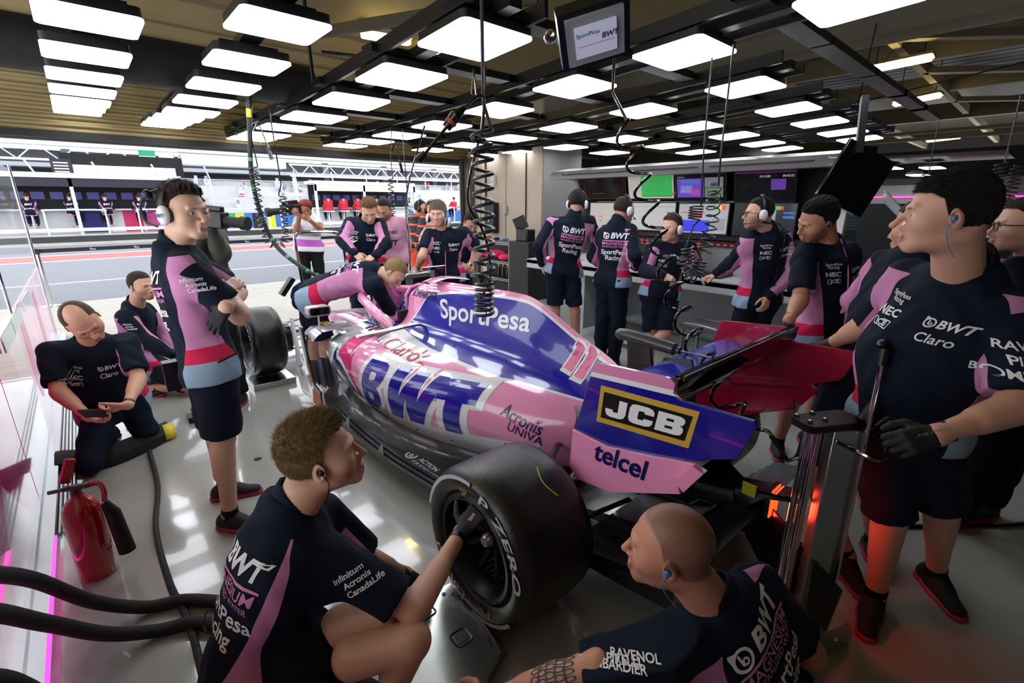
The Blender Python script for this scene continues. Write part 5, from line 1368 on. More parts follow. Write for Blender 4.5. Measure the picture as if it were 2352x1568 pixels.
for i, (x, ys) in enumerate(MAIN.items()):
    mb = MB(); P = [(x*K, y*K, lz(zmain(y))+.10) for y in np.linspace(min(ys)-.5, max(ys)+.4, 9)]
    for a, b in zip(P, P[1:]): mb.bar(a, b, .10, .07)
    for dx in (-.26, .26):
        for a, b in zip(P, P[1:]): mb.bar(V(a)+V(dx, 0, .02), V(b)+V(dx, 0, .02), .03, .10)
    mb.build('lighting_rail', rig, label='black rail carrying the %s row of light panels, counted from the left' % nm_[i], cat='lighting rail')
for i, y in enumerate((1.9, 3.3, 4.6, 5.9, 7.3, 8.7, 9.9)):
    mb = MB()
    for x0 in (2.3, 4.0, 5.8, 7.5, 9.1, 10.6): mb.bar((x0*K, y*K, lz(zmain(y))+.13), ((x0+1.75)*K, y*K, lz(zmain(y))+.13), .16, .06)
    mb.build('lighting_crossbar', rig, label='black flat crossbar bridging the light grid, %s nearest the camera' % ('first', 'second', 'third', 'fourth', 'fifth', 'sixth', 'seventh')[i], cat='lighting crossbar')
for C, lb in ((C1, 'thin black rail above the leftmost row of lights'), (C2, 'thin black rail above the second row of lights')):
    mb = MB(); P = [(x*K, y*K, lz(z)+.11) for x, y, z in C]
    for a, b in zip(P, P[1:]): mb.bar(a, b, .12, .05)
    a, b = P[0], V(P[0])-V(0, 2., -.05); mb.bar(a, b, .12, .05); mb.build('light_rail', rig, label=lb, cat='light rail')
mb = MB(); mb.tube([(1.1, 8.2, 2.95), (1.1, 5.8, 2.95)], .02); mb.tube([(2.55, 3.2, 2.85), (2.55, 3.2, 3.85)], .03, 6); mb.tube([(1.75, 4.3, 2.9), (3.3, 4.0, 2.95)], .012, 6); mb.tube([(2.0, 5.2, 2.75), (2.0, 5.2, 3.8)], .02, 6)
mb.build('rig_hangers', rig, label='thin black hanger tubes fixing the light grid to the ceiling', cat='hanger')
for k, (a, b, lb) in enumerate((((1.9, 5.25, 3.25), (3.0, 3.05, 3.25), 'long pale rail crossing below the khaki ceiling'),)):
    MB().bar(a, b, .05, .09).build('ceiling_rail', mat('rail_brown', '4D4534', .4, .5), label=lb, cat='rail')
# other lamps
def lamp(x, y, z, rz, rx, L, label, es=26., grp=None):
    t = empty('batten_lamp', (x, y, z), rz, label, 'lamp', grp); t.rotation_euler = (rx, 0, rz)
    MB().prism(rrect(L, .17, .04), (0, 0, 0.03), (1, 0, 0), (0, 1, 0), .05).build('lamp_tray', mat('lamp_tray', 'A8A48E', .5), t)
    MB().prism(rrect(L*.97, .14, .05), (0, 0, -.02), (1, 0, 0), (0, 1, 0), .06).build('lamp_cover', mat('lamp_warm', 'FFF2C0', .4, emit='FFE28A', es=es), t, bevel=.01)
lamp(3.22, 5.9, 3.66, R(-12), 0, .62, 'warm lit batten lamp on the khaki ceiling at top left of the light grid'); lamp(3.95, 5.9, 3.66, R(-12), 0, .5, 'second warm batten lamp, partly hidden behind the first big light panel')
lamp(11.9, 2.57, 4.2, R(80), R(25), 1.1, 'nearest yellow hanging lamp high in the right hall'); lamp(16.2, 2.94, 4.2, R(60), R(25), 1.2, 'second yellow hanging lamp high in the right hall'); lamp(26, 3.6, 4.15, R(60), R(40), 1.3, 'farthest small yellow lamp high in the right hall')
mb = MB()
for x, y in ((11.9, 2.2), (11.9, 2.9), (16.2, 2.6), (16.2, 3.3)): mb.tube([(x, y, 4.2), (x, y, 5.2)], .008, 4)
mb.tube([(12.4, 2.6, 4.9), (9.9, 2.9, 2.7)], .008, 4); mb.tube([(9.2, 2.3, 4.9), (9.6, 2.5, 2.7)], .008, 4); mb.tube([(10.5, -2, 4.0), (14, 4, 3.9)], .01, 4)
mb.build('hanging_wires', blk, label='thin black wires and cables hanging under the hall roof', cat='wires', kind='stuff')
for i, (x, y) in enumerate(((14, 3.6), (14, 2.75), (14, 2.0), (13.4, 3.1), (15, 3.3), (15.2, 2.4))):
    t = panel(x, y, 2.5-.03*i, 0, .9, .35, 'thin white light panel above the neighbouring garage', 'neighbouring garage lights')
MB().bar((13.5, .8, 2.6), (13.5, 4.4, 2.6), 1.8, .05).build('neighbour_light_frame', rig, label='flat black light frame above the neighbouring garage', cat='lighting frame')
MB().bar((9.6, 4.4, 2.75), (13.2, 3.1, 2.7), .5, .35).build('black_air_duct', mat('duct_black', '0C0B0A', .6), label='black duct beyond the right end of the console', cat='duct')
# monitor hanging in the grid
t = empty('hanging_monitor', (1.60, 1.31, 2.31), 0, 'tilted grey framed monitor hanging among the light panels', 'monitor')
Rm = frame((.68, -.70, .25), (-.45, -.55, -.75)); 
def hm(nm, o, m, par, th, pl_, sh=0):
    mb = MB(); mb.M = M4(Rm, (0, 0, 0)); mb.prism(pl_, (o[0], o[1], o[2]), (0, 1, 0), (-1, 0, 0), th); return mb.build(nm, m, par)
hm('casing', (0, 0, -.05), plas, t, .06, rrect(.27, .22, .01)); hm('bezel', (0, 0, -.012), mat('bezel_grey', '8E8F92', .4), t, .012, rrect(.22, .18, .004)); sc_ = hm('screen', (0, 0, .0), mat('screen_pale', 'B8BACB', .1, emit='AEB2C8', es=.35), t, .004, rrect(.16, .12, .003))
def hfn(u, v): return Rm@V(-v, u, .006)
decal('screen_text', off2d(text2d('SportPesa', .022, .005, 0, 'LEFT'), -.075, .03), navyp_ if 'navyp_' in globals() else mat('print_navy', '20215E', .5), sc_, hfn); decal('screen_text', off2d(text2d('BWT', .028, .03, .1, 'LEFT'), .022, .008), mat('print_navy', '20215E', .5), sc_, hfn); decal('screen_line', poly2d([[(-.07, -.014), (.07, -.014), (.07, -.011), (-.07, -.011)]]), MATS['pink_print'], sc_, hfn)
mb = MB(); mb.lathe([(0, 0), (.022, 0), (.022, .03), (.014, .032), (0, .02)], (1.44, 1.40, 2.30), frame((0, 0, 1), (-.6, -.7, -.3)), 18)
mb.build('horn_speaker', chrome, label='small round silver speaker beside the hanging monitor', cat='speaker')
# ---------------- cables ----------------
def helix(P, r, pitch, n=10):
    P = smoothpath(P, 10); L = [0]
    for a, b in zip(P, P[1:]): L.append(L[-1]+np.linalg.norm(b-a))
    T = L[-1]; m = max(int(T/pitch*n), 8); out = []; ref = V(.3, 1, .1)
    for i in range(m+1):
        d = T*i/m; k = min(int(np.searchsorted(L, d)), len(P)-1); k = max(k, 1)
        f = (d-L[k-1])/max(L[k]-L[k-1], 1e-6); p = P[k-1]*(1-f)+P[k]*f; t = nrm(P[k]-P[k-1]); u = nrm(np.cross(t, ref)); w = np.cross(t, u); a = 2*PI*d/pitch
        out.append(p+r*(math.cos(a)*u+math.sin(a)*w))
    return out
cbl = mat('cable_grey', '2B2D30', .35, coat=.2); cblack = mat('cable_gloss', '0A0A0C', .22, coat=.5)
def coil(name, P, r, pitch, th, label, m=cbl, n=14, lead=(), tail=()):
    return MB().tube(list(lead)+helix(P, r, pitch, n)+list(tail), th, 7).build(name, m, label=label, cat='cable')
coil('coiled_cable', [(1.475, 1.86, 2.04), (1.47, 1.85, 1.7), (1.465, 1.845, 1.33)], .048, .064, .0085, 'thick grey coiled cable hanging down in front of the engine cover', n=16, lead=[(1.47, 1.84, 2.62), (1.47, 1.84, 2.15)])
coil('coiled_cable', [(1.465, 1.845, 1.33), (1.46, 1.85, 1.16)], .044, .026, .0085, 'tight bunched lower end of the thick grey coiled cable above the car', n=16)
MB().tube(smoothpath([(1.50, 1.86, 2.30), (1.49, 1.88, 2.05), (1.42, 1.88, 1.85), (1.41, 1.89, 1.7), (1.50, 1.88, 1.55), (1.52, 1.87, 1.35), (1.47, 1.90, 1.22)], 8), .006, 6).build('loose_cable', cblack, label='black straight cable wound through the thick grey coil', cat='cable')
coil('air_line', [(2.30, 1.70, 2.13), (2.32, 1.62, 2.0), (2.33, 1.54, 1.81), (2.33, 1.4, 1.5), (2.24, 1.22, 1.22), (2.12, 1.05, 1.08), (2.02, .90, .97), (1.93, .76, .88), (1.93, .62, .76)], .055, .155, .0085, 'black glossy coiled air line running from the lights down to the rear jack', cblack, 18, lead=[(2.35, 1.79, 2.62), (2.35, 1.79, 2.30)], tail=[(1.90, .5, .74), (1.93, .42, .80), (1.97, .36, .86)])
for (x, y, z), lb, s in (((1.36, 5.0, 2.38), 'black coiled cable loop hanging left of the garage opening', 1.), ((3.0, 5.5, 2.35), 'far coiled cable loop hanging near the beige wall', .9)):
    P = [(x-.07, y, z-.35), (x-.07, y, z-.75), (x-.04, y, z-1.0), (x+.05, y, z-1.08), (x+.13, y, z-.98), (x+.15, y, z-.6)]
    coil('coiled_cable', P, .035*s, .05, .006, lb, cblack, 12, lead=[(x, y, z+.25), (x-.05, y, z-.1)], tail=[(x+.15, y, z-.5), (x+.13, y, z+.2)])
    mb = MB(); mb.tube(smoothpath([(x-.03, y, z-.05), (x+.02, y, z+.02), (x+.06, y, z-.1), (x+.10, y, z-.28)], 5), [.006]*12+[.018]*4, 7); mb.build('plug_connector', cblack, label='black plug connector hooked above the '+lb.split(' hanging')[0].replace('black ', '').replace('far ', 'far '), cat='connector')
coil('coiled_cable', [(3.30, 1.61, 1.81), (3.41, 1.65, 1.61), (3.39, 1.67, 1.36)], .045, .06, .006, 'grey coiled cable hanging in front of the console screens', cbl, 14, lead=[(3.12, 1.5, 2.62), (3.12, 1.5, 2.0)])
coil('coiled_cable', [(3.32, 1.73, 1.69), (3.31, 1.73, 1.60)], .045, .018, .006, 'small grey cable coil hanging left of the console screen coil', cbl, 14, lead=[(3.22, 1.68, 2.6), (3.24, 1.68, 2.05)], tail=[(3.30, 1.73, 1.55), (3.27, 1.75, 1.40)])
coil('coiled_cable', [(3.29, 1.75, 1.40), (3.30, 1.74, 1.25), (3.36, 1.71, 1.18), (3.40, 1.69, 1.30)], .042, .026, .007, 'heavy bunched grey coil at chest height before the console', cbl, 14)
# pendant connector on a hook
mb = MB(); mb.tube(smoothpath([(1.46, 1.84, 2.0), (1.41, 1.76, 2.14), (1.36, 1.75, 2.14), (1.31, 1.785, 2.09)], 5), .006, 6); mb.tube([(1.32, 1.78, 2.10), (1.29, 1.80, 2.07)], [.010, .024], 10); mb.tube([(1.29, 1.80, 2.07), (1.255, 1.83, 2.02)], [.026, .020], 12); mb.tube([(1.255, 1.83, 2.02), (1.185, 1.89, 1.92)], .007, 8); mb.tube([(1.185, 1.89, 1.92), (1.16, 1.91, 1.89)], [.015, .017], 12)
p = mb.build('pendant_connector', cblack, label='large black pendant connector hanging diagonally under the lights', cat='connector'); MB().tube([(1.276, 1.811, 2.05), (1.268, 1.819, 2.038)], .0262, 12).build('red_ring', mat('ring_red', 'A03024', .5), p)
MB().tube([(1.35, 1.75, 2.25), (1.335, 1.75, 2.15), (1.36, 1.75, 2.15), (1.35, 1.75, 2.25)], .003, 5).build('wire_hook', chrome, label='thin bent wire hook holding the pendant connector', cat='hook')
P = smoothpath([(1.33, 5.0, 2.62), (1.30, 5.0, 2.3), (1.27, 5.02, 1.95), (1.30, 5.0, 1.58), (1.38, 4.92, 1.30), (1.52, 4.6, 1.10), (1.62, 4.5, 1.04)], 9)
hs = MB().tube(P, .020, 10).build('banded_hose', mat('hose_black', '101011', .5), label='black hose with green tape bands hanging down to the leaning mechanic', cat='hose')
mb = MB()
for k in (14, 20, 27, 33, 39, 45, 50): mb.tube([P[k], P[k]+(P[k+1]-P[k])*.8], .0215, 10)
mb.build('green_tape', mat('tape_green', '2FA36B', .5), hs); MB().tube([P[3], P[5]], .0215, 10).build('yellow_tape_band', mat('tape_yellow', 'D9C733', .5), hs)
MB().tube(smoothpath([(2.95, 4.7, 2.5), (2.6, 4.55, 1.8), (2.45, 4.3, 1.2), (2.4, 4.25, .9)], 6), .010, 6).build('thin_hose', cblack, label='thin black hose hanging before the man in the pink driving suit', cat='hose')
MB().tube(smoothpath([(1.335, 5, 2.62), (1.2, 5.2, 2.9), (1.15, 5.6, 2.8)], 6), .02, 8).build('duct_hose', MATS['hose_black'], label='short black hose bending off the wrapped duct', cat='hose')
# ---------------- floor things at left ----------------
t = empty('fire_extinguisher', (-.24, 2.72, 0), 0, 'red fire extinguisher with black horn standing by the pink partition', 'fire extinguisher')
red = mat('extinguisher_red', 'B3161A', .2, coat=1.)
MB().lathe([(.0, 0), (.070, 0), (.075, .012), (.075, .33), (.068, .37), (.045, .405), (.026, .42), (.024, .44), (0, .44)], n=28).build('cylinder', red, t, ang=60)
mb = MB(); mb.cyl((0, 0, .44), (0, 0, .475), .022); mb.bar((-.04, .0, .475), (.05, -.03, .475), .018, .02); mb.tube([(-.09, .02, .468), (-.02, 0, .47)], .009, 6); mb.build('valve', MATS['dark_metal_'] if 'dark_metal_' in MATS else mat('valve_metal', '5C5A5A', .3, .9), t)
mb = MB(); mb.bar((-.03, .01, .50), (.01, .02, .60), .03, .035); mb.build('lever', red, t)
hn = MB().tube([(.085, -.07, .385), (.105, -.085, .33), (.12, -.10, .12)], [.017, .030, .034], 16); hn.build('horn', mat('horn_black', '0A0A0A', .6), t)
MB().tube(smoothpath([(.02, -.01, .465), (.08, -.04, .475), (.095, -.06, .44), (.088, -.07, .39)], 5), .011, 8).build('hose', red, t)
lb = decal('instruction_label', merge2d([poly2d([rrect(.05, .05, .004), rrect(.046, .046, .003)[::-1]]), text2d('CO2', .018, .01, 0, 'CENTER')]), MATS['white_print'], t, lambda u, v: V(.0765*math.sin(u/.0765+.9), -.0765*math.cos(u/.0765+.9), .15+v))
hz = mat('hose_fabric', '1C1C1E', .7, bump=(150, .5))
for P, lb in (([( -.48, 1.5, .95), (-.42, 1.9, .66), (-.36, 2.16, .42), (-.25, 2.28, .16), (-.10, 2.27, .035), (.03, 2.21, .03), (.16, 2.08, .03), (.26, 1.95, .03)], 'upper of two fat black hoses sweeping off the partition along the floor'),
              ([(-.48, 1.4, .90), (-.42, 1.8, .60), (-.34, 2.0, .34), (-.22, 2.1, .12), (-.08, 2.10, .03), (.05, 2.04, .03), (.14, 1.9, .03), (.14, 1.72, .03), (.06, 1.55, .03)], 'lower of two fat black hoses curling towards the crouching man'),
              ([(-.46, 1.25, .80), (-.40, 1.62, .50), (-.34, 1.72, .25), (-.30, 1.70, .04), (-.2, 1.55, .03)], 'fat black hose dropping at the bottom left corner')):
    MB().tube(smoothpath(P, 8), .026, 12).build('ground_hose', hz, label=lb, cat='hose')
MB().tube(smoothpath([(.07, 3.96, .016), (.06, 3.4, .016), (.0, 2.9, .016), (.0, 2.4, .016), (.03, 2.05, .016), (.02, 1.5, .016)], 8), .014, 8).build('floor_cable', hz, label='thin black cable running across the floor from the kneeling mat', cat='cable')
MB().tube(smoothpath([(.16, 1.9, .05), (.10, 2.0, .09), (.07, 1.95, .05), (.1, 1.85, .09), (.17, 1.88, .06)], 6), .0035, 5).build('wire_loop', cblack, label='thin black wire loop tangled on the curled floor hose', cat='wire')
mb = MB(); P = smoothpath([(-.42, 4.10, .03), (-.2, 3.95, .035), (.0, 4.0, .035), (.22, 4.15, .03)], 6)
mb.grid([[p+V(0, -.06, -.02), p+V(0, -.045, .03), p+V(0, .10, .045), p+V(0, .22, .02), p+V(0, .25, -.03), p+V(0, -.06, -.02)] for p in P]); km = mb.build('kneeling_mat', mat('mat_black', '0C0C0D', .85, bump=(30, .8)), label='black padded kneeling mat with yellow tabs under the kneeling bald man', cat='mat')
mb = MB()
for k in (4, 17): mb.grid([[P[k]+V(0, -.062, -.015), P[k]+V(0, -.047, .034), P[k]+V(0, .09, .05)], [P[k+1]+V(.03, -.062, -.015), P[k+1]+V(.03, -.047, .034), P[k+1]+V(.03, .09, .05)]])
mb.build('yellow_tabs', mat('yellow_tab', 'DCCB1F', .6), km, solid=.003)
t = MB().box((.36, 4.30, .0), (.56, 4.42, .05)).box((.40, 4.28, .05), (.46, 4.46, .08)).build('floor_tool_box', plas, label='small black tool box on the floor behind the tall standing man', cat='tool box', bevel=.008)
# scale plates under the car's near wheels
t = empty('setup_plate', (0.80, 1.22, 0), 0, 'polished aluminium wheel plate on the floor beside the near rear tyre', 'plate')
mb = MB(); mb.prism([(-.32, -.33), (.13, -.14), (.15, .26), (.02, .28), (-.24, .1)], (0, 0, .045), (1, 0, 0), (0, 1, 0), .03); mb.prism([(-.30, -.31), (.12, -.13), (.14, .25), (.02, .27), (-.22, .1)], (0, 0, .015), (1, 0, 0), (0, 1, 0), .03); mb.build('plate_body', mat('plate_alu', 'C4C7C4', .22, 1., var=(5, 'A9ADA8', .8)), t, bevel=.002)
mb = MB()
for x, y in ((.02, .0), (-.02, .20)): mb.tube([V(p[0]+x, p[1]+y, .061) for p in rrect(.07, .07, .015)], .004, 5, closed=True); mb.prism(rrect(.045, .045, .008), (x, y, .061), (1, 0, 0), (0, 1, 0), .002)
for x, y in ((.09, -.10), (.10, -.075), (.12, .2), (.09, .225), (-.2, -.24), (-.17, -.22)): mb.lathe([(0, .0), (.009, .0), (.009, .003), (0, .003)], (x, y, .060), None, 10)
mb.build('recesses', mat('recess_grey', '55585A', .4, .7), t)
for x in (-.85, .85):
    c = cw((x, 3.70, 0)); o = MB().box((-.19, -.30, 0), (.19, .30, .058)).build('wheel_pad', mat('plate_alu', 'C4C7C4', .22, 1.), bevel=.004, label='low silver pad under the %s front tyre' % ('near' if x < 0 else 'far'), cat='pad'); o.location = c; o.rotation_euler = (0, 0, -PSI)
for y, lb in ((1.6, 'black stand'), ):
    pass
o = empty('car_stand', cw((0, 2.4, 0)), -PSI, 'dark floor stand hidden under the car tub', 'stand'); MB().box((-.25, -.1, 0), (.25, .1, .11)).build('stand_block', plas, o)
o = empty('car_stand', cw((0, .9, 0)), -PSI, 'dark floor stand under the middle of the car floor', 'stand'); MB().box((-.25, -.1, 0), (.25, .1, .11)).build('stand_block', plas, o)
# ---------------- rear jack ----------------
t = empty('rear_jack', (1.90, .40, 0), 0, 'tall aluminium air jack with black lifting arms under the car tail', 'jack')
T0, T1 = V(.02, -.10, .10), V(.10, -.07, .93)
al2 = mat('anodised', 'AEB2B8', .22, .85)
mb = MB(); mb.bar((-.03, -.08, .04), (.03, -.06, .93), .13, .05, (-.5, -.6, 0)); mb.build('column', al2, t, bevel=.006)
mb = MB(); mb.cyl((-.11, .0, .18), (-.06, .01, .93), .017); mb.cyl((-.085, .03, .18), (-.035, .04, .93), .017); mb.cyl((.0, -.13, .32), (.05, -.11, 1.18), .008); mb.build('guide_rods', chrome, t)
mb = MB(); mb.prism(rrect(.26, .12, .03), (0, 0, .945), (.8, -.45, 0), (.45, .8, 0), .028); mb.tube([(.06, -.09, .96), (.10, -.11, 1.02)], .02, 10); hd = mb.build('head_plate', plas, t, bevel=.004)
mb = MB()
for x, y in ((-.09, .03), (-.07, .08), (-.03, .0), (0, .05)): mb.sphere((x, y, .962), .010, 8)
mb.build('bolts', chrome, hd); 
mb = MB(); mb.cyl((.05, -.11, 1.18), (.055, -.108, 1.24), .018); mb.sphere((.06, -.10, 1.25), (.03, .02, .018), 12); mb.cyl((.05, -.12, .92), (.12, -.15, .94), .014); mb.tube(smoothpath([(.10, -.13, .94), (.12, -.16, .98), (.05, -.2, .99), (-.02, -.17, .97)], 5), .009, 6); mb.build('handle', plas, t)
MB().tube(smoothpath([(-.05, -.05, .90), (.0, -.17, .86), (.10, -.17, .88), (.12, -.13, .93)], 6), .007, 6).build('air_pipe', chrome, t)
mb = MB()
for s in (-1, 1):
    n_ = V(.36, -.93, 0)*.0; 
    o1 = V(-.08, .02, .0)
    mb.prism([(-.02, .16), (.10, .16), (.12, .36), (-.02, .42), (-.18, .50), (-.42, .585), (-.47, .575), (-.47, .53), (-.24, .36), (-.06, .20)], V(-.03, .0, 0)+V(.35, .93, 0)*s*.06, (-.35*-1*.0+.93*0+.30, -.95*0-.0, 0) if 0 else nrm((-.12, -.36, 0)), (0, 0, 1), .012)
mb.build('lifting_arms', gm2 if 'gm2' in globals() else mat('arm_black', '0D0D0F', .3, coat=.3), t, bevel=.002)
mb = MB(); mb.cyl((-.04, .44, .575), (.0, .46, .575), .02); mb.build('arm_pivot', chrome, t)
mb = MB(); mb.prism([(-.12, 0), (.12, 0), (.14, .05), (.09, .12), (-.10, .12), (-.14, .06)], (0, -.13, .0), (.9, -.35, 0), (0, 0, 1), .07); mb.prism([(-.12, 0), (.12, 0), (.14, .05), (.09, .12), (-.10, .12), (-.14, .06)], (.05, .08, .0), (.9, -.35, 0), (0, 0, 1), .05); ft = mb.build('foot', alus, t, bevel=.005)
mb = MB(); mb.cyl((-.08, -.03, .02), (-.10, -.01, .20), .016); mb.cyl((.0, -.17, .06), (.01, -.175, .065), .016); mb.build('foot_pin', chrome, ft)
# kit bag on the floor beyond the wing
o = MB().tube(smoothpath([(3.15, 1.80, .05), (3.3, 1.72, .06), (3.42, 1.66, .05)], 4), [.03]+[.055]*7+[.03], 10).build('cable_bag', mat('mat_black', '0C0C0D', .85), label='flat black cable bag on the floor beyond the rear wing', cat='bag')
MB().tube(smoothpath([(2.95, .3, .012), (3.4, -.1, .012), (4.2, -.7, .012)], 5), .011, 6).build('floor_cable', cblack, label='straight black cable on the floor at lower right', cat='cable')
# ---------------- console ----------------
cg = mat('console_grey', '8E8A8B', .3, .5, coat=.3); cp = mat('console_panel', 'AEB4B8', .3, .2); ctop = mat('counter_white', 'C6CACC', .3)
t = empty('timing_console', (4.8, 3.4, 0), 0, 'long grey console with rounded canopy holding two rows of screens', 'console')
def L(*a): return tuple(V(a)-V(4.8, 3.4, 0))
mb = MB(); mb.box(L(5.85, 1.5, .05), L(5.9, 5.0, .86)); mb.box(L(4.9, 4.02, .05), L(5.9, 4.06, .86)); mb.box(L(4.9, 1.5, .05), L(5.9, 1.54, .86)); mb.build('modesty_panel', cp, t)
mb = MB(); mb.box(L(4.8, 1.4, .86), L(6.5, 5.05, .93)); mb.box(L(4.8, 1.4, .80), L(4.84, 5.05, .93)); mb.build('counter', ctop, t, bevel=.012)
mb = MB(); mb.box(L(6.35, 1.6, .93), L(6.42, 5.15, 2.2)); mb.build('back_panel', blk, t)
mb = MB()
for y, w_ in ((5.15, .07), (1.55, .2)): mb.prism([(-.10, .93), (.55, .93), (.55, 2.20), (.10, 2.22), (-.25, 2.16), (-.26, 2.06), (.0, 2.04), (.06, 1.9), (.02, 1.2)], L(5.95, y, 0), (1, 0, 0), (0, 0, 1), w_)
mb.build('end_frame', cg, t, bevel=.02)
mb = MB(); mb.grid([[(V(x, y, z)-V(4.8, 3.4, 0)) for x, z in ((5.70, 2.06), (5.68, 2.12), (5.74, 2.18), (6.1, 2.24), (6.5, 2.22), (6.5, 2.12), (5.9, 2.06), (5.70, 2.06))] for y in (5.45, 5.4, 4, 2.5, 1.7, 1.45)]); cn = mb.build('canopy', cg, t)
MB().box(L(5.672, 3.0, 2.115), L(5.69, 5.2, 2.13)).box(L(5.672, 1.75, 2.115), L(5.69, 2.85, 2.13)).build('canopy_slot', blk, cn)
MB().box(L(6.25, 1.7, 1.24), L(6.35, 5.0, 1.30)).box(L(6.28, 1.7, 1.0), L(6.35, 5.0, 1.22)).build('equipment_rail', plas, t)
mb = MB()
for i in range(34):
    if i % 7 != 6: mb.box(L(6.27, 1.9+i*.09, 1.17), L(6.28, 1.94+i*.09, 1.185)); mb.box(L(6.27, 1.9+i*.09, 1.13), L(6.28, 1.93+i*.09, 1.142))
mb.build('red_readouts', mat('readout_red', 'C81C1C', .3, emit='FF2020', es=1.5), t)
MB().box(L(6.2, 2.2, 1.715), L(6.34, 4.9, 1.735)).build('shelf_edge', mat('label_white', 'E9E9EC', .4), t)
def smat(n, kind):
    m = mat('screen_'+n, '101114', .12, emit='101114', es=1.); 
    return m
def screen(name, y0, y1, z0, z1, x, label, tilt, items, base='0F1114', bes=.25, group=None):
    """items: (u0,v0,u1,v1,colour,strength) in 0..1 with u from the viewer's left"""
    o = empty(name, (x, (y0+y1)/2, (z0+z1)/2), 0, label, 'monitor', group); o.rotation_euler = (0, tilt, 0); w, h = y1-y0, z1-z0
    MB().box((0, -w/2-.015, -h/2-.02), (.05, w/2+.015, h/2+.015)).build('frame', plas, o, bevel=.004)
    s = MB().box((-.003, -w/2, -h/2), (.0, w/2, h/2)).build('display', mat('disp_'+base+str(bes), base, .12, emit=base, es=bes), o)
    for it in items:
        u0, v0, u1, v1, c, e = it
        MB().box((-.005, w/2-u1*w, -h/2+v0*h), (-.003, w/2-u0*w, -h/2+v1*h)).build('display_window', mat('disp_'+c+str(e), c, .2, emit=c, es=e), s)
    return o, s, w, h
tx = lambda s, w, h, u, v, t, sz, c: decal('display_text', off2d(text2d(t, sz, .0, 0, 'LEFT'), 0, 0), mat('disp_'+c, c, .3, emit=c, es=.6), s, lambda a, b: V(-.0065, w/2-u*w-a, -h/2+v*h+b))
rows = [(.2, .2, .5, .22, '5A5A40', .3), (.05, .8, .3, .82, '484848', .3)]
screen('console_screen', 4.25, 5.0, 1.78, 2.10, 6.0, 'dark upper screen at the left end of the console', R(-14), rows)
screen('console_screen', 3.48, 4.19, 1.77, 2.09, 6.0, 'upper console screen showing a large green window', R(-14), [(.30, .06, .97, .96, '2FA04A', .55), (.33, .07, .97, .12, '7A5A4A', .5)]+[(.40, .2+.08*k, .8, .21+.08*k, '1E7A36', .4) for k in range(9)], 'B5B2AC', .35)
o, s, w, h = screen('console_screen', 2.78, 3.44, 1.74, 2.06, 6.0, 'upper console screen with purple race picture and two car cameras', R(-14), [(.03, .12, .58, .86, '5A3FA0', .7), (.10, .3, .35, .6, 'A8B7D8', .6), (.30, .2, .5, .45, 'C04E9E', .6), (.12, .62, .5, .8, '4E86B8', .6), (.60, .50, .96, .88, '70747E', .5), (.60, .12, .96, .48, '5D7A62', .5), (.72, .55, .85, .68, '25262A', .2), (.72, .15, .85, .28, '25262A', .2)])
tx(s, w, h, .04, .92, 'FORMULA 1', .02, 'C8C8D0')
o, s, w, h = screen('console_screen', 2.0, 2.66, 1.73, 2.06, 6.0, 'dark upper console screen with two clocks at its top', R(-14), [(.0, .97, 1, .985, 'B030A0', .5), (.62, .38, .86, .74, '5A3A90', .6)], '16161A', .25)
tx(s, w, h, .42, .84, '10:14:08', .035, 'C8C8D0'); tx(s, w, h, .80, .84, '00:45:52', .035, 'C8C8D0')
screen('console_screen', 4.25, 4.95, 1.34, 1.71, 6.1, 'lower console screen with pale page and small red icons', 0, [(.06, .50, .9, .505, '8E8E88', .3)]+[(.08+.18*k, .28+.16*j, .16+.18*k, .33+.16*j, 'C0645A', .5) for k in range(2) for j in range(2)], 'AAA69E', .35)
screen('console_screen', 3.48, 4.18, 1.34, 1.71, 6.1, 'lower console screen with a plain pale document', 0, [(.05, .86, .95, .88, '8C8C8A', .3), (.12, .7, .6, .71, '8C8C8A', .3), (.84, .6, .88, .68, '5A2A2A', .3)], 'A8A8A6', .35)
screen('console_screen', 2.75, 3.42, 1.33, 1.70, 6.1, 'lower console screen with blue table and red bar', 0, [(.03, .04, .66, .44, '3236C8', .6), (.03, .68, .55, .71, 'D0322C', .6), (.30, .55, .50, .66, 'C04038', .5), (.72, .8, .8, .95, '5BD040', .6), (.8, .8, .87, .95, 'D8C840', .6), (.87, .8, .95, .95, 'D84A30', .6), (.7, .1, .96, .5, '8B8C96', .4)], 'A2A2A8', .4)
screen('console_screen', 1.98, 2.36, 1.33, 1.70, 6.1, 'lower right console screen with red, blue and green tables', 0, [(.05, .1, .45, .9, '8F9296', .4), (.3, .82, .55, .93, '50B840', .6), (.55, .82, .65, .93, 'C83A30', .6), (.66, .7, .98, .76, '3E64A8', .5), (.66, .56, .98, .64, '3E64A8', .5), (.1, .3, .3, .6, '3C7A3A', .4)], '35363C', .3)
MB().box((6.1, 2.42, 1.32), (6.3, 2.68, 1.72)).build('intercom_rack', plas, label='black intercom rack between two lower console screens', cat='equipment')
for (y, z) in ((2.60, 1.50), (2.60, 1.47)): pass
FU = MB().box((6.02, 3.44, 1.82), (6.04, 3.50, 1.98)).build('red_sign', mat('sign_red', '9A2016', .5), label='small red FULL ON sign between two upper console screens', cat='sign')
decal('sign_text', text2d('FUL\nON', .05, .02, 0, 'CENTER'), MATS['white_print'], FU, lambda u, v: V(6.018, 3.47-u*.5, 1.90+v*.9))
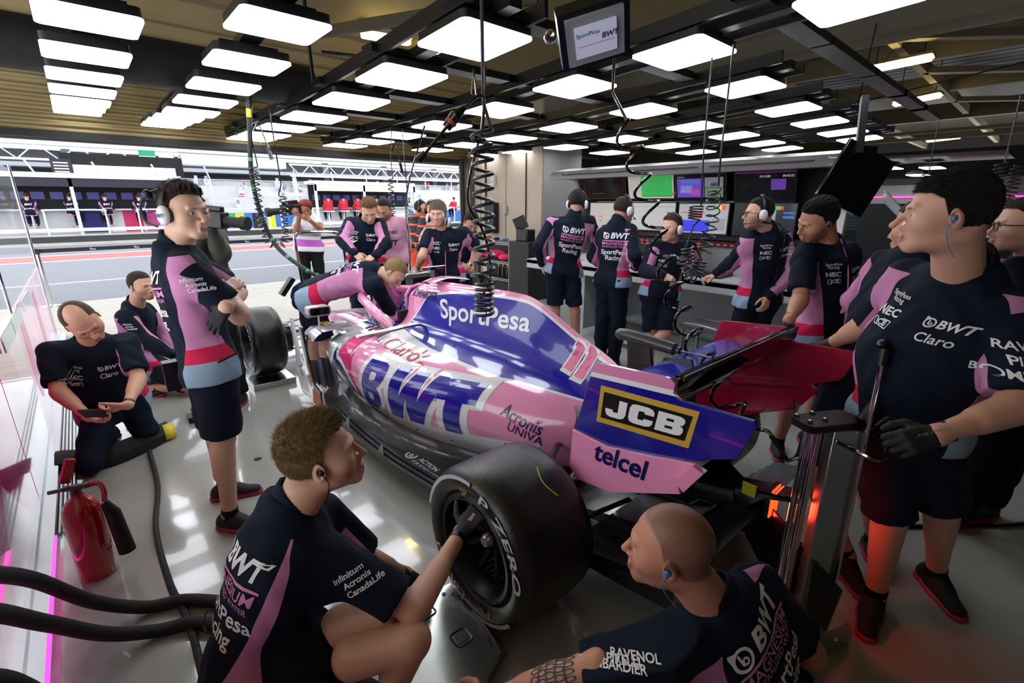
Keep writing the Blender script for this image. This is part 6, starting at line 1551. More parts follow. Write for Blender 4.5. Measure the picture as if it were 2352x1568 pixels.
def laptop(x, y, z, ry, label, m1='C0A468'):
    o = empty('laptop', (x, y, z), ry, label, 'laptop')
    MB().box((-.01, -.20, 0), (.26, .20, .02)).build('keyboard_base', plas, o)
    mb = MB().bar((.26, 0, .01), (.34, 0, .30), .42, .012, (-1, 0, 0)); b = mb.build('lid', plas, o); MB().bar((.257, 0, .03), (.329, 0, .285), .38, .004, (-1, 0, 0)).build('display', mat('disp_lap'+m1, m1, .2, emit=m1, es=.3), b)
laptop(5.0, 3.2, .93, 0, 'open laptop with tan screen on the counter behind the crossed-leg man'); laptop(5.0, 2.45, .93, 0, 'open dark laptop on the counter beside the man in glasses', '3A3B3C')
MB().box((4.86, 4.3, .93), (5.2, 4.75, .955)).build('paper_stack', mat('paper', 'C9CBD0', .6), label='papers on the left end of the console counter', cat='papers')
MB().tube(smoothpath([(4.82, 4.15, .82), (4.7, 4.12, .55), (4.78, 4.3, .48), (4.80, 4.4, .55)], 5), .005, 5).build('cord', cblack, label='thin cord hanging below the left end of the counter', cat='cord')
MB().tube(helix([(4.4, 2.6, .86), (4.1, 2.95, .60)], .014, .018, 8), .002, 4).build('headset_cord', cblack, label='thin curly cord stretched from the counter to the crossed-leg man', cat='cord')
c_ = MB().box((4.72, 3.02, 0), (5.05, 3.38, .16)).build('flight_case', mat('case_grey', '77787A', .35, .6), label='small grey metal case on the floor behind the crossed legs', cat='case', bevel=.008); MB().box((4.70, 3.1, .06), (4.72, 3.3, .10)).build('case_latches', chrome, c_)
mb = MB(); mb.tube(smoothpath([(4.55, 1.95, 0), (4.55, 1.95, .42), (4.55, 2.0, .48), (4.6, 2.35, .48), (4.6, 2.4, .42), (4.6, 2.4, 0)], 5), .018, 8); mb.tube(smoothpath([(4.9, 1.95, 0), (4.9, 1.95, .42), (4.9, 2.0, .48), (4.95, 2.35, .48), (4.95, 2.4, .42), (4.95, 2.4, 0)], 5), .018, 8); mb.box((4.5, 1.95, .46), (4.95, 2.4, .49))
mb.build('grey_stool', mat('tube_grey', '9A9C9E', .3, .7), label='grey tube framed stool under the console counter', cat='stool')
# edge-on screen and second console at right
t = empty('side_screen', (3.78, .92, 1.86), 0, 'large black side-on screen above the dark haired man', 'screen'); MB().bar((-.05, .05, -.17), (.09, -.05, .17), .34, .03, (.75, .6, .2)).build('panel', mat('screen_black', '08090B', .12, coat=.6), t, bevel=.005); MB().bar((.0, .0, .15), (.1, .05, .5), .04, .04).build('mount', plas, t)
t = empty('second_console', (5.6, .2, 0), 0, 'white and silver console of the neighbouring crew at right', 'console')
MB().box((-.1, -1.6, .0), (.8, .9, .88)).build('cabinet', mat('cabinet_grey', '4A4C4F', .3), t, bevel=.02)
MB().box((-.25, -1.7, .88), (.9, .95, .99)).build('counter', ctop, t, bevel=.03); MB().box((-.1, -.5, .99), (.2, .1, 1.02)).build('keyboard', plas, t)
MB().bar((.3, .5, 1.02), (.35, .5, 1.45), .5, .02, (-1, 0, 0)).build('board', mat('board_white', 'DADDE2', .4), t)
decal('printed_logo', text2d('SportPesa', .07, .01, 0, 'CENTER'), mat('print_navy', '20215E', .5), t, lambda u, v: V(.31, .50-u, 1.36+v))
o = MB().tube(smoothpath([(6.0, 1.05, 1.1), (6.05, .6, 1.2), (6.1, -.3, 1.12), (6.1, -.8, 1.1)], 5), [.10, .09, .085, .08, .075, .07, .065, .06, .055, .05, .045, .04, .04, .04, .04, .03], 12).build('spare_nose_cone', mat('nose_pinkwhite', 'E86AA5', .25, coat=.6), label='pink and blue spare nose resting on the second console', cat='car nose')
P = smoothpath([(6.6, 1.3, 1.85), (6.5, 1.0, 1.58), (6.5, .6, 1.45), (6.5, .2, 1.42)], 6)
mb = MB(); mb.grid([[p, p+V(0, 0, -.02-.10*(1-k/len(P)))] for k, p in enumerate(P)]); mb.build('white_fairing', mat('fairing_white', 'E9ECF0', .25, coat=.6), label='curved white bodywork piece standing behind the second console', cat='bodywork', solid=.02)
for i, (x, y, z, lb) in enumerate(((6.4, .95, 2.0, 'black coiled cable hanging above the second console, left one'), (5.2, .35, 2.0, 'black coiled cable hanging beside the big right man, right one'))):
    coil('coiled_cable', [(x, y, z), (x, y, z-.22), (x+.05, y-.04, z-.32), (x+.12, y-.08, z-.22), (x+.12, y-.08, z-.02)], .035, .03, .005, lb, cbl, 10, lead=[(x, y, z+.45)])
MB().box((10.5, -3, 0), (10.6, 2.6, 1.7)).build('rack_screens', blk, label='black equipment wall behind the man with spectacles at far right', cat='equipment wall')
mb = MB()
for r_ in range(9):
    for k in range(5): mb.box((10.48, .55-k*.11, 1.25+r_*.05), (10.5, .62-k*.11, 1.265+r_*.05))
mb.build('rack_readout', mat('readout_blue', '4E86A8', .3, emit='6AA8C8', es=.8), label='rows of pale blue readouts on the equipment wall at far right', cat='display')
# ---------------- shelf, cabinet, laptop case ----------------
t = empty('wire_shelf', (6.0, 7.1, 0), 0, 'black wire shelf unit with tools and pink bags against the beige wall', 'shelf')
mb = MB()
for z in (.30, .62, .97):
    for x in (-.22, .22): mb.bar((x, -.55, z), (x, .62, z), .01, .01); mb.bar((x, -.55, z+.035), (x, .62, z+.035), .01, .01)
    for k in range(24): mb.bar((-.22, -.55+k*.05, z), (-.22, -.525+k*.05, z+.035), .004, .004); mb.bar((-.22, -.525+k*.05, z+.035), (-.22, -.50+k*.05, z), .004, .004)
    for k in range(20): mb.bar((-.22, -.55+k*.06, z+.035), (.22, -.55+k*.06, z+.035), .004, .004)
for x in (-.22, .22):
    for y in (-.55, .62): mb.tube([(x, y, 0), (x, y, 1.02)], .012, 6)
mb.build('shelf_frame', alus, t); MB().box((-.2, -.54, .02), (.235, .6, .27)).box((.2, -.54, .0), (.235, .62, .95)).build('shelf_back', blk, t)
mg = mat('bag_magenta', 'C3154F', .7, bump=(15, .6))
for x, y, z, s, lb in ((5.95, 7.15, .75, (.20, .22, .09), 'large crumpled magenta bag on the middle of the wire shelf'), (5.92, 6.78, .72, (.16, .16, .07), 'smaller magenta bag with orange strap on the wire shelf'), (5.95, 7.5, .74, (.15, .14, .08), 'magenta bag at the far end of the wire shelf')):
    MB().sphere((x, y, z), s, 14, ROT('Z', R(20))).build('kit_bag', mg, label=lb, cat='bag')
for i, (y, z, c, s) in enumerate(((7.35, 1.06, '8E1F22', (.06, .09, .04)), (7.1, 1.05, '1B1C1E', (.07, .06, .035)), (6.85, 1.05, '3E6A9A', (.08, .07, .025)))):
    MB().sphere((5.95, y, z), s, 10).build('hand_tool', mat('tool_'+c, c, .5), label=('red tool case', 'black tool pouch', 'blue tool roll')[i]+' on top of the wire shelf', cat='tool')
for k, y in enumerate((6.72, 6.85, 6.98)):
    o = MB().lathe([(0, 0), (.03, 0), (.03, .14), (.012, .18), (.012, .20), (0, .20)], (5.9, y, .345), None, 12).build('spray_bottle', plas, label='black bottle with lime cap standing low on the wire shelf', cat='bottle', group='lime capped bottles on the shelf'); MB().cyl((5.9, y, .54), (5.9, y, .59), .016, n=10).build('bottle_cap', mat('lime', 'B9C93A', .5), o)
MB().box((5.75, 6.0, 0), (6.25, 6.52, 1.05)).build('black_cabinet', mat('cabinet_black', '0A0A0B', .5), label='tall black cabinet under the open laptop case', cat='cabinet', bevel=.01)
t = empty('monitor_case', (5.95, 6.3, 1.05), 0, 'black rugged case with raised lid and screen on the black cabinet', 'case')
MB().box((-.08, -.14, .0), (.12, .16, .21)).build('case_body', plas, t, bevel=.012); MB().box((-.085, -.10, .03), (-.08, .12, .17)).build('display', mat('screen_dim', '23272B', .2, emit='23272B', es=.4), t)
MB().bar((-.02, .03, .21), (-.09, .10, .42), .30, .02, (-1, 0, 0)).build('case_lid', plas, t); MB().tube([(-.06, .16, .15), (-.06, .19, .30)], .006, 6).build('antenna', plas, t)
for k, (x, y) in enumerate(((5.6, 7.6), (5.75, 7.4))): MB().tube(smoothpath([(x, y, .0), (x, y+.02, .35), (x+.03, y+.05, .70)], 5), .04, 10).build('ribbed_hose', mat('ribbed_hose', '2A2724', .6, bump=(60, 1.)), label=('left' if not k else 'right')+' thick ribbed hose standing before the wire shelf', cat='hose')
# low black/silver tray and screens beyond the cockpit
t = empty('cockpit_trolley', (2.55, 4.25, 0), -PSI, 'black trolley with silver topped screen box beyond the cockpit', 'trolley')
MB().box((-.30, -.25, .80), (.45, .25, .84)).box((-.28, -.22, .1), (-.22, -.18, .8)).box((.36, -.22, .1), (.42, -.18, .8)).box((-.28, .18, .1), (-.22, .22, .8)).box((.36, .18, .1), (.42, .22, .8)).box((-.3, -.25, .1), (.45, .25, .14)).build('trolley_frame', plas, t)
MB().prism([(-.14, 1.0), (.16, 1.0), (.20, .97), (.14, .95), (-.14, .95), (-.18, .97)], (-.15, -.12, .06), (1, 0, 0), (0, 0, 1), .22).build('box_top', alus, t, bevel=.01); MB().box((-.22, -.2, .84), (-.02, -.05, 1.01)).build('box_body', plas, t)
# ---------------- opening: rail, stanchions ----------------
def stanchion(x, y, lb):
    t = empty('stanchion', (x, y, 0), 0, lb, 'barrier post'); MB().tube([(0, 0, .02), (0, 0, .97)], .032, 14).build('post', chrome, t); MB().lathe([(0, 0), (.17, 0), (.165, .012), (.03, .03), (0, .03)], n=24).build('base', chrome, t); MB().box((-.035, -.035, .88), (.035, .035, .97)).build('belt_head', plas, t)
stanchion(-.62, 11.3, 'chrome belt barrier post at the left end of the apron'); stanchion(4.0, 11.3, 'chrome belt barrier post in front of the cameraman')
bt = MB().box((-.60, 11.29, .90), (12, 11.30, .965)).build('barrier_belt', mat('belt_black', '23222A', .6), label='black barrier belt with white lettering strung before the pit lane', cat='belt')
for k in range(7): decal('belt_text', text2d('flex', .055, .01, 0, 'CENTER'), MATS['white_print'], bt, lambda u, v, k=k: V(.1+k*.62+u, 11.286, .93+v))
mb = MB(); mb.tube(smoothpath([(2.05, 7.3, 0), (1.72, 5.95, 1.30), (1.70, 5.9, 1.40), (1.76, 5.85, 1.44), (2.04, 5.62, 1.44), (2.12, 5.6, 1.38), (2.14, 5.62, 1.25), (2.30, 6.3, .6)], 6), .016, 10)
mb = MB(); mb.tube(smoothpath([(1.72, 5.35, 0), (1.70, 5.35, .9), (1.68, 5.35, 1.30), (1.69, 5.34, 1.37), (1.76, 5.30, 1.41), (2.0, 5.12, 1.41), (2.07, 5.07, 1.37), (2.08, 5.06, 1.30), (2.10, 5.06, .8), (2.12, 5.06, 0)], 6), .017, 10).build('chrome_rail', chrome, label='bent chrome tube rail standing behind the leaning mechanic', cat='rail')
# ---------------- the pit wall and beyond ----------------
cw_ = mat('pale_concrete', 'C9C6BF', .8, var=(1.5, 'B5B2AA', .8))
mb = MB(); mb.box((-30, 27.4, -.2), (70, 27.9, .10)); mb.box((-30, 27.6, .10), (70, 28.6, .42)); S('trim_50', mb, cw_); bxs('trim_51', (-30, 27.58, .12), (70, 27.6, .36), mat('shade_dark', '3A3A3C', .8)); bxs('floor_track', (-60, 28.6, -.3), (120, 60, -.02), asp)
pwt = mat('stand_white', 'E4E6EA', .4); pds = mat('awning_navy', '2A2A38', .7)
def pitstand(x0, x1, y, lb, cols, roof='E4E6EA'):
    t = empty('pit_stand', (x0, y, .42), 0, lb, 'pit stand'); w = x1-x0; rm = mat('roof_'+roof, roof, .4)
    mb = MB(); mb.box((0, 0, 2.35), (w, 1.6, 2.5)); mb.box((0, -.05, 2.30), (w, 0, 2.5)); mb.build('canopy', rm, t)
    mb = MB(); mb.box((0, -.02, 1.95), (w, .02, 2.30)); mb.build('awning', pds if roof == 'E4E6EA' else rm, t)
    mb = MB(); 
    for x in (0, w*.45, w-.12): mb.box((x, -.02, 0), (x+.12, .1, 2.3))
    mb.box((0, -.1, .12), (w, .0, .26)); mb.box((0, .9, 0), (w, .96, 1.0)); mb.build('posts', pwt, t)
    mb = MB(); mb.box((0, 1.0, 1.0), (w, 1.1, 2.3)); mb.build('screen_bank', blk, t)
    mb = MB()
    for k in range(int(w/.6)): mb.box((.2+k*.6, .985, 1.45), (.62+k*.6, .999, 1.75))
    mb.build('screens', mat('screen_violet', '3C3A66', .3, emit='4A4890', es=.5), t)
    mb = MB(); mb.box((0, .6, .98), (w, 1.0, 1.04)); mb.build('worktop', pwt, t)
    for a, b, c in cols: MB().box((a, .88, .02), (b, .899, .95)).build('printed_panel', mat('panel_'+c, c, .5), t)
    return t
pitstand(-3.3, 4.0, 28.0, 'pink and navy pit wall stand with a white roof at far left', [(0, 3.2, 'D3D5DA'), (3.4, 4.3, '252C82'), (4.9, 5.6, 'E23A72'), (5.7, 7.2, 'E05AA0')])
pitstand(10.2, 16.6, 28.0, 'white pit wall stand with red chairs in the middle distance', [(0, 6.2, 'E6E7EA')], 'F3F4F6')
def stool(x, y, col, lb, grp):
    t = empty('bar_stool', (x, y, .42), 0, lb, 'stool', grp); MB().prism(rrect(.38, .30, .05), (0, 0, .82), (1, 0, 0), (0, 1, 0), .08).build('seat', mat('seat_'+col, col, .5), t); MB().tube([(0, 0, 0), (0, 0, .78)], .025, 6).tube(smoothpath([(-.15, -.02, .3), (0, -.15, .3), (.15, -.02, .3)], 4), .012, 5).build('stem', chrome, t)
for x in (-2.6, -1.4, -.1, 1.05, 2.9, 3.6): stool(x, 28.25, 'D87C92', 'pink topped stool at the left pit wall stand', 'pink stools at the left pit stand')
for x in (11.0, 11.9, 12.8, 14.0): 
    t = empty('pit_chair', (x, 28.3, .42), 0, 'white legged chair with red back at the middle pit stand', 'chair', 'red chairs at the middle pit stand'); MB().prism(rrect(.5, .6, .1), (0, 0, 1.2), (1, 0, 0), (0, 0, 1), .1).build('backrest', mat('seat_red', 'C8203A', .5), t); MB().box((-.25, -.2, .8), (.25, .25, .86)).box((-.03, 0, 0), (.03, .06, .8)).build('seat', pwt, t)
def hoop(x0, x1, lb):
    MB().tube(smoothpath([(x0, 27.8, .42), (x0, 27.8, 1.30), (x0+.12, 27.8, 1.42), (x1-.12, 27.8, 1.42), (x1, 27.8, 1.30), (x1, 27.8, .42)], 4), .035, 6).build('guard_rail', pwt, label=lb, cat='guard rail')
hoop(-1.0, .95, 'white hooped guard rail before the left pit stand, left one'); hoop(2.1, 4.1, 'white hooped guard rail before the left pit stand, right one'); hoop(5.6, 7.6, 'white hooped guard rail between the two pit stands'); hoop(8.2, 9.9, 'white hooped guard rail left of the middle pit stand'); hoop(17.5, 19.5, 'white hooped guard rail right of the middle pit stand')
for k, (x, c) in enumerate(((6.1, 'C9D63A'), (6.9, '1A1A1A'), (7.6, 'C9D63A'))): MB().box((x, 28.2, .42), (x+.4, 28.3, 1.2)).build('pit_board', mat('board_'+c, c, .6), label=('lime pit board left of the cameraman', 'black pit board between lime boards', 'second lime pit board by the cameraman')[k], cat='pit board')
bxs('trim_52', (5.2, 29.6, .42), (40, 29.7, 1.2), mat('banner_blue', '3E74C8', .6)); bxs('trim_53', (4.4, 29.58, .9), (6.8, 29.6, 1.2), mat('banner_green', '2FA868', .6))
# debris fence
mb = MB()
for k in range(26):
    x = -12+k*2.2; mb.tube([(x, 30.2, .2), (x, 30.2, 2.9), (x-.25, 29.8, 3.5)], .04, 5)
for z in (1.3, 2.1, 2.9): mb.tube([(-14, 30.2, z), (46, 30.2, z)], .02, 4)
mb.build('debris_fence_frame', pwt, label='white posts and cables of the debris fence along the track', cat='fence')
m = mat('fence_mesh', 'C8CACC', .5, .5); nt = m.node_tree; x_, y_, z_ = objco(nt)
f = ((x_+z_)*7.).mod(1.).lt(.13).mx(((x_-z_)*7.).mod(1.).lt(.13)); nt.links.new(f.s, nt.nodes['Principled BSDF'].inputs['Alpha'])
MB().box((-14, 30.2, .3), (46, 30.205, 2.9)).build('fence_mesh', m, label='diamond wire mesh of the debris fence', cat='fence')
# grandstand
gs = mat('stand_grey', 'B9BCC2', .7); gs2 = mat('stand_step', 'D5D7DB', .7)
mb = MB(); 
for k in range(7): mb.box((-40, 40+k*.9, -.3), (110, 41+k*.9, .9+k*.42))
S('wall_grandstand_lower', mb, gs2)
bxs('wall_grandstand_gallery', (-40, 47, 0), (110, 47.5, 5.2), mat('gallery_grey', '77797F', .6)); bxs('trim_54', (-40, 44.6, 4.0), (110, 47.2, 4.25), gs)
mb = MB()
for k in range(6): mb.box((-40, 43.8+k*.9, 5.3+k*.4), (110, 44.9+k*.9, 5.75+k*.4))
S('wall_grandstand_upper', mb, gs2)
mb = MB(); 
for x in range(-36, 110, 6): mb.box((x, 46.6, 3.6 if 0 else 2.6), (x+.5, 47.0, 5.3))
S('trim_55', mb, gs)
mb = MB()
for x in range(-34, 110, 6): mb.box((x, 46.95, 3.0), (x+3.6, 47.0, 3.9))
S('window_1', mb, mat('gallery_glass', '2A2D33', .2))
m = mat('crowd_mix', 'C0C2C6', .8); nt = m.node_tree; vo = nt.nodes.new('ShaderNodeTexVoronoi'); vo.inputs['Scale'].default_value = 3.2; tc = nt.nodes.new('ShaderNodeTexCoord'); nt.links.new(tc.outputs['Object'], vo.inputs['Vector'])
cr = nt.nodes.new('ShaderNodeValToRGB'); cr.color_ramp.interpolation = 'CONSTANT'
for i, (p_, c_) in enumerate(((0, 'D9DADD'), (.34, 'B8BAC0'), (.5, '6F7E9A'), (.6, 'E4E5E8'), (.72, 'B04A4A'), (.78, 'D0D2D6'), (.9, '3A3D46'))):
    e = cr.color_ramp.elements[i] if i < 2 else cr.color_ramp.elements.new(p_); e.position = p_; e.color = (*hx(c_), 1)
nt.links.new(vo.outputs['Color'], cr.inputs['Fac']); nt.links.new(cr.outputs['Color'], nt.nodes['Principled BSDF'].inputs['Base Color'])
rs = np.random.RandomState(4); mb = MB()
for k in range(900):
    r_ = rs.randint(0, 11); up = r_ > 5
    x = rs.uniform(-12, 75); 
    if up: y = 44.2+(r_-6)*.9; z = 5.75+(r_-6)*.4
    else: y = 40.5+r_*.9; z = .9+r_*.42
    if not up and rs.rand() < .6: continue
    mb.box((x-.2, y-.12, z), (x+.2, y+.12, z+.5)); mb.box((x-.1, y-.1, z+.52), (x+.1, y+.1, z+.75))
mb.build('crowd', m, label='distant spectators seated in the grandstand rows', cat='crowd', kind='stuff')
def trs(name, x0, x1, y, z0, z1, lb, step=1.6):
    mb = MB(); mb.bar((x0, y, z0), (x1, y, z0), .12, .12); mb.bar((x0, y, z1), (x1, y, z1), .12, .12); n = int((x1-x0)/step)
    for k in range(n):
        a = x0+k*step; mb.bar((a, y, z1), (a+step/2, y, z0), .06, .06); mb.bar((a+step/2, y, z0), (a+step, y, z1), .06, .06)
    for x in (x0+.3, x1-.3): mb.bar((x, y+.2, 0), (x, y+.2, z0), .2, .2)
    mb.build(name, pwt, label=lb, cat='roof truss')
trs('white_truss', -8, 5.7, 39.2, 4.1, 4.95, 'white lattice truss over the track, left length', 1.75); trs('white_truss', 12.6, 60, 39.2, 3.7, 4.5, 'white lattice truss along the grandstand, right length', 1.5)
MB().box((-9, 39.3, 5.0), (5.9, 41, 5.15)).box((5.9, 39.6, 4.2), (12.5, 41, 4.85)).build('white_fascia', pwt, label='white fascia boards of the grandstand roof edge', cat='fascia')
t = empty('flag', (3.6, 39.1, 4.9), 0, 'green white and red flag hanging from the left truss', 'flag')
for k, c in enumerate(('2E9E78', 'F2F2F2', 'D03A4A')): MB().box((0, -.02, -.35*(k+1)), (.85, .0, -.35*k)).build('flag_band', mat('flag_'+c, c, .7), t)
MB().box((4.6, 39.05, 3.9), (5.4, 39.07, 4.8)).build('white_banner', mat('banner_pale', 'D8EEF0', .7), label='pale blue banner beside the tricolour flag', cat='banner')
m = mat('led_wall', 'E9B4E8', .5); nt = m.node_tree; b = nt.nodes['Principled BSDF']; nz = nt.nodes.new('ShaderNodeTexNoise'); nz.inputs['Scale'].default_value = .8; nz.inputs['Distortion'].default_value = 2.5; tc = nt.nodes.new('ShaderNodeTexCoord'); nt.links.new(tc.outputs['Object'], nz.inputs['Vector']); cr = nt.nodes.new('ShaderNodeValToRGB')
for i, (p_, c_) in enumerate(((.3, 'F2F2FF'), (.42, 'A9D8F5'), (.5, 'F5C8F0'), (.58, 'E66AD8'), (.68, '8C8CE8'))):
    e = cr.color_ramp.elements[i] if i < 2 else cr.color_ramp.elements.new(p_); e.position = p_; e.color = (*hx(c_), 1)
nt.links.new(nz.outputs['Fac'], cr.inputs['Fac']); nt.links.new(cr.outputs['Color'], b.inputs['Emission Color']); b.inputs['Emission Strength'].default_value = 1.3
t = empty('trackside_screen', (.3, 33.5, 2.62), 0, 'large trackside video wall showing a pink race picture', 'video wall')
MB().box((0, 0, 0), (4.3, .1, .95)).box((3.3, .0, -1.6), (4.7, .1, .1)).build('display', m, t); MB().box((-.8, -.02, -.1), (0, .1, 1.2)).build('timing_column', mat('timing_black', '26262C', .4), t); MB().box((-.4, .12, -3), (4.7, .3, 1.5)).build('frame', blk, t)
mb = MB()
for k in range(8): mb.box((-.7, -.03, .0+k*.14), (-.15, -.02, .06+k*.14))
mb.build('timing_lines', MATS['white_print'], t)
MB().box((-4.4, 33.5, 2.3), (-3.0, 33.6, 3.9)).build('small_video_screen', m, label='small video screen at the far left above the pit stand', cat='video wall')
def extra_mats():
    mat('suit_pink', 'D79AB4', .8, bump=(500, .25)); mat('marshal_orange', 'E0502A', .8); mat('jacket_green', '35352B', .6, bump=(80, .4)); mat('red_shirt', 'C31F3C', .7)
    m = mat('marshal_vest', '1B1D2A', .8); nt = m.node_tree; a, t, k = attr(nt, 'pc'); c = rgbmix(nt, (t.lt(1.)*a.abs().gt(.9)), '1B1D2A', 'C9B6B4'); c = rgbmix(nt, (t.mod(.25)).lt(.05), c, 'E85A30'); nt.links.new(c.s, nt.nodes['Principled BSDF'].inputs['Base Color'])
    m = mat('tabard', 'D9DAE2', .8); nt = m.node_tree; a, t, k = attr(nt, 'pc'); c = rgbmix(nt, t.lt(.35), 'D9DAE2', 'B85CC0'); c = rgbmix(nt, t.lt(.15), c, 'E6E6EC'); c = rgbmix(nt, (t.gt(.45)*t.lt(.62)), c, '8C8E98'); nt.links.new(c.s, nt.nodes['Principled BSDF'].inputs['Base Color'])
extra_mats()
# joint positions in metres
P = {}
P['tall'] = dict(pv=(0.354, 2.662, 0.953), nk=(0.319, 2.720, 1.514), hd=(0.368, 2.649, 1.670), sl=(0.368, 2.877, 1.428), sr=(0.317, 2.520, 1.429), el=(0.584, 2.911, 1.237), er=(0.479, 2.432, 1.205), wl=(0.413, 2.340, 1.273), wr=(0.485, 2.677, 1.290), hl=(0.367, 2.757, 0.906), hr=(0.354, 2.554, 0.935), kl=(0.340, 2.808, 0.544), kr=(0.340, 2.580, 0.569), al=(0.358, 2.989, 0.090), ar=(0.315, 2.652, 0.090))
P['baldphone'] = dict(pv=(-0.063, 4.229, 0.336), nk=(-0.088, 4.063, 0.842), hd=(-0.097, 3.910, 1.001), sl=(0.092, 3.982, 0.815), sr=(-0.292, 4.111, 0.796), el=(0.099, 3.783, 0.605), er=(-0.292, 3.919, 0.579), wl=(0.013, 3.552, 0.522), wr=(-0.178, 3.733, 0.436), hl=(0.029, 4.254, 0.318), hr=(-0.128, 4.205, 0.329), kl=(0.080, 4.157, 0.090), kr=(-0.243, 3.857, 0.090), al=(0.062, 4.633, 0.070), ar=(-0.126, 4.393, 0.070))
P['kneeljacket'] = dict(pv=(0.191, 5.517, 0.285), nk=(0.240, 5.393, 0.825), hd=(0.308, 5.264, 1.005), sl=(0.316, 5.513, 0.745), sr=(0.150, 5.259, 0.750), el=(0.422, 5.527, 0.476), er=(0.257, 5.093, 0.538), wl=(0.483, 5.324, 0.325), wr=(0.400, 4.902, 0.433), hl=(0.218, 5.600, 0.245), hr=(0.216, 5.374, 0.251), kl=(0.486, 5.261, 0.120), kr=(0.483, 5.017, 0.090), al=(0.262, 5.591, 0.070), ar=(0.223, 5.201, 0.070))
P['lean'] = dict(pv=(1.505, 4.356, 0.940), nk=(1.868, 3.897, 1.136), hd=(1.966, 3.742, 1.121), sl=(1.952, 4.076, 1.086), sr=(1.784, 3.744, 1.038), el=(2.126, 4.053, 0.855), er=(1.933, 3.824, 0.802), wl=(2.233, 4.124, 0.691), wr=(1.936, 3.987, 0.600), hl=(1.473, 4.504, 0.895), hr=(1.412, 4.291, 0.873), kl=(1.475, 4.530, 0.488), kr=(1.488, 4.237, 0.484), al=(1.449, 4.507, 0.090), ar=(1.512, 4.201, 0.090))
P['lookdown'] = dict(pv=(2.278, 4.966, 1.094), nk=(2.291, 4.927, 1.536), hd=(2.278, 4.778, 1.637), sl=(2.407, 4.824, 1.500), sr=(2.161, 5.016, 1.501), el=(2.351, 4.608, 1.314), er=(1.988, 4.847, 1.341), wl=(2.158, 4.474, 1.203), wr=(2.009, 4.616, 1.224), hl=(2.352, 4.907, 1.064), kl=(2.348, 4.885, 0.577), al=(2.368, 4.895, 0.090), hr=(2.203, 5.025, 1.064), kr=(2.183, 5.015, 0.577), ar=(2.187, 5.037, 0.090))
P['pinksuit'] = dict(pv=(2.764, 5.309, 1.078), nk=(2.759, 5.287, 1.522), hd=(2.686, 5.245, 1.642), sl=(2.887, 5.199, 1.491), sr=(2.623, 5.368, 1.483), el=(2.995, 5.316, 1.248), er=(2.478, 5.219, 1.281), wl=(2.854, 5.219, 1.053), wr=(2.459, 5.012, 1.125), hl=(2.844, 5.258, 1.048), kl=(2.842, 5.236, 0.569), al=(2.861, 5.247, 0.090), hr=(2.684, 5.360, 1.048), kr=(2.665, 5.349, 0.569), ar=(2.667, 5.371, 0.090))
P['marshal'] = dict(pv=(3.989, 6.696, 1.083), nk=(4.006, 6.680, 1.507), hd=(4.015, 6.605, 1.626), sl=(4.151, 6.752, 1.463), sr=(3.856, 6.613, 1.472), el=(4.303, 6.883, 1.254), er=(3.750, 6.429, 1.275), wl=(4.189, 6.760, 1.054), wr=(3.672, 6.239, 1.116), hl=(4.075, 6.736, 1.053), kl=(4.092, 6.722, 0.572), al=(4.093, 6.744, 0.090), hr=(3.903, 6.655, 1.053), kr=(3.902, 6.633, 0.572), ar=(3.885, 6.647, 0.090))
P['marshalb'] = dict(pv=(3.808, 6.052, 1.082), nk=(3.823, 6.039, 1.505), hd=(3.809, 5.984, 1.615), sl=(3.934, 6.006, 1.460), sr=(3.710, 6.073, 1.464), el=(3.829, 5.816, 1.268), er=(3.558, 5.913, 1.275), wl=(3.681, 5.682, 1.102), wr=(3.484, 5.702, 1.142), hl=(3.899, 6.025, 1.052), kl=(3.903, 6.003, 0.571), al=(3.918, 6.020, 0.090), hr=(3.717, 6.079, 1.052), kr=(3.702, 6.063, 0.571), ar=(3.698, 6.085, 0.090))
P['headsetman'] = dict(pv=(2.818, 4.228, 0.987), nk=(2.814, 4.205, 1.446), hd=(2.722, 4.166, 1.605), sl=(2.992, 4.099, 1.408), sr=(2.681, 4.283, 1.391), el=(3.193, 4.113, 1.201), er=(2.506, 4.153, 1.199), wl=(3.048, 4.114, 1.052), wr=(2.513, 4.279, 1.069), hl=(2.900, 4.179, 0.957), kl=(2.898, 4.157, 0.523), al=(2.917, 4.169, 0.090), hr=(2.736, 4.276, 0.957), kr=(2.717, 4.264, 0.523), ar=(2.719, 4.286, 0.090))
P['behindhead'] = dict(pv=(3.479, 4.938, 0.919), nk=(3.555, 4.870, 1.378), hd=(3.531, 4.690, 1.484), sl=(3.643, 4.818, 1.324), sr=(3.420, 4.924, 1.318), el=(3.534, 4.621, 1.141), er=(3.264, 4.758, 1.138), wl=(3.365, 4.464, 1.022), wr=(3.176, 4.550, 1.009), hl=(3.565, 4.897, 0.889), kl=(3.566, 4.875, 0.490), al=(3.583, 4.889, 0.090), hr=(3.393, 4.978, 0.889), kr=(3.376, 4.965, 0.490), ar=(3.375, 4.987, 0.090))
P['camman'] = dict(pv=(2.573, 7.559, 1.075), nk=(2.602, 7.547, 1.509), hd=(2.558, 7.505, 1.636), sl=(2.697, 7.515, 1.482), sr=(2.473, 7.581, 1.460), el=(2.681, 7.272, 1.324), er=(2.347, 7.369, 1.307), wl=(2.494, 7.164, 1.470), wr=(2.377, 7.230, 1.525), hl=(2.664, 7.532, 1.045), kl=(2.668, 7.510, 0.568), al=(2.684, 7.526, 0.090), hr=(2.482, 7.586, 1.045), kr=(2.467, 7.569, 0.568), ar=(2.463, 7.591, 0.090))
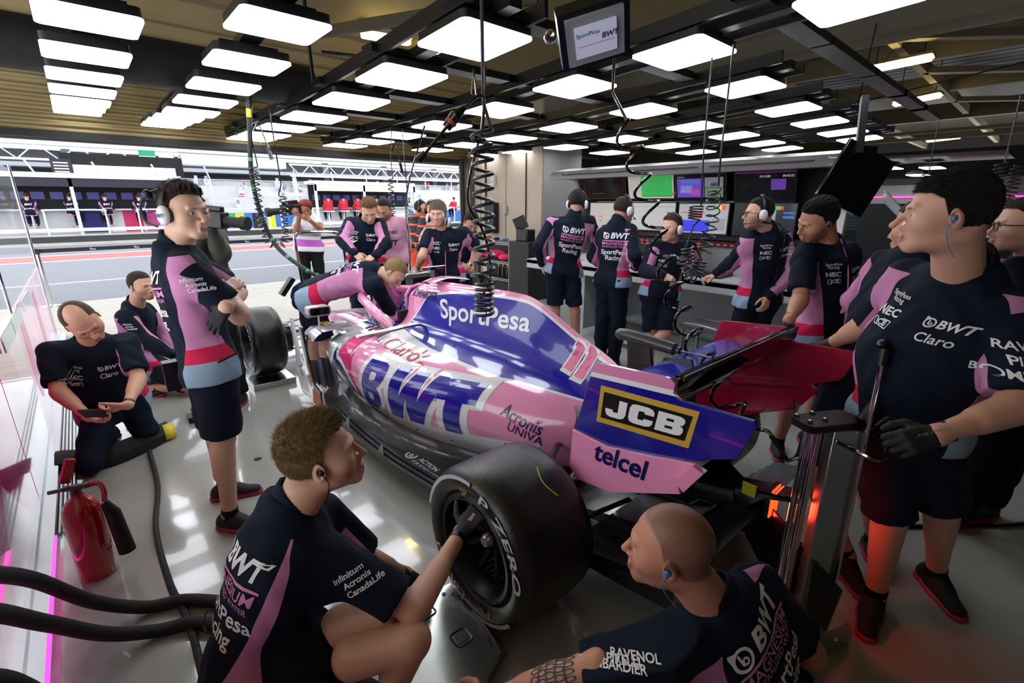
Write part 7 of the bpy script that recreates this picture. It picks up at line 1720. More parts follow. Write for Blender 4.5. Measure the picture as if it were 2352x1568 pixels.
P['camman2'] = dict(pv=(0.684, 4.553, 1.114), nk=(0.716, 4.524, 1.531), hd=(0.701, 4.470, 1.642), sl=(0.821, 4.497, 1.505), sr=(0.639, 4.594, 1.497), el=(0.787, 4.274, 1.323), er=(0.599, 4.374, 1.311), wl=(0.728, 4.215, 1.541), wr=(0.719, 4.364, 1.536), hl=(0.768, 4.508, 1.084), kl=(0.768, 4.486, 0.587), al=(0.786, 4.499, 0.090), hr=(0.600, 4.597, 1.084), kr=(0.582, 4.584, 0.587), ar=(0.583, 4.606, 0.090))
P['backdesk'] = dict(pv=(3.809, 3.435, 1.052), nk=(3.845, 3.337, 1.576), hd=(3.891, 3.336, 1.706), sl=(3.685, 3.506, 1.505), sr=(4.024, 3.284, 1.525), el=(3.498, 3.494, 1.284), er=(4.229, 3.318, 1.324), wl=(3.642, 3.581, 1.085), wr=(4.339, 3.272, 1.153), hl=(3.747, 3.491, 1.005), hr=(3.897, 3.398, 1.001), kl=(3.756, 3.483, 0.571), kr=(3.918, 3.338, 0.557), al=(3.849, 3.534, 0.122), ar=(4.026, 3.375, 0.080))
P['leandesk'] = dict(pv=(3.921, 2.866, 0.996), nk=(3.919, 2.841, 1.523), hd=(3.981, 2.813, 1.646), sl=(3.916, 3.005, 1.420), sr=(3.964, 2.720, 1.452), el=(3.949, 3.144, 1.168), er=(3.843, 2.578, 1.230), wl=(4.151, 3.121, 1.053), wr=(4.002, 2.642, 1.112), hl=(3.943, 2.954, 0.939), hr=(3.926, 2.781, 0.962), kl=(3.912, 2.941, 0.531), kr=(3.956, 2.781, 0.530), al=(3.961, 2.991, 0.099), ar=(4.019, 2.859, 0.079))
P['crossleg'] = dict(pv=(4.111, 2.428, 0.899), nk=(4.182, 2.405, 1.351), hd=(4.106, 2.365, 1.485), sl=(4.328, 2.301, 1.313), sr=(4.034, 2.496, 1.305), el=(4.534, 2.287, 1.109), er=(3.833, 2.433, 1.106), wl=(4.289, 2.330, 1.032), wr=(3.726, 2.196, 1.102), hl=(4.171, 2.374, 0.855), hr=(4.056, 2.477, 0.855), kl=(4.083, 2.305, 0.510), kr=(4.056, 2.450, 0.476), al=(3.917, 2.467, 0.238), ar=(4.110, 2.469, 0.109))
P['glasses'] = dict(pv=(4.250, 1.566, 0.940), nk=(4.179, 1.549, 1.503), hd=(4.070, 1.593, 1.630), sl=(4.375, 1.481, 1.424), sr=(4.056, 1.632, 1.417), el=(4.324, 1.373, 1.159), er=(4.177, 1.793, 1.209), wl=(4.176, 1.459, 0.965), wr=(4.271, 1.966, 1.082), hl=(4.305, 1.517, 0.902), hr=(4.198, 1.612, 0.902), kl=(4.282, 1.564, 0.523), kr=(4.197, 1.681, 0.583), al=(4.368, 1.661, 0.121), ar=(4.343, 1.818, 0.207))
P['darkhair'] = dict(pv=(3.340, 0.837, 0.925), nk=(3.320, 0.868, 1.476), hd=(3.181, 0.912, 1.616), sl=(3.477, 0.808, 1.418), sr=(3.154, 0.936, 1.418), el=(3.555, 0.796, 1.139), er=(3.001, 0.877, 1.179), wl=(3.484, 0.839, 0.884), wr=(2.797, 0.855, 1.095), hl=(3.444, 0.811, 0.883), hr=(3.241, 0.858, 0.911), kl=(3.452, 0.804, 0.491), kr=(3.238, 0.888, 0.504), al=(3.702, 0.873, 0.090), ar=(3.443, 0.989, 0.090))
P['bigright'] = dict(pv=(2.160, 0.215, 0.941), nk=(2.145, 0.161, 1.501), hd=(1.996, 0.228, 1.677), sl=(2.115, 0.041, 1.377), sr=(2.275, 0.327, 1.437), el=(1.958, -0.041, 1.133), er=(2.435, 0.444, 1.211), wl=(1.737, 0.098, 1.064), wr=(2.575, 0.595, 1.057), hl=(2.216, 0.165, 0.897), hr=(2.195, 0.264, 0.885), kl=(2.366, 0.058, 0.540), kr=(2.217, 0.191, 0.479), al=(2.637, 0.025, 0.090), ar=(2.260, 0.177, 0.090))
P['rightglasses'] = dict(pv=(3.419, -0.038, 0.896), nk=(3.429, 0.020, 1.459), hd=(3.269, 0.096, 1.609), sl=(3.612, -0.077, 1.390), sr=(3.304, 0.065, 1.403), el=(3.446, -0.141, 1.161), er=(3.118, 0.038, 1.182), wl=(3.255, -0.139, 0.984), wr=(2.885, -0.008, 1.076), hl=(3.505, -0.078, 0.866), kl=(3.506, -0.100, 0.478), al=(3.523, -0.086, 0.090), hr=(3.332, 0.001, 0.866), kr=(3.315, -0.013, 0.478), ar=(3.314, 0.010, 0.090))
P['desksitter'] = dict(pv=(2.651, 0.446, 0.906), nk=(2.859, 0.394, 1.490), hd=(2.908, 0.418, 1.601), sl=(2.792, 0.361, 1.410), sr=(2.918, 0.516, 1.424), el=(2.895, 0.427, 1.147), er=(3.023, 0.621, 1.209), wl=(3.142, 0.508, 1.139), wr=(3.219, 0.568, 1.166), hl=(2.626, 0.402, 0.882), hr=(2.601, 0.492, 0.884), kl=(2.544, 0.341, 0.493), kr=(2.354, 0.511, 0.493), al=(2.676, 0.263, 0.090), ar=(2.446, 0.327, 0.090))
P['crouch'] = dict(pv=(0.122, 1.401, 0.300), nk=(0.331, 1.394, 0.808), md=(0.236, 1.425, 0.529), hd=(0.421, 1.341, 0.971), sl=(0.453, 1.500, 0.658), sr=(0.395, 1.283, 0.639), el=(0.587, 1.472, 0.393), er=(0.558, 1.090, 0.479), wl=(0.733, 1.486, 0.236), wr=(0.880, 1.278, 0.487), hl=(0.219, 1.372, 0.320), hr=(0.175, 1.316, 0.300), kl=(0.498, 1.181, 0.450), kr=(0.521, 1.047, 0.420), al=(0.396, 1.337, 0.090), ar=(0.444, 1.136, 0.090))
P['baldnear'] = dict(pv=(1.275, 0.299, 0.170), nk=(1.107, 0.405, 0.667), md=(1.184, 0.337, 0.441), hd=(0.982, 0.490, 0.855), sl=(0.914, 0.444, 0.621), sr=(1.307, 0.361, 0.607), el=(0.739, 0.626, 0.478), er=(1.427, 0.222, 0.382), wl=(0.622, 0.802, 0.326), wr=(1.586, 0.325, 0.205), hl=(1.212, 0.339, 0.170), hr=(1.408, 0.271, 0.170), kl=(1.121, 0.399, 0.120), kr=(1.349, 0.328, 0.350), al=(1.132, 0.399, 0.070), ar=(1.636, 0.250, 0.070))
# ---------------- the crew ----------------
RT, TW = V(.745, -.667, 0), V(-.667, -.745, 0)
def lk(a, b, c): return a*RT+b*TW+V(0, 0, c)
def lq(px, a, b, c):
    f = math.atan((px-1176)/1080); return lk(a*math.cos(f)-b*math.sin(f), a*math.sin(f)+b*math.cos(f), c)
N_ = 'standing'
# tall man with ear defenders at left
p = person('person', 'tall standing man in navy polo with white ear defenders and folded arms', P['tall'], skin='DDB49C', hair='brown', ho=dict(n=5000, L=.022, top=.014, side=.003, quiff=.010, flow=(.1, .6, .6), wid=.0010),
    top='polo', bottom='shorts', h=.007, headh=.0026, look=lq(424, .60, .78, -.04), fo=dict(gaze=(-.35, 1, 0)), hands=dict(r=dict(n=lk(.3, .9, .3), d=lk(.1, -.9, .3), curl=.5), l=dict(n=lk(-.2, 1, 0), d=lk(-.6, .1, -.75), curl=.35)), gloves=(0, 2), feet=dict(r=lk(.95, .1, 0), l=lk(.9, -.35, 0)), sleeve=.72, hs=1.0)
headset(p['Rh'], p['hc'], 1., p['root'], mic=0); back_print(p)
mb = MB(); mb.sphere(p['hc']+p['Rh']@V(.10, -.075, .075), .02, 10); mb.tube(smoothpath([p['hc']+p['Rh']@V(.085, -.02, .10), p['hc']+p['Rh']@V(.10, -.075, .075), p['hc']+p['Rh']@V(.12, -.10, .02), p['hc']+p['Rh']@V(.12, -.085, -.04), p['hc']+p['Rh']@V(.112, -.03, -.06)], 6), .005, 7); mb.build('boom_arm', MATS['headset_black'], p['root'])
put(p, text2d('BWT', .018, .02, .1, 'CENTER'), MATS['white_print'], (0, 0, 0), (0, 0, 1)) if 0 else None
decal('printed_logo', text2d('BWT', .026, .03, .1, 'CENTER'), mat('print_navy', '20215E', .5), p['root'], lambda u, v, p=p: p['hc']+p['Rh']@V(.117, -.008+u, -.015+v))
sleeve_print(p, 'r', ['infinitum', 'Acronis', 'CanadaLife'], lk(.2, 1, .1), .030, .30, .035, up=(-.1, 0, 1))
mb = MB(); mb.tube(smoothpath([p['hem']+lk(.02, .15, .02), p['hem']+lk(.10, .17, .10), p['hem']+lk(.22, .12, .16)], 5), .005, 6); mb.box(*(lambda c: (c-V(.03, .03, .08), c+V(.03, .03, .06)))(p['hem']+lk(-.13, .10, .05))); mb.build('radio_pack', plas, p['root'])
# kneeling bald man with phone
p = person('person', 'stout balding man kneeling on the mat, looking down at a phone', P['baldphone'], skin='D9A88C', hair='mid', ho=dict(top=.004, side=.003, crown=1), top='polo', bottom='trousers', fat=.03, h=.007, headh=.003, look=lq(190, .25, .72, -.62), up=lk(.1, .6, .7),
    fo=dict(fat=.006, scalp=.2), hands=dict(r=dict(d=lk(.9, .25, -.15), n=lk(-.2, .4, -.8), curl=.7), l=dict(d=lk(-.8, .35, -.2), n=lk(.2, .4, -.8), curl=.7)), feet=dict(r=lk(-.1, -1, -.4), l=lk(0, -1, -.4), rn=lk(0, -.4, 1), ln=lk(0, -.4, 1)), hs=1.06, sleeve=.8)
chest_print(p); w = (p['J']['wr']+p['J']['wl'])/2+lk(0, .10, .0)
o = MB().bar(w+lk(-.07, .0, .03), w+lk(.07, .0, .035), .012, .075, lk(0, .5, .8)).build('mobile_phone', plas, label='black mobile phone held by the kneeling balding man', cat='phone', bevel=.002)
MB().tube([p['J']['wl']-nrm(p['J']['wl']-p['J']['el'])*.03, p['J']['wl']-nrm(p['J']['wl']-p['J']['el'])*.008], .031, 14).build('watch', plas, p['root']); MB().tube([p['J']['wr']-nrm(p['J']['wr']-p['J']['er'])*.03, p['J']['wr']-nrm(p['J']['wr']-p['J']['er'])*.012], .0305, 14).build('bracelet', mat('bronze', '8C6A45', .35, .8), p['root'])
# kneeling man in jacket
p = person('person', 'bearded man in navy jacket kneeling behind, glancing back at the camera', P['kneeljacket'], skin='D5A68C', hair='brown', ho=dict(n=1500, L=.012, top=.008, side=.003), top='jacket', bottom='shorts', h=.009, headh=.0035, look=lq(325, .60, .78, -.05), fo=dict(beard=.7, gaze=(.2, 1, 0)),
    hands=dict(r=dict(d=lk(.6, .2, -.6), n=lk(.2, .5, .8)), l=dict(d=lk(.5, .3, -.6), n=lk(.2, .5, .8))), gloves=(2, 2), feet=dict(r=lk(-1, -.1, -.3), l=lk(-1, -.2, -.3), rn=lk(-.3, 0, 1), ln=lk(-.3, 0, 1)))
back_print(p, face=lk(-1, .35, 0)); sleeve_print(p, 'r', ['infinitum', 'Acronis', 'CanadaLife'], lk(.2, 1, .1), .026, .35, .034, up=(0, 0, 1))
# leaning blond man
p = person('person', 'blond man in navy and pink jacket bending over the cockpit', P['lean'], skin='E0B49C', hair='fair', ho=dict(n=2500, L=.012, top=.009, side=.003), top='jacket', bottom='shorts', h=.008, headh=.0035, look=lk(.62, .25, -.74), up=lk(.75, 0, .6), shorts_at=.9,
    hands=dict(r=dict(d=lk(.1, -.2, -1), n=lk(.1, 1, .1)), l=dict(d=lk(.1, -.2, -1), n=lk(.1, 1, .1))), feet=dict(r=lk(1, .2, 0), l=lk(1, 0, 0)))
back_print(p, face=lk(-.2, .15, 1)); 
MB().bar(p['J']['pv']+lk(-.20, .02, .12), p['J']['pv']+lk(-.28, .10, -.02), .07, .04).build('radio_pack', plas, p['root'])
# the pair beyond the cockpit
p = person('person', 'sandy haired man in dark team jacket looking down at his hands', P['lookdown'], skin='DDB097', hair='sandy', ho=dict(n=2000, L=.025, top=.012, side=.003, quiff=.012), top='jacket', bottom='trousers', h=.009, headh=.004, look=lk(.25, .75, -.55), up=lk(.1, .4, .8), fo=dict(beard=.6),
    hands=dict(r=dict(d=lk(.7, .4, -.5), n=lk(0, .6, .6), curl=.7), l=dict(d=lk(-.7, .4, -.5), n=lk(0, .6, .6), curl=.7)))
chest_print(p)
p = person('person', 'dark bearded man in pink driving suit behind the sandy haired man', P['pinksuit'], skin='B98766', hair='black', ho=dict(top=.003, side=.002), top='jacket', topmat='suit_pink', bottom='trousers', botmat='black_cloth', h=.010, headh=.004, look=lk(-.1, .8, -.5), up=lk(0, .4, .8), fo=dict(beard=.8))
put(p, text2d('NEC', .05, .03, 0, 'CENTER', .03), mat('print_navy', '20215E', .5), p['nk']-p['up']*.14-p['sh']*.06+p['fr']*.1, p['fr']); put(p, text2d('BWT', .085, .03, .1, 'CENTER', .03), mat('print_navy', '20215E', .5), p['nk']-p['up']*.26+p['fr']*.1, p['fr'])
for n, lb, kw in (('marshal', 'marshal in black and orange overalls with black headset facing right', dict(look=lk(.95, .15, 0), hair='black')), ('marshalb', 'second marshal in grey and orange vest hidden behind the ear defender man', dict(look=lk(.3, .9, 0), hair='dark'))):
    p = person('person', lb, P[n], skin='C08F70', ho=dict(top=.006, side=.003), top='jacket', topmat='marshal_vest', bottom='trousers', botmat='marshal_orange', h=.013, headh=.006, **kw)
    headset(p['Rh'], p['hc'], 1., p['root'], mic=1, cup='headset_black')
    if n == 'marshal': glasses(p['Rh'], p['hc'], 1., p['root'])
# man with ear defenders behind the car
p = person('person', 'grey blond man in navy polo, hand on hip, ear defenders round his neck', P['headsetman'], skin='D8AA90', hair='grey', ho=dict(n=2500, L=.035, top=.014, side=.008, flow=(.35, .8, .1), line=[(-.13, -.06), (-.03, -.06), (0, -.015), (.03, .02), (.06, .05), (.12, .055)]), top='polo', bottom='trousers', h=.007, headh=.003, look=lk(-.05, .97, -.08),
    hands=dict(r=dict(d=lk(-.6, .5, -.3), n=lk(0, .5, .8)), l=dict(d=lk(-.85, .45, -.15), n=lk(.1, .9, .3), curl=.25)), sleeve=.72)
chest_print(p); headset(p['Rh'] @ ROT('Y', R(-12)), p['hc']+lk(.005, .02, -.05), 1.12, p['root'], mic=0, band=0)
MB().tube([p['J']['wl']-nrm(p['J']['wl']-p['J']['el'])*.035, p['J']['wl']-nrm(p['J']['wl']-p['J']['el'])*.010], .031, 14).build('watch', MATS['steel'], p['root'])
MB().tube([p['nk']+p['fr']*.075-p['up']*.03, p['nk']+p['fr']*.13-p['up']*.20, p['hem']+p['fr']*.145+p['up']*.05], .004, 6).build('zip_piping', MATS['pink_print'], p['root'])
MB().tube(smoothpath([p['nk']+p['fr']*.10+p['sh']*.06, p['nk']+p['fr']*.14+p['sh']*.05-p['up']*.2, p['nk']+p['fr']*.15+p['sh']*.04-p['up']*.36], 4), .006, 6).build('headset_cord', MATS['cable_black'], p['root'])
p = person('person', 'dark haired man bending his head behind the ear defender man, right', P['behindhead'], skin='C99A80', hair='dark', ho=dict(n=1200, L=.02, top=.012, side=.005), top='polo', bottom='trousers', h=.011, headh=.004, look=lk(.30, .70, -.60), up=lk(.3, .5, .7))
# cameramen
p = person('person', 'cameraman in red cap and white tabard filming on the pit apron', P['camman'], skin='8E5E45', hair='black', ho=dict(top=.004, side=.003), top='polo', topmat='tabard', bottom='trousers', botmat='black_cloth', h=.012, headh=.005, look=lk(-.55, .8, -.05), sleeve=.6,
    hands=dict(r=dict(d=lk(-.2, .5, .7), n=lk(0, .8, 0), curl=.9), l=dict(d=lk(-.6, .4, .4), n=lk(0, .8, 0), curl=.9)))
F = MB(); F.M = M4(p['Rh'], p['hc']); F.sphere((0, -.015, .055), (.09, .11, .075), 14); F.prism(rrect(.15, .10, .04), (0, .125, .055), (1, 0, 0), (0, 1, -.1), .012); F.build('cap', mat('cap_red', '7E1A20', .7), p['root'])
def vcam(o, d, lb, s=1.):
    t = empty('video_camera', o, 0, lb, 'camera'); Rf = frame(nrm(d), (0, 0, 1)); mb = MB(); mb.M = M4(Rf*s, (0, 0, 0)); mb.box((-.06, -.18, -.07), (.06, .14, .08)); mb.box((-.03, -.10, .08), (.03, .12, .13)); mb.build('camera_body', plas, t, bevel=.008)
    mb = MB(); mb.M = M4(Rf*s, (0, 0, 0)); mb.cyl((0, .14, 0), (0, .30, 0), .045, .05); mb.cyl((0, .30, 0), (0, .36, 0), .062); mb.build('lens', blk, t)
vcam(p['hc']+lk(-.14, .12, -.02), lk(-.75, .65, -.1), 'black broadcast camera on the shoulder of the man in a red cap')
p = person('person', 'second cameraman in dark leather jacket half hidden behind the tall man', P['camman2'], skin='B98766', hair='dark', ho=dict(top=.01, side=.004), top='jacket', topmat='jacket_green', bottom='trousers', botmat='black_cloth', h=.012, headh=.006, look=lk(1, .1, 0))
vcam(P['camman2']['wl']+V(lk(.02, 0, .05)), lk(1, .1, -.1), 'black broadcast camera pointing right behind the tall man\'s face', .8)
# console crew
p = person('person', 'man in navy jacket and shorts seen from behind at the console\'s left end', P['backdesk'], skin='CFA088', hair='dark', ho=dict(n=1500, L=.012, top=.009, side=.003), top='jacket', bottom='shorts', h=.008, headh=.004, look=lk(.35, -.9, -.1), shorts_at=.85,
    hands=dict(l=dict(d=lk(.1, 0, -1), n=lk(-1, 0, 0), curl=.7), r=dict(d=lk(.5, -.6, -.2), n=(0, 0, 1))), feet=dict(r=lk(.2, -1, 0), l=lk(.1, -1, 0)))
back_print(p); headset(p['Rh'], p['hc'], 1., p['root'], mic=0)
p = person('person', 'man in navy jacket and long trousers leaning on the counter, facing right', P['leandesk'], skin='CFA088', hair='brown', ho=dict(top=.004, side=.002), top='jacket', bottom='trousers', h=.008, headh=.004, look=lk(.88, -.42, -.12), hands=dict(r=dict(d=lk(.4, -.8, 0), n=(0, 0, 1)), l=dict(d=lk(.4, -.8, 0), n=(0, 0, 1))), feet=dict(r=lk(.5, -.8, 0), l=lk(.5, -.8, 0)))
back_print(p, face=lk(-.25, .95, .1)); headset(p['Rh'], p['hc'], 1., p['root'], mic=1); MB().bar(p['hem']+lk(.03, .17, .07), p['hem']+lk(.06, .17, -.08), .05, .03).build('radio_pack', plas, p['root'])
p = person('person', 'young man with white headset and crossed legs leaning on the counter', P['crossleg'], skin='DDB097', hair='mid', ho=dict(n=2000, L=.016, top=.009, side=.002, quiff=.008), top='jacket', bottom='shorts', h=.008, headh=.0035, look=lk(-.85, .52, -.04), shorts_at=.97,
    hands=dict(r=dict(d=lk(.8, .3, -.3), n=lk(0, .5, .7), curl=.8), l=dict(d=lk(-.8, .3, -.3), n=lk(0, .5, .7), curl=.8)), feet=dict(r=lk(-.1, .9, 0), l=lk(-.55, .5, -.65), ln=lk(-.6, .35, .7)))
chest_print(p); headset(p['Rh'], p['hc'], 1., p['root'], mic=0); MB().tube(helix([p['hc']+p['Rh']@V(-.09, 0, -.06), p['nk']+p['fr']*.12-p['sh']*.08, p['hem']+p['fr']*.14-p['sh']*.08], .006, .012, 8), .003, 5).build('headset_cord', MATS['cable_black'], p['root'])
p = person('person', 'man with glasses and white headset resting one hand on the counter', P['glasses'], skin='D5A68C', hair='dark', ho=dict(top=.006, side=.002), top='jacket', bottom='trousers', h=.008, headh=.003, look=lq(1742, -.93, .33, -.04), fo=dict(beard=.35),
    hands=dict(r=dict(d=lk(-.8, -.2, -.3), n=(0, 0, 1), curl=.7), l=dict(d=lk(-.3, .2, -1), n=lk(.3, 1, 0), curl=.6)), feet=dict(r=lk(-.5, .8, 0), l=lk(-.3, .9, 0)))
chest_print(p); glasses(p['Rh'], p['hc'], 1., p['root']); headset(p['Rh'], p['hc'], 1., p['root'], mic=-1); sleeve_print(p, 'l', ['RAVENOL', 'PIRELLI', 'BOMBARDIER'], lk(.1, 1, 0), .026, .35, .034, up=(0, 0, 1))
MB().tube(helix([p['hc']+p['Rh']@V(-.09, 0, -.06), p['nk']+p['fr']*.12-p['sh']*.05, p['hem']+p['fr']*.15-p['sh']*.0+p['up']*.2], .007, .013, 8), .0035, 5).build('headset_cord', MATS['cable_black'], p['root'])
p = person('person', 'dark haired man in navy polo gazing down at the far wing endplate', P['darkhair'], skin='BE8B6C', hair='black', ho=dict(n=3000, L=.010, top=.012, side=.004), top='polo', bottom='shorts', h=.007, headh=.0026, look=lq(1878, -.78, .50, -.42), up=lk(-.3, .3, .9), fo=dict(beard=.75), sleeve=.8,
    hands=dict(r=dict(d=lk(-.15, .3, -.9), n=lk(.1, .9, .3), curl=.5), l=dict(d=lk(-.4, .3, -.8), n=lk(.2, .8, .5), curl=.6)), gloves=(1, 1), feet=dict(r=lk(-.45, .9, 0), l=lk(.1, 1, 0)))
chest_print(p, r=1); sleeve_print(p, 'l', ['RAVENOL', 'PIRELLI', 'BOMBARDIER'], lk(.15, 1, 0), .032, .42, .045, up=(0, 0, 1)); earpiece(p['Rh'], p['hc'], 1., p['root'], -1)
MB().tube(smoothpath([p['nk']+p['fr']*.065+p['up']*.03, p['nk']+p['fr']*.125-p['up']*.12, p['nk']+p['fr']*.145-p['up']*.3, p['hem']+p['fr']*.15+p['up']*.05], 5), .004, 6).build('zip_piping', MATS['pink_print'], p['root'])
# big man at right holding jack and wing
p = person('person', 'big man in navy polo at right with one gloved hand on the jack', P['bigright'], skin='D8A88E', hair='dark', ho=dict(n=9000, L=.022, top=.010, side=.006, wid=.0009, flow=(.1, .95, -.05), spike=.25, line=[(-.13, -.06), (-.045, -.055), (-.02, -.015), (.008, .0), (.022, .045), (.05, .064), (.12, .068)]), top='polo', bottom='shorts', s=1.04, h=.007, headh=.0023, look=lq(2172, -.97, .20, -.03), fo=dict(nose=1.08, gaze=(0, 1, 0)), sleeve=.86, hs=.98, fat=.01,
    hands=dict(r=dict(d=lk(-.8, -.1, -.25), n=lk(0, .35, .9), curl=.65, thumb=(.7, .3)), l=dict(d=lk(-.9, .15, -.15), n=lk(-.1, .75, .65), curl=(.9, 1., 1., 1.), thumb=(.5, .5))), gloves=(1, 2), feet=dict(r=lk(-.75, .75, 0), l=lk(-.15, 1, 0)))
chest_print(p); sleeve_print(p, 'l', ['RAVENOL', 'PIRELLI', 'BOMBARDIER'], lk(-.2, .95, 0), .040, .45, .055, up=(0, 0, 1)); earpiece(p['Rh'], p['hc'], .98, p['root'], -1, 1)
c = [p['nk']+p['fr']*.065+p['up']*.05, p['nk']+p['fr']*.11-p['up']*.07, p['nk']+p['fr']*.150-p['up']*.22+p['sh']*.01, p['nk']+p['fr']*.168-p['up']*.42+p['sh']*.01, p['hem']+p['fr']*.165+p['up']*.02]
MB().tube(smoothpath(c, 6), .0055, 6).build('zip_piping', MATS['pink_print'], p['root'])
gl = p['J']['wl']; decal('glove_print', text2d('HyFlex', .030, .01, 0, 'CENTER'), MATS['white_print'], p['root'], flatfn(gl+lk(-.045, .036, .030), nrm(lk(.9, .1, .35)), nrm(lk(-.3, .55, .75))))
p = person('person', 'man with black spectacles cut by the right picture edge', P['rightglasses'], skin='D8A890', hair='brown', ho=dict(n=2500, L=.012, top=.008, side=.003), top='polo', bottom='trousers', botmat='black_cloth', h=.009, headh=.003, look=lq(2348, -.92, .34, -.05), fo=dict(fat=.004, beard=.25), feet=dict(r=lk(-.9, .3, 0), l=lk(-.9, .3, 0)))
glasses(p['Rh'], p['hc'], 1., p['root']); chest_print(p)
p = person('person', 'man with white ear defenders at the second console behind the big man', P['desksitter'], skin='CFA088', hair='brown', ho=dict(top=.008, side=.003), top='jacket', bottom='shorts', h=.009, headh=.004, look=lk(-.4, -.9, -.15), feet=dict(r=lk(-.2, .9, 0), l=lk(-.3, .9, 0)), hands=dict(r=dict(d=lk(-.7, -.6, -.1), n=(0, 0, 1)), l=dict(d=lk(-.7, -.6, -.1), n=(0, 0, 1))))
headset(p['Rh'], p['hc'], 1., p['root'], mic=0); sleeve_print(p, 'l', ['RAVENOL', 'PIRELLI', 'BOMBARDIER'], lk(-.3, .95, 0), .03, .35, .04, up=(0, 0, 1))
# crouching blond man with hand on the tyre
p = person('person', 'blond man crouching with his gloved hand spread on the rear tyre', P['crouch'], skin='DDAE92', hair='blond', ho=dict(n=14000, L=.030, top=.014, side=.003, quiff=.004, flow=(.25, .55, .55), wid=.0009), top='polo', bottom='shorts', s=1.03, h=.007, headh=.0023, look=lk(.90, -.34, .16), fo=dict(beard=.35, scalp=.25), sleeve=.80, hs=1.0, shorts_at=.95,
    hands=dict(r=dict(d=lk(.62, -.45, .62), n=lk(-.35, .85, .35), curl=(.18, .16, .18, .22), spread=.16, thumb=(.9, .1)), l=dict(d=lk(.6, 0, -.6), n=lk(0, .3, .8))), gloves=(1, 1), feet=dict(r=lk(.9, .3, 0), l=lk(.95, 0, 0)))
back_print(p, face=lk(-.62, .70, .32)); sleeve_print(p, 'r', ['infinitum', 'Acronis', 'CanadaLife'], lk(.2, .75, .5), .032, .32, .038, up=lk(-.3, .2, 1)); earpiece(p['Rh'], p['hc'], 1., p['root'], 1)
wr = p['J']['wr']; dr_ = nrm(wr-p['J']['er']); MB().tube([wr-dr_*.052, wr-dr_*.030], .033, 16).build('watch_strap', plas, p['root']); w2 = MB().bar(wr-dr_*.056+lk(-.012, .030, .010), wr-dr_*.022+lk(-.012, .030, .010), .034, .012, lk(-.35, .85, .35)).build('watch', plas, p['root'], bevel=.003); MB().bar(wr-dr_*.050+lk(-.014, .036, .013), wr-dr_*.028+lk(-.014, .036, .013), .024, .004, lk(-.35, .85, .35)).build('watch_face', MATS['watch_face'], w2)
hd_ = nrm(lk(.62, -.45, .62)); hn_ = nrm(lk(-.35, .85, .35)); hx_ = np.cross(hd_, hn_); decal('glove_print', text2d('HyFlex', .026, .01, 0, 'CENTER'), MATS['white_print'], p['root'], flatfn(wr+hd_*.055+hn_*.017, nrm(hd_*.9+V(0, 0, .3)), np.cross(hn_, nrm(hd_*.9+V(0, 0, .3)))))
# shaven man in the foreground
P['baldnear']['kr'] = P['baldnear']['hr'] if 0 else (P['baldnear']['kr'][0]+.10, P['baldnear']['kr'][1]+.12, .14)
p = person('person', 'shaven headed man with a tattooed forearm at the bottom centre', P['baldnear'], skin='C98F74', hair='brown', ho=dict(none=1), top='polo', bottom='shorts', h=.007, headh=.0023, look=lk(-.88, -.36, -.05), fo=dict(beard=.45, scalp=.9, fat=.004, gaze=(0, 1, 0)), hs=.98, sleeve=.74,
    hands=dict(l=dict(d=lk(-.9, -.1, -.1), n=lk(0, .3, 1)), r=dict(d=lk(-.5, -.5, -.4), n=lk(0, 0, 1))), feet=dict(r=lk(-1, .2, 0), l=lk(-1, .1, 0)), shoes=1)
back_print(p, face=lk(.40, .62, .68)); sleeve_print(p, 'l', ['RAVENOL', 'PIRELLI', 'BOMBARDIER'], lk(-.15, .75, .65), .034, .38, .040, up=lk(0, -.4, 1)); earpiece(p['Rh'], p['hc'], .98, p['root'], -1, 1)
a, b = p['J']['el'], p['J']['wl']; dd_ = nrm(b-a); u1 = nrm(np.cross(dd_, (0, 0, 1))); u2 = np.cross(u1, dd_)
tb = bvh_of([c for c in p['root'].children if c.name.startswith('body')][0])
L2 = []
for k in range(5):
    for j in range(7):
        cx_, cy_ = -.045+.026*k, (j-3)*.021+(k % 2)*.010; lf = [(cx_+.013*math.cos(t_)*(1 if math.cos(t_) > 0 else 1.6), cy_+.009*math.sin(t_)) for t_ in np.linspace(0, 2*PI, 13)[:-1]]; L2.append(poly2d([lf, [(cx_+(x-cx_)*.62, cy_+(y-cy_)*.62) for x, y in lf][::-1]]))
def tfn(u, v):
    an = v/.045; q = a+dd_*(.0+u); o = nrm(u2*math.cos(an)+u1*math.sin(an)*1.)
    loc, no, i, ds = tb.ray_cast(Vector(q+o*.15), Vector(-o), .3)
    return None if loc is None else loc+no*.0008
decal('tattoo', merge2d(L2), mat('tattoo_ink', '3A3D44', .6), p['root'], tfn)
# the driver in the cockpit
JD = {k: cw(v) for k, v in dict(hd=(0, 2.10, .86), nk=(0, 2.02, .70), pv=(0, 2.38, .32), sl=(-.17, 2.05, .64), sr=(.17, 2.05, .64), el=(-.20, 2.28, .48), er=(.20, 2.28, .48), wl=(-.12, 2.50, .55), wr=(.12, 2.50, .55), hl=(-.09, 2.36, .32), hr=(.09, 2.36, .32), kl=(-.10, 2.78, .42), kr=(.10, 2.78, .42), al=(-.08, 3.15, .36), ar=(.08, 3.15, .36)).items()}
p = person('person', 'racing driver in a multicoloured helmet seated in the cockpit', JD, skin='C08F70', hair=None, top='jacket', topmat='suit_pink', bottom='trousers', botmat='suit_pink', h=.012, headh=.01, det=0, look=CW@V(0, 1, -.05), collar=0, shoes=0)
mb = MB(); c = p['hc']; prof = [(0, .145)]+[(.135*math.sin(a_)*(1 if a_ < 1.7 else 1-(a_-1.7)*.16), .145*math.cos(a_)) for a_ in np.linspace(.15, 2.45, 18)]
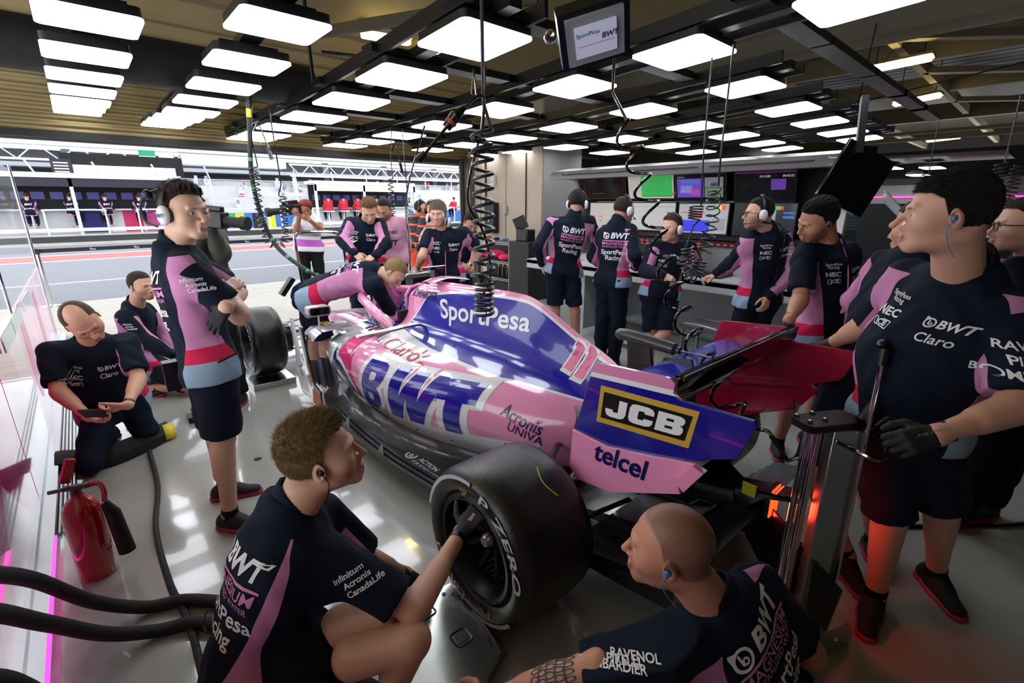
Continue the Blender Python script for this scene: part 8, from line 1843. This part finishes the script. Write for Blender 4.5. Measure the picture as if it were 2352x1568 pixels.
mb.M = M4(p['Rh'], c); mb.lathe([(r_, z_) for r_, z_ in prof], (0, -.005, .0), np.diag([.93, 1.06, 1.]), 36); hm_ = mb.build('helmet', mat('helmet_paint', 'E0398A', .15, coat=1.), p['root'], ang=0)
m = MATS['helmet_paint']; nt = m.node_tree; vo = nt.nodes.new('ShaderNodeTexVoronoi'); vo.inputs['Scale'].default_value = 9; tc = nt.nodes.new('ShaderNodeTexCoord'); nt.links.new(tc.outputs['Object'], vo.inputs['Vector']); cr = nt.nodes.new('ShaderNodeValToRGB'); cr.color_ramp.interpolation = 'CONSTANT'
for i, (p_, c_) in enumerate(((0, 'E8469A'), (.22, 'F2F2F4'), (.42, '1C9E58'), (.58, '1B1E7E'), (.78, 'D92A24'), (.9, 'F2F2F4'))):
    e = cr.color_ramp.elements[i] if i < 2 else cr.color_ramp.elements.new(p_); e.position = p_; e.color = (*hx(c_), 1)
nt.links.new(vo.outputs['Color'], cr.inputs['Fac']); nt.links.new(cr.outputs['Color'], nt.nodes['Principled BSDF'].inputs['Base Color'])
decal('printed_logo', text2d('Claro', .045, .015, 0, 'CENTER'), pw, p['root'], lambda u, v: c+p['Rh']@V(-.129*math.cos(u/.13-.4), .145*math.sin(-u/.13-.4*0)-.02, .02+v))
mb = MB(); mb.M = M4(p['Rh'], c); mb.grid([[(.131*math.sin(a_), .146*math.cos(a_)-.004, z_) for z_ in (-.03, .0, .035)] for a_ in np.linspace(-1.2, 1.2, 15)]); mb.build('visor', gm, hm_)
# people on the far pit wall
far0 = dict(hd=(0, 0, 1.98), nk=(0, .02, 1.80), pv=(0, -.02, 1.36), sl=(-.18, .02, 1.74), sr=(.18, .02, 1.74), el=(-.26, .14, 1.48), er=(.26, .14, 1.48), wl=(-.2, .36, 1.44), wr=(.2, .36, 1.44), hl=(-.09, -.02, 1.33), hr=(.09, -.02, 1.33), kl=(-.12, .38, 1.22), kr=(.12, .38, 1.22), al=(-.12, .28, .86), ar=(.12, .28, .86))
def farman(x, y, rz, tm, hair, label, grp, proto=[{}]):
    if tm not in proto[0]:
        q = person('person', label, far0, hair=hair, ho=dict(top=.01, side=.004), top='jacket', topmat=tm, h=.022, headh=.014, det=0, collar=0, sock=0, group=grp)
        if tm == 'team_jacket':
            c_ = q['nk']-q['up']*.16; put(q, text2d('BWT', .10, .04, .1, 'CENTER', .04), MATS['white_print'], c_, -q['fr']); put(q, text2d('SportPesa', .08, .02, 0, 'CENTER', .04), MATS['white_print'], c_-q['up']*.16, -q['fr'])
        proto[0][tm] = q['root']; r_ = q['root']
    else:
        r_ = copy_tree(proto[0][tm]); r_['label'] = label; r_['group'] = grp
    r_.location = (x, y, 0); r_.rotation_euler = (0, 0, rz)
for i, (x, rz) in enumerate(((-2.6, 0), (-1.4, 0), (-.1, -.5), (1.05, .2), (2.25, 0), (3.6, 0))): farman(x, 28.2, rz, 'team_jacket', 'brown', 'navy and pink jacketed person seated at the left pit wall stand, back turned', 'seated crew at the left pit stand')
for i, x in enumerate((11.0, 11.9, 12.8, 14.0, 19.8)): farman(x, 28.25, 0, 'red_shirt', 'dark', 'red shirted person at the white pit wall stand, back turned', 'red shirted crew at the middle pit stand')
